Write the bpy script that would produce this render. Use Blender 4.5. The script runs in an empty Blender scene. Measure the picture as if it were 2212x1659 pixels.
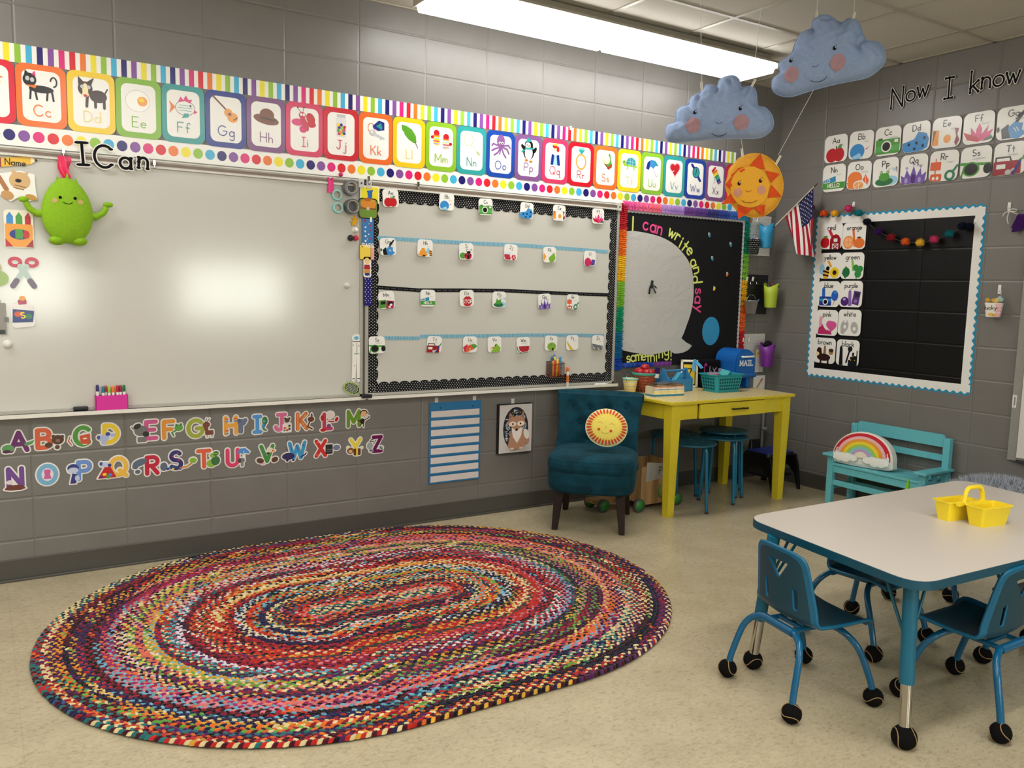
import bpy, math, random
from mathutils import Vector, Matrix
from mathutils.geometry import delaunay_2d_cdt
random.seed(7)
PI = math.pi
D = bpy.data
scn = bpy.context.scene
col_main = scn.collection

# ------------------------------------------------------------ camera
CAM = Vector((-5.2220, -4.4740, 1.4331)); YAW, PITCH, ROLL, FPX = 1.00378, -0.114685, 0.024234, 1811.82
_f = Vector((math.cos(YAW)*math.cos(PITCH), math.sin(YAW)*math.cos(PITCH), math.sin(PITCH)))
_r = Vector((math.sin(YAW), -math.cos(YAW), 0)); _u = _r.cross(_f)
_R = _r*math.cos(ROLL)+_u*math.sin(ROLL); _U = -_r*math.sin(ROLL)+_u*math.cos(ROLL)
cd = D.cameras.new('camera'); cam = D.objects.new('camera', cd); col_main.objects.link(cam)
cd.sensor_width = 36; cd.lens = 36*FPX/2212; cd.clip_start = .05; cd.clip_end = 60
cam.matrix_world = Matrix(((_R.x, _U.x, -_f.x, CAM.x), (_R.y, _U.y, -_f.y, CAM.y), (_R.z, _U.z, -_f.z, CAM.z), (0, 0, 0, 1)))
scn.camera = cam
# measured spots of the photograph, taken onto the real planes of the room
def ray(px, py): return _f+_R*((px-1106)/FPX)-_U*((py-829.5)/FPX)
def on(axis, val, px, py):
    d = ray(px, py); return CAM+d*((val-CAM[axis])/d[axis])
def L(px, py, off=0): q = on(1, -off, px, py); return (q.x, q.z)      # left wall  -> x, z
def R(px, py, off=0): q = on(0, -off, px, py); return (-q.y, q.z)     # right wall -> -y, z
def F(px, py, z=0): q = on(2, z, px, py); return (q.x, q.y)           # level plane

# ------------------------------------------------------------ world, light, exposure
w = D.worlds.new('world'); scn.world = w; w.use_nodes = True
w.node_tree.nodes['Background'].inputs[0].default_value = (.75, .85, 1, 1)
w.node_tree.nodes['Background'].inputs[1].default_value = .35
scn.view_settings.view_transform = 'Standard'; scn.view_settings.look = 'None'
scn.view_settings.exposure = 0.80; scn.view_settings.gamma = 1; scn.view_settings.use_curve_mapping = False
scn.cycles.use_denoising = True
scn.cycles.max_bounces = 8; scn.cycles.diffuse_bounces = 4; scn.cycles.glossy_bounces = 3
scn.cycles.transmission_bounces = 4; scn.cycles.transparent_max_bounces = 8
scn.cycles.sample_clamp_indirect = 6; scn.cycles.blur_glossy = 1
scn.cycles.caustics_reflective = False; scn.cycles.caustics_refractive = False
LAMP = 9.4      # ceiling lens radiance
DAY = 6.5       # daylight panes

# ------------------------------------------------------------ materials
def lin(h):
    h = h.lstrip('#'); c = [int(h[i:i+2], 16)/255 for i in (0, 2, 4)]
    return [x/12.92 if x <= .04045 else ((x+.055)/1.055)**2.4 for x in c]+[1]
MC = {}
def mat(key):
    """'#rrggbb' or '#rrggbb/kind' where kind is a finish"""
    if key in MC: return MC[key]
    hx, _, kind = key.partition('/')
    m = D.materials.new('paint_'+hx.strip('#')+('_'+kind if kind else '')); m.use_nodes = True
    nt = m.node_tree; b = nt.nodes['Principled BSDF']; c = lin(hx)
    b.inputs['Base Color'].default_value = c
    I = b.inputs
    rough, spec, bump, var, scale = .55, .4, 0, 0, 60
    if kind == 'lam': rough, spec = .22, .5
    elif kind == 'paper': rough, spec = .85, .2
    elif kind == 'gloss': rough, spec = .2, .5
    elif kind == 'plastic': rough, spec, bump, scale = .38, .45, .02, 300
    elif kind == 'shell': rough, spec, bump, scale, var = .42, .45, .06, 400, .08
    elif kind == 'metal': I['Metallic'].default_value = 1; rough = .3
    elif kind == 'chrome': I['Metallic'].default_value = 1; rough = .12
    elif kind == 'felt': rough, spec, bump, scale, var = .95, .1, .5, 500, .15
    elif kind == 'velvet':
        rough, spec, bump, scale, var = .8, .15, .12, 13, .3; I['Sheen Weight'].default_value = .3; I['Sheen Roughness'].default_value = .4
        I['Sheen Tint'].default_value = [min(1, x*2+.1) for x in c[:3]]+[1]
    elif kind == 'plush':
        rough, spec, bump, scale, var = .85, .15, .12, 90, .05; I['Sheen Weight'].default_value = .25; I['Sheen Roughness'].default_value = .45
        I['Sheen Tint'].default_value = [min(1, x*1.5+.1) for x in c[:3]]+[1]
    elif kind == 'wood': rough, spec, bump, scale, var = .5, .35, .1, 14, .35
    elif kind == 'paint': rough, spec, bump, scale, var = .38, .45, .08, 120, .05
    elif kind == 'brushed': I['Metallic'].default_value = .55; rough = .38
    elif kind == 'clear': I['Transmission Weight'].default_value = .85; rough = .08
    I['Roughness'].default_value = rough; I['Specular IOR Level'].default_value = spec
    if bump or var:
        tc = nt.nodes.new('ShaderNodeTexCoord'); n = nt.nodes.new('ShaderNodeTexNoise'); n.inputs['Scale'].default_value = scale
        n.inputs['Detail'].default_value = 4
        nt.links.new(tc.outputs['Object'], n.inputs['Vector'])
        if kind == 'wood':
            mp = nt.nodes.new('ShaderNodeMapping'); mp.inputs['Scale'].default_value = (1, 1, .12)
            nt.links.new(tc.outputs['Object'], mp.inputs[0]); nt.links.new(mp.outputs[0], n.inputs['Vector'])
        if bump:
            bp = nt.nodes.new('ShaderNodeBump'); bp.inputs['Strength'].default_value = bump; bp.inputs['Distance'].default_value = .004
            nt.links.new(n.outputs[0], bp.inputs['Height']); nt.links.new(bp.outputs[0], I['Normal'])
        if var:
            mx = nt.nodes.new('ShaderNodeMix'); mx.data_type = 'RGBA'
            mx.inputs[6].default_value = [x*(1-var) for x in c[:3]]+[1]; mx.inputs[7].default_value = [min(1, x*(1+var)) for x in c[:3]]+[1]
            mr = nt.nodes.new('ShaderNodeMapRange'); mr.inputs[1].default_value = .35; mr.inputs[2].default_value = .65
            nt.links.new(n.outputs[0], mr.inputs[0]); nt.links.new(mr.outputs[0], mx.inputs[0]); nt.links.new(mx.outputs[2], I['Base Color'])
    MC[key] = m; return m
PAL = dict(r='#c4202a', o='#e8762c', y='#f5d327', g='#4f9c3c', G='#1f6e3c', b='#3b8fd2', B='#20308a', t='#2d9c9a', p='#7b5aa8', P='#4a1f78',
           k='#131316', w='#f3f1ec', n='#7a4526', N='#38201a', m='#d93a7c', l='#c6c7ca', a='#85868c', s='#efc59c', c='#f4e2ac', L='#9bd0ec',
           q='#9cc63c', v='#b39bd2', d='#8c1c34', R='#e02a30', O='#f0a03c', S='#5a6a80', T='#7cc6c0', e='#b5b0a4')
def C(c, kind=None):
    if c.startswith('#'): k = c
    else: k = PAL[c]
    if kind and '/' not in k: k += '/'+kind
    return k

# ------------------------------------------------------------ mesh builder
def earc(cx, cy, rx, ry, a0, a1, n=None):
    n = n or max(4, int(abs(a1-a0)/18))
    return [(cx+rx*math.cos(math.radians(a0+(a1-a0)*i/n)), cy+ry*math.sin(math.radians(a0+(a1-a0)*i/n))) for i in range(n+1)]
def rrect(x0, y0, x1, y1, r, n=5):
    r = min(r, abs(x1-x0)/2-1e-6, abs(y1-y0)/2-1e-6)
    if r <= 1e-5: return [(x0, y0), (x1, y0), (x1, y1), (x0, y1)]
    p = []
    for cx, cy, a in ((x1-r, y0+r, -90), (x1-r, y1-r, 0), (x0+r, y1-r, 90), (x0+r, y0+r, 180)):
        p += earc(cx, cy, r, r, a, a+90, n)
    return p
class MB:
    def __init__(s): s.v = []; s.f = []; s.m = []; s.s = []; s.keys = []
    def k(s, c):
        if c not in s.keys: s.keys.append(c)
        return s.keys.index(c)
    def add(s, vs, fs, c, sm=False):
        b = len(s.v); i = s.k(c); s.v += [tuple(v) for v in vs]
        for f in fs: s.f.append([b+j for j in f]); s.m.append(i); s.s.append(sm)
        return b
    def bx(s, x0, x1, y0, y1, z0, z1, c):
        s.add([(x0, y0, z0), (x1, y0, z0), (x1, y1, z0), (x0, y1, z0), (x0, y0, z1), (x1, y0, z1), (x1, y1, z1), (x0, y1, z1)],
              [(0, 3, 2, 1), (4, 5, 6, 7), (0, 1, 5, 4), (1, 2, 6, 5), (2, 3, 7, 6), (3, 0, 4, 7)], c)
    def frus(s, bot, z0, top, z1, c, sm=False, caps=True):     # two xy polygons with equal counts
        n = len(bot); vs = [(x, y, z0) for x, y in bot]+[(x, y, z1) for x, y in top]
        s.add(vs, [(i, (i+1) % n, n+(i+1) % n, n+i) for i in range(n)], c, sm)
        if caps: s.add(vs, [tuple(range(n))[::-1], tuple(range(n, 2*n))], c)
    def slab(s, poly, n0, n1, c, c2=None):                      # polygon in x,z facing -y, from depth n0 to n1
        n = len(poly); vs = [(x, -n0, z) for x, z in poly]+[(x, -n1, z) for x, z in poly]
        s.add(vs, [(i, (i+1) % n, n+(i+1) % n, n+i) for i in range(n)]+[tuple(range(n))[::-1]], c2 or c)
        s.add(vs, [tuple(range(n, 2*n))], c)
    def tube(s, pts, r, c, seg=10, closed=False, caps=True):
        P = [Vector(p) for p in pts]; n = len(P); rr = r if isinstance(r, (list, tuple)) else [r]*n
        T = []
        for i in range(n):
            a = P[(i-1) % n] if (closed or i > 0) else P[i]; b = P[(i+1) % n] if (closed or i < n-1) else P[i]
            T.append((b-a).normalized())
        up = Vector((0, 0, 1)) if abs(T[0].z) < .9 else Vector((1, 0, 0))
        nv = (up-T[0]*up.dot(T[0])).normalized(); vs = []
        for i in range(n):
            nv = (nv-T[i]*nv.dot(T[i])).normalized(); bv = T[i].cross(nv)
            for j in range(seg):
                a = 2*PI*j/seg; vs.append(P[i]+(nv*math.cos(a)+bv*math.sin(a))*rr[i])
        fs = []
        for i in range(n if closed else n-1):
            a = i*seg; b = ((i+1) % n)*seg
            fs += [(a+j, a+(j+1) % seg, b+(j+1) % seg, b+j) for j in range(seg)]
        s.add(vs, fs, c, True)
        if caps and not closed:
            s.add(vs[:seg], [tuple(range(seg))[::-1]], c); s.add(vs[-seg:], [tuple(range(seg))], c)
    def lathe(s, prof, c, ctr=(0, 0, 0), seg=24, sm=True, caps=False):
        vs = []; n = len(prof)
        for r, z in prof:
            for j in range(seg):
                a = 2*PI*j/seg; vs.append((ctr[0]+r*math.cos(a), ctr[1]+r*math.sin(a), ctr[2]+z))
        fs = [(i*seg+j, i*seg+(j+1) % seg, (i+1)*seg+(j+1) % seg, (i+1)*seg+j) for i in range(n-1) for j in range(seg)]
        s.add(vs, fs, c, sm)
        if caps: s.add(vs[:seg], [tuple(range(seg))[::-1]], c); s.add(vs[-seg:], [tuple(range(seg))], c)
    def ell(s, ctr, rad, c, seg=16, rings=10, M=None, fn=None):
        if not isinstance(rad, (tuple, list)): rad = (rad,)*3
        vs = []
        for i in range(rings+1):
            t = PI*i/rings
            for j in range(seg):
                a = 2*PI*j/seg; q = Vector((math.sin(t)*math.cos(a)*rad[0], math.sin(t)*math.sin(a)*rad[1], math.cos(t)*rad[2]))
                if fn: q = fn(q)
                if M: q = M @ q
                vs.append(q+Vector(ctr))
        s.add(vs, [(i*seg+j, (i+1)*seg+j, (i+1)*seg+(j+1) % seg, i*seg+(j+1) % seg) for i in range(rings) for j in range(seg)], c, True)
    def grid(s, fn, nu, nv, c, sm=True, cf=None):
        vs = [fn(i/nu, j/nv) for j in range(nv+1) for i in range(nu+1)]
        b = len(s.v); s.v += [tuple(v) for v in vs]
        for j in range(nv):
            for i in range(nu):
                a = b+j*(nu+1)+i; s.f.append([a, a+1, a+nu+2, a+nu+1]); s.m.append(s.k(cf(i/nu, j/nv) if cf else c)); s.s.append(sm)
    def xf(s, M, start=0):
        for i in range(start, len(s.v)): s.v[i] = tuple(M @ Vector(s.v[i]))
    def build(s, name, parent=None, loc=None, rz=0, bev=0, bseg=2, mods=None, rot=None):
        me = D.meshes.new(name); me.from_pydata(s.v, [], s.f)
        for k in s.keys: me.materials.append(mat(k) if isinstance(k, str) else k)
        me.polygons.foreach_set('material_index', s.m); me.polygons.foreach_set('use_smooth', s.s); me.update()
        o = D.objects.new(name, me); col_main.objects.link(o)
        if parent: o.parent = parent
        if loc is not None: o.location = loc
        o.rotation_euler = rot if rot else (0, 0, rz)
        if bev:
            m = o.modifiers.new('bevel', 'BEVEL'); m.width = bev; m.segments = bseg; m.limit_method = 'ANGLE'; m.angle_limit = .6; m.harden_normals = False
        return o
def tag(o, label, cat, group=None):
    o['label'] = label; o['category'] = cat
    if group: o['group'] = group
    return o
def thing(name, label, cat, loc=(0, 0, 0), rz=0, group=None, rot=None):
    o = D.objects.new(name, None); col_main.objects.link(o); o.location = loc; o.rotation_euler = rot if rot else (0, 0, rz)
    o.empty_display_size = .05
    return tag(o, label, cat, group)
def struct(o): o['kind'] = 'structure'; return o
def kids(o): return [c for c in D.objects if c.parent == o]
def dup(o, loc=None, rz=None, label=None, group=None, parent=None):
    c = o.copy(); col_main.objects.link(c); c.parent = parent
    if loc is not None: c.location = loc
    if rz is not None: c.rotation_euler = (0, 0, rz)
    if label: c['label'] = label
    if group: c['group'] = group
    for ch in kids(o): dup(ch, parent=c)
    return c
RZR = -PI/2     # things on the right wall

# ------------------------------------------------------------ stroke lettering
GL = {
'A': "0,0 .4,1 .8,0;.15,.35 .65,.35", 'B': "0,0 0,1;0,1 .3,1 @.33,.76,.26,.24,90,-90 0,.52;.3,.52 @.35,.26,.3,.26,90,-90 0,0",
'C': "@.42,.5,.42,.5,45,315", 'D': "0,0 0,1;0,1 .15,1 @.2,.5,.5,.5,90,-90 0,0", 'E': "0,0 0,1;0,1 .55,1;0,.52 .45,.52;0,0 .55,0",
'F': "0,0 0,1;0,1 .55,1;0,.52 .45,.52", 'G': "@.45,.5,.45,.5,45,350 .9,.48;.5,.48 .9,.48", 'H': "0,0 0,1;.65,0 .65,1;0,.5 .65,.5",
'I': "0,0 .4,0;.2,0 .2,1;0,1 .4,1", 'J': ".15,1 .65,1;.42,1 .42,.25 @.21,.24,.21,.24,0,-170", 'K': "0,0 0,1;.58,1 0,.42;.2,.56 .62,0",
'L': "0,1 0,0;0,0 .5,0", 'M': "0,0 0,1 .4,.25 .8,1 .8,0", 'N': "0,0 0,1 .65,0 .65,1", 'O': "@.43,.5,.43,.5,90,450",
'P': "0,0 0,1;0,1 .3,1 @.33,.74,.28,.26,90,-90 0,.48", 'Q': "@.43,.5,.43,.5,90,450;.5,.28 .85,-.06", 'R': "0,0 0,1;0,1 .3,1 @.33,.74,.28,.26,90,-90 0,.48;.25,.48 .6,0",
'S': "@.3,.75,.27,.25,35,270 @.3,.25,.3,.25,90,-150", 'T': "0,1 .7,1;.35,1 .35,0", 'U': "0,1 0,.3 @.32,.3,.32,.3,180,360 .64,1",
'V': "0,1 .38,0 .76,1", 'W': "0,1 .27,0 .52,.8 .77,0 1.04,1", 'X': "0,0 .65,1;0,1 .65,0", 'Y': "0,1 .35,.5 .7,1;.35,.5 .35,0", 'Z': "0,1 .6,1 0,0 .6,0",
'a': "@.24,.25,.24,.25,0,360;.48,.5 .48,0", 'b': "0,1 0,0;@.24,.25,.24,.25,180,540", 'c': "@.24,.25,.24,.25,45,315", 'd': "@.24,.25,.24,.25,0,360;.48,1 .48,0",
'e': "0,.27 .47,.27 @.24,.25,.24,.25,5,310", 'f': "@.28,.84,.14,.16,20,180 .14,0;0,.5 .34,.5", 'g': "@.24,.25,.24,.25,0,360;.48,.5 .48,-.2 @.25,-.2,.23,.22,0,-150",
'h': "0,1 0,0;0,.28 @.2,.28,.2,.22,180,0 .4,0", 'i': "0,.5 0,0;0,.68 0,.73", 'j': ".2,.5 .2,-.25 @.05,-.25,.15,.16,0,-150;.2,.68 .2,.73",
'k': "0,1 0,0;.36,.52 0,.2;.12,.3 .4,0", 'l': "0,1 0,0", 'm': "0,.5 0,0;0,.3 @.15,.3,.15,.2,180,0 .3,0;.3,.3 @.45,.3,.15,.2,180,0 .6,0",
'n': "0,.5 0,0;0,.28 @.2,.28,.2,.22,180,0 .4,0", 'o': "@.25,.25,.25,.25,90,450", 'p': "0,.5 0,-.4;@.24,.25,.24,.25,180,540", 'q': "@.24,.25,.24,.25,0,360;.48,.5 .48,-.4 .6,-.3",
'r': "0,.5 0,0;0,.28 @.2,.28,.2,.22,180,50", 's': "@.18,.38,.16,.12,40,270 @.18,.13,.18,.13,90,-150", 't': ".15,.85 .15,0;0,.5 .32,.5",
'u': "0,.5 0,.2 @.2,.2,.2,.2,180,360 .4,.5;.4,.5 .4,0", 'v': "0,.5 .2,0 .4,.5", 'w': "0,.5 .16,0 .3,.42 .44,0 .6,.5", 'x': "0,0 .38,.5;0,.5 .38,0",
'y': "0,.5 .22,.02;.44,.5 .08,-.4", 'z': "0,.5 .38,.5 0,0 .38,0", '!': "0,1 0,.32;0,.06 0,.0", ' ': "", '7': "0,1 .55,1 .2,0"}
def glyph(ch):
    out = []
    for st in GL[ch].split(';'):
        pts = []
        for tk in st.split():
            if tk[0] == '@': pts += earc(*[float(x) for x in tk[1:].split(',')])
            else: pts.append(tuple(float(x) for x in tk.split(',')))
        if pts: out.append(pts)
    return out
def gw(ch): return max([p[0] for st in glyph(ch) for p in st] or [.3])

class Art(MB):
    """flat or surface-following pictures in x (right), z (up), facing -y"""
    def __init__(s, sc=1, ox=0, oz=0, n0=.001, kind='lam', hf=None, dn=.00018, rot=0):
        super().__init__(); s.sc = sc; s.ox = ox; s.oz = oz; s.n = n0; s.kind = kind; s.hf = hf; s.dn = dn; s.grow = 0; s.only = None; s.rot = rot
    def pt(s, x, z):
        x, z = x*s.sc, z*s.sc
        if s.rot: c, q = math.cos(s.rot), math.sin(s.rot); x, z = x*c-z*q, x*q+z*c
        x += s.ox; z += s.oz
        return (x, -(s.n+(s.hf(x, z) if s.hf else 0)), z)
    def cc(s, c): return C(s.only or c, s.kind)
    def p(s, pts, c, step=True):
        if s.hf:
            cx = sum(p[0] for p in pts)/len(pts); cz = sum(p[1] for p in pts)/len(pts)
            B = []
            for i in range(len(pts)):
                a, b = pts[i], pts[(i+1) % len(pts)]; k = max(1, int(math.dist(a, b)*s.sc/.012))
                B += [(a[0]+(b[0]-a[0])*j/k, a[1]+(b[1]-a[1])*j/k) for j in range(k)]
            n = len(B); K = 5; vs = [s.pt(cx+(x-cx)*r/K, cz+(z-cz)*r/K) for r in range(K, 0, -1) for x, z in B]+[s.pt(cx, cz)]
            fs = [(r*n+i, r*n+(i+1) % n, (r+1)*n+(i+1) % n, (r+1)*n+i) for r in range(K-1) for i in range(n)]+[((K-1)*n+i, (K-1)*n+(i+1) % n, K*n) for i in range(n)]
            s.add(vs, fs, s.cc(c), True)
        else: s.add([s.pt(*q) for q in pts], [tuple(range(len(pts)))], s.cc(c))
        if step: s.n += s.dn
    def e(s, cx, cz, rx, rz, c, rot=0, step=True):
        rx += s.grow; rz += s.grow; q = math.radians(rot); n = 20 if max(rx, rz)*s.sc > .006 else 10
        s.p([(cx+rx*math.cos(t)*math.cos(q)-rz*math.sin(t)*math.sin(q), cz+rx*math.cos(t)*math.sin(q)+rz*math.sin(t)*math.cos(q))
             for t in [2*PI*i/n for i in range(n)]], c, step)
    def st(s, pts, wd, c, step=True, cap=True):
        """one ribbon with mitred bends and round ends; sharp bends start a new ribbon a hair higher"""
        wd += 2*s.grow; h = wd/2; P_ = [pts[0]]
        for q in pts[1:]:
            if math.dist(q, P_[-1]) > 1e-6:
                k = max(1, int(math.dist(q, P_[-1])*s.sc/.012)) if s.hf else 1; a = P_[-1]
                P_ += [(a[0]+(q[0]-a[0])*j/k, a[1]+(q[1]-a[1])*j/k) for j in range(1, k+1)]
        runs = [[P_[0]]]
        for i in range(1, len(P_)):
            runs[-1].append(P_[i])
            if i < len(P_)-1:
                a, b, d = P_[i-1], P_[i], P_[i+1]
                u = ((b[0]-a[0])/math.dist(a, b), (b[1]-a[1])/math.dist(a, b)); v = ((d[0]-b[0])/math.dist(d, b), (d[1]-b[1])/math.dist(d, b))
                if u[0]*v[0]+u[1]*v[1] < .2: runs.append([b])
        closed = len(P_) > 8 and math.dist(P_[0], P_[-1]) < 1e-5
        for r in runs:
            if len(r) < 2:
                continue
            n = len(r); vs = []; un = []
            for a, b in zip(r, r[1:]): l = math.dist(a, b); un.append(((b[0]-a[0])/l, (b[1]-a[1])/l))
            for i in range(n):
                u = un[max(0, i-1)]; v = un[min(n-2, i)]
                if closed and len(runs) == 1 and i in (0, n-1): u, v = un[-1], un[0]
                m = (-(u[1]+v[1]), u[0]+v[0]); ml = math.hypot(*m) or 1; m = (m[0]/ml, m[1]/ml); k = h/max(.6, m[0]*-v[1]+m[1]*v[0])
                vs.append(s.pt(r[i][0]-m[0]*k, r[i][1]-m[1]*k)); vs.append(s.pt(r[i][0]+m[0]*k, r[i][1]+m[1]*k))
            fs = [(2*i, 2*i+2, 2*i+3, 2*i+1) for i in range(n-1)]; b0 = len(vs)
            if wd*s.sc > .0018 and not (closed and len(runs) == 1):
                for e_, sg, u in ((0, -1, un[0]), (n-1, 1, un[-1])):
                    cs = len(vs)
                    for t in range(1, 6):
                        a = -PI/2+PI*t/6; cx, sx_ = math.cos(a)*h*sg, math.sin(a)*h*sg
                        vs.append(s.pt(r[e_][0]+u[0]*cx-u[1]*sx_, r[e_][1]+u[1]*cx+u[0]*sx_))
                    fs.append((2*e_+(0 if sg > 0 else 1),)+tuple(range(cs, cs+5))+(2*e_+(1 if sg > 0 else 0),))
            s.add(vs, fs, s.cc(c)); s.n += .00004
        if step: s.n += s.dn
    def txt(s, t, x, z, h, wd, c, center=True, sp=.22, serif=0, ball=0, lift=True):
        W = sum(gw(ch)+sp for ch in t)-sp; X = x-W*h/2 if center else x
        for ch in t:
            for stt in glyph(ch):
                P_ = [(X+a*h, z+b*h) for a, b in stt]; s.st(P_, wd, c, step=False)
                if serif and math.dist(P_[0], P_[-1]) > .1*h:
                    for q in (P_[0], P_[-1]): s.st([(q[0]-serif*h, q[1]), (q[0]+serif*h, q[1])], wd*.8, c, step=False)
                if ball and math.dist(P_[0], P_[-1]) > .1*h:
                    for q in (P_[0], P_[-1]): s.e(q[0], q[1], ball*h, ball*h, c, step=False)
            X += (gw(ch)+sp)*h
        if lift: s.n += s.dn
    def dsl(s, spec, u=.01):
        for cmd in spec.split(';'):
            t = cmd.split()
            if not t: continue
            k = t[0]
            if k == 'e': s.e(float(t[1])*u, float(t[2])*u, float(t[3])*u, float(t[4])*u, t[5], float(t[6]) if len(t) > 6 else 0)
            elif k == 'p':
                if not (s.grow): s.p([tuple(float(q)*u for q in x.split(',')) for x in t[2:]], t[1])
                else:
                    P_ = [tuple(float(q)*u for q in x.split(',')) for x in t[2:]]; s.st(P_+[P_[0]], 0, t[1])
                    g = s.grow; s.grow = 0; s.p(P_, t[1]); s.grow = g
            elif k == 's': s.st([tuple(float(q)*u for q in x.split(',')) for x in t[3:]], float(t[1])*u, t[2])
            elif k == 'a': s.st(earc(*[float(q)*u if i < 4 else float(q) for i, q in enumerate(t[3:9])]), float(t[1])*u, t[2])
            elif k == 'r':
                g = s.grow; x0, z0, x1, z1 = [float(q)*u for q in t[1:5]]; s.p(rrect(x0-g, z0-g, x1+g, z1+g, (float(t[6])*u if len(t) > 6 else 0)+g, 4), t[5])
            elif k == 't': s.txt(t[1], float(t[2])*u, float(t[3])*u, float(t[4])*u, float(t[5])*u, t[6])
# ------------------------------------------------------------ room shell
def nodes(name):
    m = D.materials.new(name); m.use_nodes = True; nt = m.node_tree
    def N(t, **kw):
        n = nt.nodes.new(t)
        for k, v in kw.items():
            if k.startswith('i'): n.inputs[int(k[1:])].default_value = v
            else: setattr(n, k, v)
        return n
    def M(op, a, b=None, c=None):
        n = N('ShaderNodeMath', operation=op)
        for i, x in enumerate((a, b, c)):
            if x is None: continue
            if isinstance(x, (int, float)): n.inputs[i].default_value = x
            else: nt.links.new(x, n.inputs[i])
        return n.outputs[0]
    return m, nt, nt.nodes['Principled BSDF'], N, M
def joint(M, coord, period, off, half):
    """0 in the joint, 1 on the block"""
    d = M('PINGPONG', M('SUBTRACT', coord, off), period/2)
    return M('SMOOTH_MIN', 1.0, M('MAXIMUM', M('DIVIDE', M('SUBTRACT', d, half*.35), half), 0), .25)
def block_material(name, axis, u0, z0, base, rough):
    m, nt, b, N, M = nodes(name)
    g = N('ShaderNodeNewGeometry'); sx = N('ShaderNodeSeparateXYZ'); nt.links.new(g.outputs['Position'], sx.inputs[0])
    ju = joint(M, sx.outputs[axis], .4064, u0, .005); jz = joint(M, sx.outputs[2], .2032, z0, .006)
    h = M('MINIMUM', ju, jz)
    n1 = N('ShaderNodeTexNoise'); n1.inputs['Scale'].default_value = 45; n1.inputs['Detail'].default_value = 5; nt.links.new(g.outputs['Position'], n1.inputs['Vector'])
    n2 = N('ShaderNodeTexNoise'); n2.inputs['Scale'].default_value = 6; nt.links.new(g.outputs['Position'], n2.inputs['Vector'])
    hh = M('ADD', M('MULTIPLY', h, 1.0), M('MULTIPLY', n1.outputs[0], .22))
    bp = N('ShaderNodeBump'); bp.inputs['Strength'].default_value = .55; bp.inputs['Distance'].default_value = .004
    nt.links.new(hh, bp.inputs['Height']); nt.links.new(bp.outputs[0], b.inputs['Normal'])
    mx = N('ShaderNodeMix', data_type='RGBA'); c = lin(base)
    mx.inputs[6].default_value = [x*.9 for x in c[:3]]+[1]; mx.inputs[7].default_value = [x*1.08 for x in c[:3]]+[1]
    nt.links.new(n2.outputs[0], mx.inputs[0]); nt.links.new(mx.outputs[2], b.inputs['Base Color'])
    b.inputs['Roughness'].default_value = rough; b.inputs['Specular IOR Level'].default_value = .5
    return m
GREY = '#787571'
wl = block_material('painted_block_left', 0, -.976, -.0125, GREY, .36)
wr = block_material('painted_block_right', 1, -.409, -.0823, GREY, .36)
pw = block_material('painted_block_rear', 0, 0, 0, '#b9b6ae', .5)
def slabobj(name, a, m):
    q = MB(); q.bx(*a, m); return struct(q.build(name))
CZ = 2.968; X0, Y0 = -8.6, -8.0
slabobj('wall_left', (X0-.2, .2, 0, .2, 0, 3.1), wl)
slabobj('wall_right', (0, .2, Y0-.2, 0, 0, 3.1), wr)
slabobj('wall_rear', (X0-.2, X0, Y0, 0, 0, 3.1), pw)
# back wall with two daylit windows
q = MB(); W_ = [(-5.15, -4.1), (-2.85, -1.3)]; wz0, wz1 = .85, 1.72; xs = X0-.2
for a, b_ in W_:
    q.bx(xs, a, Y0-.2, Y0, 0, 3.1, pw); q.bx(a, b_, Y0-.2, Y0, 0, wz0, pw); q.bx(a, b_, Y0-.2, Y0, wz1, 3.1, pw); xs = b_
q.bx(xs, .2, Y0-.2, Y0, 0, 3.1, pw); struct(q.build('wall_back'))
dm, nt, b_, N, M = nodes('daylit_frosted_pane'); b_.inputs['Base Color'].default_value = (.8, .8, .8, 1)
b_.inputs['Emission Color'].default_value = (.93, 1, .9, 1); b_.inputs['Emission Strength'].default_value = DAY
for i, (a, b2) in enumerate(W_):
    fr = MB(); mid = (a+b2)/2
    for x0, x1, z0, z1 in ((a, a+.05, wz0, wz1), (b2-.05, b2, wz0, wz1), (mid-.02, mid+.02, wz0, wz1), (a, b2, wz0, wz0+.05), (a, b2, wz1-.05, wz1)):
        fr.bx(x0, x1, Y0-.12, Y0-.04, z0, z1, '#e8e6e0/paint')
    o = struct(fr.build('window_%d' % (i+1)))
    pn = MB(); pn.bx(a+.01, b2-.01, Y0-.1, Y0-.09, wz0+.01, wz1-.01, dm); pn.build('pane', parent=o)

# floor: waxed vinyl tiles
m, nt, b, N, M = nodes('waxed_vinyl_tile'); g = N('ShaderNodeNewGeometry'); sx = N('ShaderNodeSeparateXYZ'); nt.links.new(g.outputs['Position'], sx.inputs[0])
j = M('MINIMUM', joint(M, sx.outputs[0], .3048, .02, .0016), joint(M, sx.outputs[1], .3048, .08, .0016))
n1 = N('ShaderNodeTexNoise'); n1.inputs['Scale'].default_value = 90; n1.inputs['Detail'].default_value = 3; n1.inputs['Distortion'].default_value = 1.2
mp = N('ShaderNodeMapping'); mp.inputs['Scale'].default_value = (.5, 1, 1); mp.inputs['Rotation'].default_value = (0, 0, .6)
nt.links.new(g.outputs['Position'], mp.inputs[0]); nt.links.new(mp.outputs[0], n1.inputs['Vector'])
n2 = N('ShaderNodeTexNoise'); n2.inputs['Scale'].default_value = 5; n2.inputs['Detail'].default_value = 4; nt.links.new(g.outputs['Position'], n2.inputs['Vector'])
cr = N('ShaderNodeValToRGB'); e = cr.color_ramp.elements; e[0].position = .30; e[0].color = lin('#aa9d80'); e[1].position = .46; e[1].color = lin('#beb193')
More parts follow.
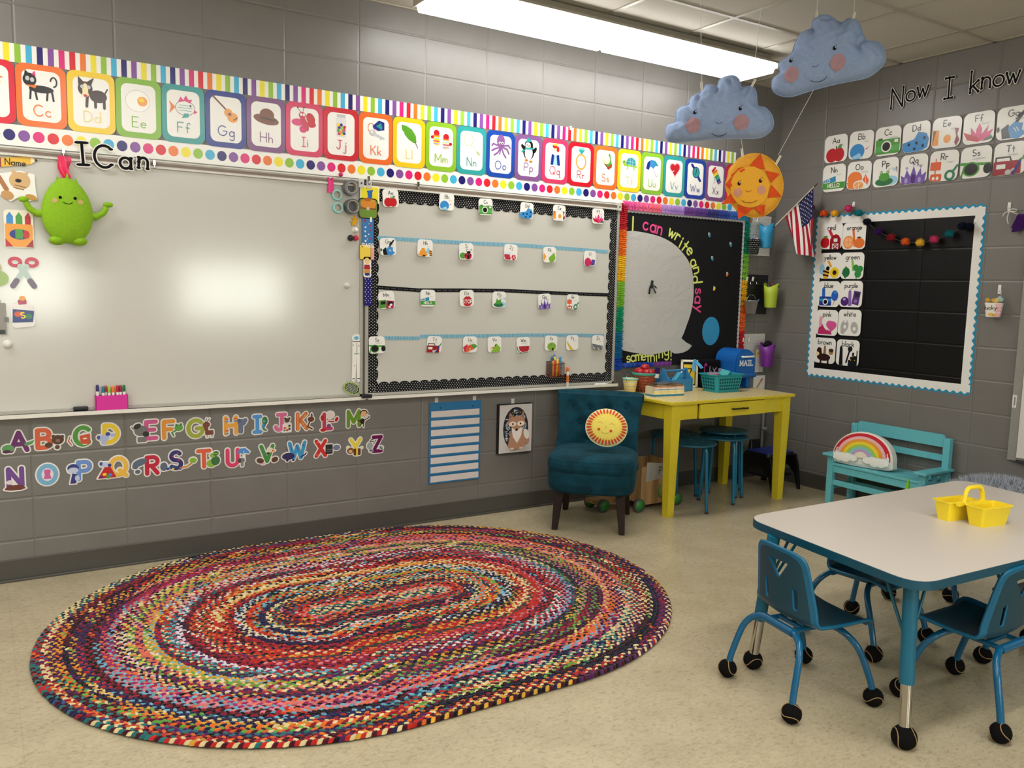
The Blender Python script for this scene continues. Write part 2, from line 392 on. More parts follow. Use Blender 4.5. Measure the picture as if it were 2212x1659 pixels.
x = e.new(.68); x.color = lin('#c2b698'); x = e.new(.76); x.color = lin('#d0c6ad'); nt.links.new(n1.outputs[0], cr.inputs[0])
mx = N('ShaderNodeMix', data_type='RGBA', blend_type='MULTIPLY'); mx.inputs[0].default_value = .5; nt.links.new(cr.outputs[0], mx.inputs[6])
cr2 = N('ShaderNodeValToRGB'); cr2.color_ramp.elements[0].position = .3; cr2.color_ramp.elements[0].color = (.72, .7, .66, 1); cr2.color_ramp.elements[1].position = .65
nt.links.new(n2.outputs[0], cr2.inputs[0]); nt.links.new(cr2.outputs[0], mx.inputs[7])
mx2 = N('ShaderNodeMix', data_type='RGBA'); nt.links.new(M('MULTIPLY', M('SUBTRACT', 1, j), .15), mx2.inputs[0]); nt.links.new(mx.outputs[2], mx2.inputs[6]); mx2.inputs[7].default_value = lin('#6f6653')
nt.links.new(mx2.outputs[2], b.inputs['Base Color']); b.inputs['Roughness'].default_value = .27; b.inputs['Specular IOR Level'].default_value = .5
bp = N('ShaderNodeBump'); bp.inputs['Strength'].default_value = .06; bp.inputs['Distance'].default_value = .003; nt.links.new(M('ADD', n2.outputs[0], M('MULTIPLY', j, .2)), bp.inputs['Height']); nt.links.new(bp.outputs[0], b.inputs['Normal'])
slabobj('floor', (X0-.2, .2, Y0-.2, .2, -.1, 0), m)
# ceiling: lay-in tiles and grid
m, nt, b, N, M = nodes('ceiling_tile'); g = N('ShaderNodeNewGeometry'); n1 = N('ShaderNodeTexNoise'); n1.inputs['Scale'].default_value = 120; n1.inputs['Detail'].default_value = 4
nt.links.new(g.outputs['Position'], n1.inputs['Vector']); bp = N('ShaderNodeBump'); bp.inputs['Strength'].default_value = .25; bp.inputs['Distance'].default_value = .002
nt.links.new(n1.outputs[0], bp.inputs['Height']); nt.links.new(bp.outputs[0], b.inputs['Normal']); b.inputs['Base Color'].default_value = lin('#c2bdb2'); b.inputs['Roughness'].default_value = .9
slabobj('ceiling', (X0-.2, .2, Y0-.2, .2, CZ, 3.1), m)
q = MB(); TB = '#a9a294/paint'
y = -.975+.61
while y > Y0: q.bx(X0, 0, y-.012, y+.012, CZ-.006, CZ+.002, TB); y -= .61
x = -.365
while x > X0: q.bx(x-.012, x+.012, Y0, 0, CZ-.0055, CZ+.002, TB); x -= .605
q.bx(X0, 0, -.02, 0, CZ-.006, CZ+.002, TB); q.bx(-.02, 0, Y0, 0, CZ-.006, CZ+.002, TB)
o = struct(q.build('trim_1'))
BB = '#4f4c47/paint'
q = MB(); q.bx(X0, 0, -.008, 0, 0, .105, BB); q.bx(X0, 0, -.022, -.008, 0, .012, BB); struct(q.build('baseboard_left', bev=.003))
q = MB(); q.bx(-.008, 0, Y0, 0, 0, .105, BB); q.bx(-.022, -.008, Y0, 0, 0, .012, BB); struct(q.build('baseboard_right', bev=.003))

# ------------------------------------------------------------ fluorescent ceiling lights
lm, nt, b, N, M = nodes('lit_acrylic_lens'); b.inputs['Base Color'].default_value = (.9, .88, .8, 1); b.inputs['Emission Color'].default_value = (1, .985, .955, 1); b.inputs['Emission Strength'].default_value = LAMP; b.inputs['Roughness'].default_value = .4
lm2 = lm.copy(); lm2.name = 'lit_acrylic_lens_aged'; lm2.node_tree.nodes['Principled BSDF'].inputs['Emission Strength'].default_value = LAMP*.72  # weaker glow, turned down so the upper wall is less bright
def fixture(x0, x1, y0, y1, label, lm=lm):
    t = thing('ceiling_light', label, 'ceiling light', ((x0+x1)/2, (y0+y1)/2, CZ), group='fluorescent ceiling lights' if y0 < -2 else None)
    W, H_ = (x1-x0)/2, (y1-y0)/2
    h = MB(); h.frus(rrect(-W+.04, -H_+.03, W-.04, H_-.03, 0), -.045, rrect(-W+.04, -H_+.03, W-.04, H_-.03, 0), -.006, '#8f8878/paint')
    h.bx(-W, W, -H_, H_, -.058, -.045, '#8f8878/paint'); h.build('housing', t)
    for a, b_ in ((-W+.006, -.003), (.003, W-.006)):
        l = MB(); l.frus(rrect(a+.012, -H_+.02, b_-.012, H_-.02, .008), -.118, rrect(a, -H_+.006, b_, H_-.006, .008), -.058, lm); l.build('lens', t)
    for x in (-W, W-.006):
        c = MB(); c.frus(rrect(x, -H_, x+.006, H_, 0), -.09, rrect(x, -H_, x+.006, H_, 0), -.045, '#c9c2b0/paint'); c.build('end_cap', t)
    return t
fixture(-3.235, -.80, -.635, -.30, 'long fluorescent wrap light hanging over the striped border, glowing white', lm2)
for i, (x, y) in enumerate(((-3.5, -3.3), (-6.4, -3.3), (-3.5, -5.6), (-6.4, -5.6), (-6.4, -.75))):  # middle and back fixtures are unseen, added to light the room
    fixture(x-1.2, x+1.2, y-.3, y, ['long fluorescent light over the middle of the room, right end', 'long fluorescent light over the middle of the room, left end', 'long fluorescent light over the back of the room, right end', 'long fluorescent light over the back of the room, left end', 'long fluorescent light over the left end of the whiteboards'][i])
# ------------------------------------------------------------ left wall: borders and letter cards
def onwall(a, name, label, cat, side='L', x=0, z=0, off=0, group=None, tilt=0):
    loc = (x, -off, z) if side == 'L' else (-off, -x, z)
    o = a.build(name, loc=loc, rot=Vector((0, -tilt, 0 if side == 'L' else RZR)))
    if tilt and side == 'R': o.rotation_mode = 'XYZ'
    return tag(o, label, cat, group) if label else o
STR = 'y q L B p m R o y q L B p'.split()
sc_ = {'y': '#f2e22e', 'q': '#93c23c', 'L': '#45b2dc', 'B': '#201c6e', 'p': '#85519f', 'm': '#e0267c', 'R': '#dc2432', 'o': '#ee7a30'}
xb = -5.072-.0235*1.9*4
q = Art(kind='lam'); q.slab([(-5.4, 2.376), (-.47, 2.376), (-.47, 2.4565), (-5.4, 2.4565)], 0, .002, '#f4f2ec/lam'); q.n = .0024
pit = .5655/13; x = -5.0845-pit*8; i = 5
while x < -.49:
    if x > -5.4: q.p([(x, 2.376), (x+pit*.56, 2.376), (x+pit*.56, 2.4565), (x, 2.4565)], sc_[STR[i % 13]], step=False)
    x += pit; i += 1
onwall(q, 'striped_border', 'long rainbow striped paper border along the top of the alphabet cards', 'border')
q = Art(kind='lam'); q.slab([(-5.4, 2.012), (-.44, 2.012), (-.44, 2.105), (-5.4, 2.105)], 0, .002, '#f4f2ec/lam'); q.n = .0024
cyc = 'B p m R o y q L'.split(); x = -5.073-.058*5; i = 3
while x < -.45: q.e(x, 2.0585, .0235, .025, sc_[cyc[i % 8]], step=False); x += .0578; i += 1
onwall(q, 'dotted_border', 'long white paper border of rainbow dots under the alphabet cards', 'border')

TOP = [  # letters, frame colour, picture, words
 ('Bb', '#dc2038', "e 0 10 22 20 y;e 10 22 10 9 y;e 13 24 2 2 k;p o 20,22 28,19 20,17", 'yellow bird', 'red'),
 ('Cc', '#f0742c', "e 0 4 24 8 k;s 4 k -20,4 -22,-18;s 4 k -12,0 -9,-18;s 4 k 12,0 10,-18;s 4 k 20,2 23,-18;a 3 k 24 22 6 10 -90 170;e -22 22 13 14 k;p k -32,30 -30,42 -22,34;p m -18,33 -12,42 -10,30;e -26 24 4 5 l;e -17 22 4 5 l;p o -30,10 -8,12 -12,4", 'black cat', 'orange'),
 ('Dd', '#f2cd22', "e 14 4 18 14 N;s 6 N 8,0 8,-20;s 6 N 26,0 26,-20;s 6 N -8,4 -10,-20;s 3 N 28,12 33,22;e -12 18 15 16 N;p N -26,26 -26,44 -14,32;p N 0,26 6,44 -10,32;e -12 16 6 14 c;e -18 22 4 4 l;e -5 22 4 4 l;e -12 6 7 6 c;e -12 3 4 3 r", 'brown and white dog', 'yellow'),
 ('Ee', '#84b833', "e -2 6 26 24 #fbfaf4;a 1 l -2 6 26 24 0 360;e 8 6 11 11 O;e 6 9 6 5 y", 'fried egg', 'green'),
 ('Ff', '#2f9a98', "e 4 4 22 17 w;a 1.5 a 4 4 22 17 0 360;p m -12,16 -6,30 0,22 6,34 12,24 20,26 16,16 4,20;p o -18,4 -32,18 -28,4 -32,-12;p t 2,-8 -4,-20 12,-16 12,-8;p m 24,2 32,-2 24,-8;e 16 10 2 3 k;s 1 t -10,10 16,10;s 1 t -12,4 20,4;s 1 t -10,-2 18,-2", 'patterned fish', 'teal'),
 ('Gg', '#1c3590', "s 4 n -28,40 4,10;e 6 6 10 10 O;e 16 -4 13 12 O;e 9 3 4 4 n;s 4 n -30,42 -24,36;s 2 N 18,-10 26,-4", 'acoustic guitar', 'navy blue'),
 ('Hh', '#7d4d80', "e 0 2 32 12 n -8;e 2 14 18 15 n -5;s 4 N -14,6 20,2", 'brown hat', 'purple'),
 ('Ii', '#d63a62', "e 16 18 11 15 r 25;e 18 4 12 8 r;e -18 6 16 9 m;e -4 -10 10 9 m;e 0 4 8 20 #c83050 25;e -6 24 9 9 #c83050;e -9 26 3 4 w;e -2 26 3 4 w;s 1 k -10,32 -18,42;s 1 k -4,34 -2,44;e -18 42 2 2 k;e -2 44 2 2 k", 'pink butterfly insect', 'rose pink'),
 ('Jj', '#cc1c30', "r -14 -18 14 34 #e4e4e6 5;r -12 32 12 40 l 2;e -6 -10 4 4 m;e 2 -12 4 4 y;e 8 -8 4 4 B;e -8 -2 4 4 g;e 0 -3 4 4 O;e 8 0 4 4 m;e -6 6 4 4 B;e 2 5 4 4 q;e 9 8 4 4 r;e -9 12 4 4 y;e 0 13 4 4 P;e -3 -8 3 3 o;e 6 -4 3 3 t", 'jar of jelly beans', 'red'),
 ('Kk', '#ea6c2a', "a 2 o -14 16 9 12 0 360;p B -10,22 8,38 24,34 24,14 6,10 -8,16;p t 0,22 14,32 18,20 16,14;s 6 l -8,2 22,-8;e -10 4 10 8 l;e -12 6 3 3 w;s 3 l 14,-6 13,-12", 'house key on a blue tag', 'orange'),
 ('Ll', '#f2c820', "p #5fa32e -24,36 -8,34 8,26 20,10 22,-8 14,-10 -2,-2 -14,10 -16,16 -22,22;s 2 N 18,-8 26,-22;s 1 g -22,34 18,-6", 'green leaf', 'yellow'),
 ('Mm', '#8cbc30', "r -24 -8 -6 26 y 8;e -15 26 9 9 r;s 3 m -24,4 -6,4;s 3 L -24,12 -6,12;s 3 v -24,-3 -6,-3;s 3 o -24,19 -6,19;e -28 14 5 4 r;r 6 -16 24 16 c 8;e 15 18 9 9 r;s 3 m 6,-4 24,-4;s 3 L 6,4 24,4;s 3 v 6,-11 24,-11;s 3 o 6,11 24,11;e 29 0 5 4 r", 'striped mittens', 'green'),
 ('Nn', '#31a0a0', "a 1.5 #b8c470 -10 20 15 18 0 360;s .8 l -20,30 0,10;s .8 l -14,36 4,16;s .8 l -24,20 -8,4;s .8 l -22,12 0,32;s .8 l -16,6 4,24;s 1.5 c 0,6 18,-12;s 3 q 18,-12 26,-20;p #eef4f0 2,34 26,36 8,18", 'butterfly net', 'teal'),
 ('Oo', '#1a48a8', "e 0 28 14 18 #8a5a98;s 5 #8a5a98 0,12 -26,18 -30,12;s 5 #8a5a98 -2,10 -20,4 -30,-2;s 5 #8a5a98 0,10 -10,-6 -22,-14;s 5 #8a5a98 2,10 10,-8 18,-18;s 5 #8a5a98 2,12 22,6 28,-6;s 5 #8a5a98 4,14 26,18 32,10;s 4 #8a5a98 1,10 -4,-10;e -4 22 4 4 w;e 5 22 4 4 w;e -3 21 2 2 k;e 5 21 2 2 k", 'purple octopus', 'blue'),
 ('Pp', '#82568e', "e 0 8 20 24 k;e 0 4 14 20 w;e 0 28 15 13 k;e -3 26 10 9 w;e 0 24 3 2 o;e -6 27 1.5 2 k;e 4 27 1.5 2 k;p t -12,36 -2,50 12,38;s 5 t -16,16 14,18;s 5 t -14,14 -24,6;e -21 20 5 9 k 40;e 22 14 5 10 k -30;e -8 -18 6 3 o;e 8 -20 6 3 o", 'penguin in a teal hat', 'purple'),
 ('Qq', '#d23c64', "p B -14,10 14,10 18,-22 -18,-22;p L -4,8 4,8 8,-22 -8,-22;r -8 8 8 20 w 2;e 0 28 8 9 s;e -3 34 9 6 r;e 9 26 5 9 r;p y -8,36 -7,44 -2,40 2,45 5,40 9,43 8,36", 'red haired queen', 'rose pink'),
 ('Rr', '#cc1a2c', "a 5 O 0 -2 18 22 0 360;p T -12,34 -6,42 8,42 14,34 1,20;p t -12,34 14,34 1,20", 'diamond ring', 'red'),
 ('Ss', '#ec742e', "p #8a4a24 -14,8 12,-16 26,-6 22,14;p g -10,16 16,36 22,12 24,-2 12,-12;s 4 r 8,-12 24,2;e -2 18 20 16 c -30;e -2 22 15 13 #f6ecd0 -30", 'sandwich', 'orange'),
 ('Tt', '#f2d81e', "e 6 14 20 18 t;p #f6f4ee -20,4 30,4 30,-6 -20,-6;e -22 14 8 7 q;s 6 q -22,6 28,4;s 4 q -8,2 -10,-6;s 4 q 18,2 20,-6;s 1.5 L -6,10 18,10;s 1.5 L 2,4 2,30;s 1.5 L 12,4 12,28;s 1.5 L -10,18 22,18;e -24 16 2 2 k", 'teal turtle', 'yellow'),
 ('Uu', '#8abf36', "s 2.5 l 0,14 16,-16;a 2.5 l 19 -14 4 5 -170 0;p b -28,4 -22,24 -6,34 12,32 26,16 14,16 4,6 -8,12 -16,0;p B -28,4 -22,24 -10,32 -12,14 -16,0;p t 2,34 14,30 26,16 14,16", 'blue umbrella', 'green'),
 ('Vv', '#2f9fa0', "e -9 20 14 14 #f0c0c8;e 13 22 14 14 #f0c0c8;p #f0c0c8 -22,16 26,16 4,-14;e -8 19 11 11 r;e 12 21 11 11 r;p r -18,15 23,16 3,-9;s 2 w -10,4 -2,8", 'red lace heart', 'teal'),
 ('Ww', '#1a3ea0', "s 10 B -18,36 -8,26;s 10 B 12,-2 22,-14;e 2 12 17 19 B;e 2 12 14 16 t;s 2 k 2,12 4,24;s 2 k 2,12 -2,4", 'teal wrist watch', 'blue'),
 ('Xx', '#7c4c86', "s 8 r -18,24 -6,36;s 8 o -14,18 2,28;s 8 y -10,12 6,20;s 8 g -4,4 10,12;s 8 t 2,-3 14,5;s 8 B 8,-9 18,-2;s 8 p 12,-15 22,-9;s 1.5 n -6,4 -10,-18", 'rainbow xylophone', 'purple'),
 ('Yy', '#cc1c34', "e 0 10 16 14 r;s 2 r 10,0 24,-14", 'red yarn ball', 'red')]
for i, (lt, fc, pic, words, cn) in enumerate(TOP):
    a = Art(kind='lam'); w2, h2 = .1005, .1375
    a.slab(rrect(-w2, -h2, w2, h2, .035, 6), .0005, .0016, C(fc, 'lam')); a.n = .0018
    a.p(rrect(-w2+.024, -h2+.026, w2-.024, h2-.026, .03, 6), '#f5f3ee'); a.n += .0002
    a.sc = .207; a.oz = .022
    a.dsl(pic)
    a.oz = 0; lc = {'#f2cd22': '#f0dc8a', '#f2c820': '#f2d878', '#f2d81e': '#f0e090'}.get(fc, fc)
    a.sc = 1; a.txt(lt, 0, -.080 if lt[1] in 'gjpqy' else -.088, .048, .0042, lc, sp=.25)
    onwall(a, 'alphabet_card', f'{cn} framed alphabet card {lt} showing a {words}', 'card', 'L', -5.1445+.2035*i+.001*(i > 10), 2.2425-.0006*i, .0026, 'framed alphabet cards over the whiteboards')

# ------------------------------------------------------------ whiteboards
def board(x0, x1, z0, z1, label, right_bracket):
    t = thing('whiteboard', label, 'whiteboard', (x0, 0, z0)); W, H_ = x1-x0, z1-z0
    FR = '#b3b0a8/metal'; FR = '#aaa69d/paint'
    s_ = MB(); s_.bx(.012, W-.012, -.012, -.004, .012, H_-.012, WB); s_.build('writing_surface', t)
    f = MB()
    for a in ((0, .02, -.018, 0, 0, H_), (W-.02, W, -.018, 0, 0, H_), (0, W, -.018, 0, 0, .016)): f.bx(*a, FR)
    f.build('frame', t, bev=.002)
    r = MB(); r.bx(0, W, -.022, 0, H_-.038, H_, '#bbb7ad/paint'); r.bx(0, W, -.026, -.022, H_-.008, H_-.002, '#d8d5cc/paint'); r.bx(0, W, -.026, -.022, H_-.04, H_-.032, '#d8d5cc/paint'); r.bx(0, W, -.0225, -.021, H_-.028, H_-.014, '#7b6a5e/paint')
    r.build('map_rail', t)
    tr = MB(); tr.bx(0, W, -.062, -.012, -.012, -.004, '#dedbd2/paint'); tr.bx(0, W, -.065, -.060, -.014, .004, '#e8e5dc/paint'); tr.build('marker_tray', t)
    for x in ([.0, W-.032] if right_bracket else [.0, W-.032]):
        k = MB(); k.bx(x, x+.032, -.03, 0, H_-.045, H_+.004, '#c9c6be/paint'); k.lathe([(0, 0), (.006, 0), (.006, .002), (0, .002)], '#6a6862/metal', seg=8)
        n = len(k.v)-32
        for i in range(n, len(k.v)): a, b_, c_ = k.v[i]; k.v[i] = (x+.016+a, -.03-c_, H_-.02+b_)
        k.build('corner_bracket', t)
    return t
m, nt, b, N, M = nodes('dry_erase_enamel'); b.inputs['Base Color'].default_value = lin('#cccac2'); b.inputs['Roughness'].default_value = .14; b.inputs['Specular IOR Level'].default_value = .75; WB = m
board(-6.1, -3.392, .795, 2.005, 'large glossy blank whiteboard on the left, with markers standing on its tray', 0)
board(-3.378, -1.556, .795, 2.005, 'second whiteboard trimmed in black polka dots and holding the small letter cards', 1)
# polka dot trim on the second board
def scallop(L_, wd, amp, pit):
    n = max(1, round(L_/pit)); p = [(0, 0)]; p.append((L_, 0))
    out = []
    for i in range(n):
        for j in range(6): t = (i+j/6); out.append((L_*t/n, wd-amp+amp*abs(math.sin(PI*(t % 1)))**.6))
    out.append((L_, wd-amp)); return [(0, 0), (L_, 0)]+out[::-1]
def polka(L_, name, label, loc, rotk, wd=.062, c0='k', pit=.066, dot='w', group=None):
    """strip running along +u with scallops towards +v, turned by quarter turns"""
    a = Art(kind='paper'); cs = [(1, 0), (0, 1), (-1, 0), (0, -1)][rotk]
    tf = lambda x, z: (x*cs[0]-z*cs[1], x*cs[1]+z*cs[0])
    a.add([(tf(x, z)[0], -a.n, tf(x, z)[1]) for x, z in scallop(L_, wd, .012, pit)], [tuple(range(len(scallop(L_, wd, .012, pit))))], C(c0, 'paper')); a.n += .0004
    sp = .0145; r = 0; v = .006
    while v < wd-.011:
        u = sp*(.5 if r % 2 else 1)
        while u < L_-.004:
            x, z = tf(u, v); a.add([(x+.0022*math.cos(t), -a.n, z+.0022*math.sin(t)) for t in [2*PI*k/6 for k in range(6)]], [tuple(range(6))], C(dot, 'paper')); u += sp*1.15
        v += sp*.62*1.2; r += 1
    return onwall(a, name, label, 'border', 'L', loc[0], loc[1], .013, group)
G_ = 'black polka dot borders of the second whiteboard'
polka(1.76, 'scalloped_border', 'black white-dotted scalloped border across the top of the second whiteboard', (-1.574, 1.965), 2, .072, group=G_)
polka(1.76, 'scalloped_border', 'black white-dotted scalloped border along the bottom of the second whiteboard', (-3.358, .812), 0, group=G_)
polka(1.08, 'scalloped_border', 'black white-dotted scalloped border down the left side of the second whiteboard', (-3.358, 1.895), 3, group=G_)
polka(1.08, 'scalloped_border', 'black white-dotted scalloped border down the right side of the second whiteboard', (-1.574, .815), 1, group=G_)
# washi tape lines
def tape(pts, c, c2, label, off=.0132):
    a = Art(kind='paper'); W_ = [L(*p, off) for p in pts]; h = .011
    a.n = 0
    for (xa, za), (xb_, zb) in zip(W_, W_[1:]):
        a.add([(xa, 0, za-h), (xb_, 0, zb-h), (xb_, 0, zb+h), (xa, 0, za+h)], [(0, 1, 2, 3)], C(c, 'paper'))
        n = int((xb_-xa)/.0095)
        for i in range(n):
            t = (i+.5)/n; x = xa+(xb_-xa)*t; z = za+(zb-za)*t
            if c == 'k':
                if i % 4 != 3: a.add([(x-.0028, -.0003, z-.0012), (x+.0022, -.0003, z-.0012), (x+.0022, -.0003, z+.0012), (x-.0028, -.0003, z+.0012)], [(0, 1, 2, 3)], '#8d8d92/paper')
            else:
                for k in (-1, 0, 1):
                    zz = z+k*.0068+(.0034 if i % 2 else 0)-.0017; r = .003
                    a.add([(x-r, -.0003, zz), (x, -.0003, zz-r*.8), (x+r, -.0003, zz), (x, -.0003, zz+r*.8)], [(0, 1, 2, 3)], C(c2, 'paper'))
    o = a.build('washi_tape', loc=(0, -off, 0)); tag(o, label, 'tape')
tape([(804, 513), (908, 519), (1010, 525), (1130, 530), (1240, 538), (1302, 543), (1313, 544)], '#8fc3d6', '#1d5e82', 'upper blue patterned washi tape line across the second whiteboard')
tape([(804, 620), (905, 627), (1005, 627), (1095, 628), (1200, 633), (1313, 637)], 'k', 'w', 'black stitched washi tape line across the middle of the second whiteboard')
tape([(803, 730), (905, 731), (908, 727), (1020, 726), (1130, 724), (1250, 724), (1305, 725)], '#8fc3d6', '#1d5e82', 'lower blue patterned washi tape line across the second whiteboard')

# flash cards, letters with pictures -- used on the board and again on the right wall
FC = {
 'Aa': ('red apple', "s 4 N 2,-8 2,6;e -14 -20 22 22 r;e 12 -20 20 22 r;p g 4,-2 14,12 24,10 20,0", 'apple'),
 'Bb': ('blue bird', "e -12 -20 26 24 b;p m 16,-14 32,-6 20,-16 32,-22;p L -30,-36 -20,-42 10,-40 -4,-24", 'bird'),
 'Cc': ('green camera', "r -40 -38 40 6 g 4;r -32 4 -18 10 G 1;r -40 -30 40 -14 #5cae58;e -4 -16 17 17 w;e -4 -16 13 13 k;r 22 -6 34 2 w 1", 'camera'),
 'Dd': ('blue dice', "p b -42,-14 -6,-6 2,-42 -30,-42 -42,-34;p b -6,-6 6,14 32,6 40,-10 36,-34 20,-42 0,-42 -20,-30;e -22 -20 4 5 k;e 2 -18 4 5 k;e 26 -6 4 5 k;e 22 -28 4 5 k;e -4 -34 4 4 k", 'dice'),
 'Ee': ('fried egg with bacon', "r -40 -34 -22 8 O 3;p #9a5a2a -40,-34 -30,8 -40,8;e 4 -18 24 20 w;e 4 -18 11 12 O;p d 24,10 36,8 32,-8 40,-24 32,-40 26,-30 30,-14", 'egg'),
 'Ff': ('pink flower', "p m 2,12 -6,-4 -6,-24 8,-24 10,-4;p m -22,4 -20,-16 -6,-34 4,-30;p m 28,4 24,-16 8,-34 0,-30;p r -42,-8 -30,-30 0,-38 4,-26;p m 40,-8 30,-30 0,-38 0,-26;p G 10,-38 36,-24 42,-34", 'flower'),
 'Gg': ('blue electric guitar', "p k 4,6 20,14 26,26 16,24;s 8 k 8,0 30,30;p k -30,-14 -12,-2 2,-40 -26,-40;p b -12,-12 4,2 26,-4 24,-20 36,-30 18,-42 -4,-40;s 2 w 4,-14 10,-24;s 2 w 10,-12 16,-22;e -38 -14 4 7 k", 'guitar'),
 'Hh': ('honey hive and bee', "e -10 -8 12 8 O;e -10 -20 20 10 O;e -10 -32 26 10 O;e -4 -38 8 4 N;e 18 -12 10 14 L;e 32 -22 8 16 O 20;s 4 k 26,-14 38,-12;s 4 k 25,-24 39,-22;s 4 k 27,-34 39,-32", 'hive'),
 'Ii': ('red ladybird insect', "e -20 -22 20 16 g;e 10 -24 22 18 #c02048;e 14 -4 12 6 k;a 2 k 6 2 6 8 60 200;a 2 k 28 4 6 8 -20 120;e 12 -28 7 10 k;e -4 -20 4 5 k;e 26 -18 4 5 k;e 14 -14 3 3 k", 'insect'),
 'Jj': ('red sliced picture', "r -40 -24 -4 -12 #c62a44 1;r -40 -12 2 0 #dfe6ee 1;p #c62a44 -40,-24 0,-24 0,-40 -30,-40;e 20 -26 16 16 w;e 20 -26 14 15 #c62a44;s 2 w 20,-26 20,-10;s 2 w 20,-26 34,-20;s 2 w 20,-26 32,-36;s 2 w 20,-26 8,-34", ''),
 'Kk': ('orange and green kite', "p O -40,10 -22,-10 -36,-34 -42,-20;p #7fb234 -8,-18 32,12 40,-20 26,-40 2,-42", 'kite'),
 'Ll': ('pink and purple picture', "e -14 -22 24 24 #cf2860;s 3 m -22,4 -14,0;p #5a48a0 12,-6 38,-8 34,-38 6,-40", ''),
 'Mm': ('green and pink music players', "r -42 -38 -2 2 g 4;r -34 -20 -8 -4 k 1;p #b82058 0,-2 40,-10 32,-44 -8,-42;p k 6,-8 32,-12 28,-30 4,-26;e 20 -26 7 6 w;e 12 -36 7 4 w", 'music'),
 'Nn': ('blue and green name tags', "p #2c8fb8 -42,-6 6,6 8,-12 -42,-18;t LLO -26 -13 10 2 w;r -42 -34 42 -14 #4a9a3a;t HELLO 0 -29 11 2.4 w", 'name'),
 'Oo': ('OOFIG', "", 'orange'),
 'Pp': ('green frog on a pond', "e 14 -26 28 14 L;e -4 -28 30 12 G;e -4 -14 18 12 g;e -14 0 5 6 g;e 8 0 5 6 g;e -14 1 3 3 w;e 8 1 3 3 w;e -14 1 1.5 1.5 k;e 8 1 1.5 1.5 k;e 32 6 8 3 L 30;s 2 d 36,12 38,-2", 'pond'),
 'Qq': ('purple crown', "p #7258b0 -40,-16 -28,-22 -22,0 -10,-20 0,10 10,-20 22,2 26,-20 40,-10 36,-42 -36,-42;e -22 4 4 4 v;e 0 14 4 4 v;e 22 6 4 4 v;e 0 -28 7 14 P;e -22 -32 5 8 v;e 20 -32 5 8 v", 'queen'),
 'Rr': ('red robot with a ring', "r -40 -12 -8 12 #e0653a 3;s 3 #e0653a -24,12 -24,20;s 4 #e0653a -24,-12 -24,-22;r -38 -42 -4 -22 #e0653a 5;e -28 -34 4 5 w;e -16 -34 4 5 w;a 7 #2a8060 20 -28 12 12 0 360;s 6 #2a8060 28,-18 40,-2", 'robot'),
 'Ss': ('green sunglasses', "s 8 g -40,-2 40,-8;e -12 -18 24 20 g;e -12 -18 19 16 k;e 34 -20 12 14 k;s 5 g -34,-20 -38,-38", 'sunglasses'),
 'Tt': ('red toolbox', "r -42 -42 30 -6 #a01c24 3;s 4 #303034 -36,-6 -36,4 0,4 4,-6;r -34 -26 -10 -14 w 1;s 7 B 12,-40 28,-6;p g 26,-8 40,14 38,-4;s 5 l -2,-38 12,-28;e -2 -36 8 7 l", 'toolbox'),
 'Uu': ('striped umbrella', "p #e06038 -42,-14 -34,-38 -24,-42 0,-34 22,-26 6,0;p g 6,0 22,-26 44,-12 32,2;p #c83a50 -42,-14 -34,-38 -28,-40 -14,4;s 4 w 2,-22 -6,-42;s 3 o 0,-24 -8,-42", 'umbrella'),
 'Vv': ('green striped picture', "p q -26,-42 10,6 38,-20 32,-42;s 3 g -18,-42 16,0;s 3 g 0,-42 26,-10;s 3 g 18,-42 36,-18;e 6 -4 4 4 k;p o -28,-20 -6,-10 -8,-20", ''),
 'Ww': ('red watermelon slice', "p G -42,-6 -38,-30 -20,-44 30,-42 42,-30 42,-10;p w -38,-6 -32,-30 -14,-42 32,-40 40,-28 40,-8;p #b81c30 -30,-6 -26,-28 -8,-40 30,-38 38,-26 38,-8;e 0 -22 2 3 N;e 14 -28 2 3 N;e 24 -16 2 3 N", 'watermelon'),
 'Xx': ('round green picture', "e 6 -20 30 24 #84b038;e 14 -34 7 8 N;e -6 -14 2 3 G;e 2 -8 2 2 G;e 22 -12 2 3 G", ''),
 'Yy': ('yellow strip', "p #e6c62c -42,10 -32,4 8,-42 -16,-42;s 2 O -38,6 -4,-42", 'yellow'),
 'Zz': ('grey zebra pattern', "p a -42,-6 38,-18 38,-36 24,-44 -30,-44 -42,-32;s 3 N -34,-10 -20,-22;s 3 N -20,-12 -6,-26;s 3 N -4,-14 8,-28;s 3 N 10,-16 22,-30;s 3 w -34,-26 -18,-40;s 3 N -16,-30 -4,-42;s 3 w 2,-32 12,-42;s 3 N 20,-34 30,-42", 'zebra')}
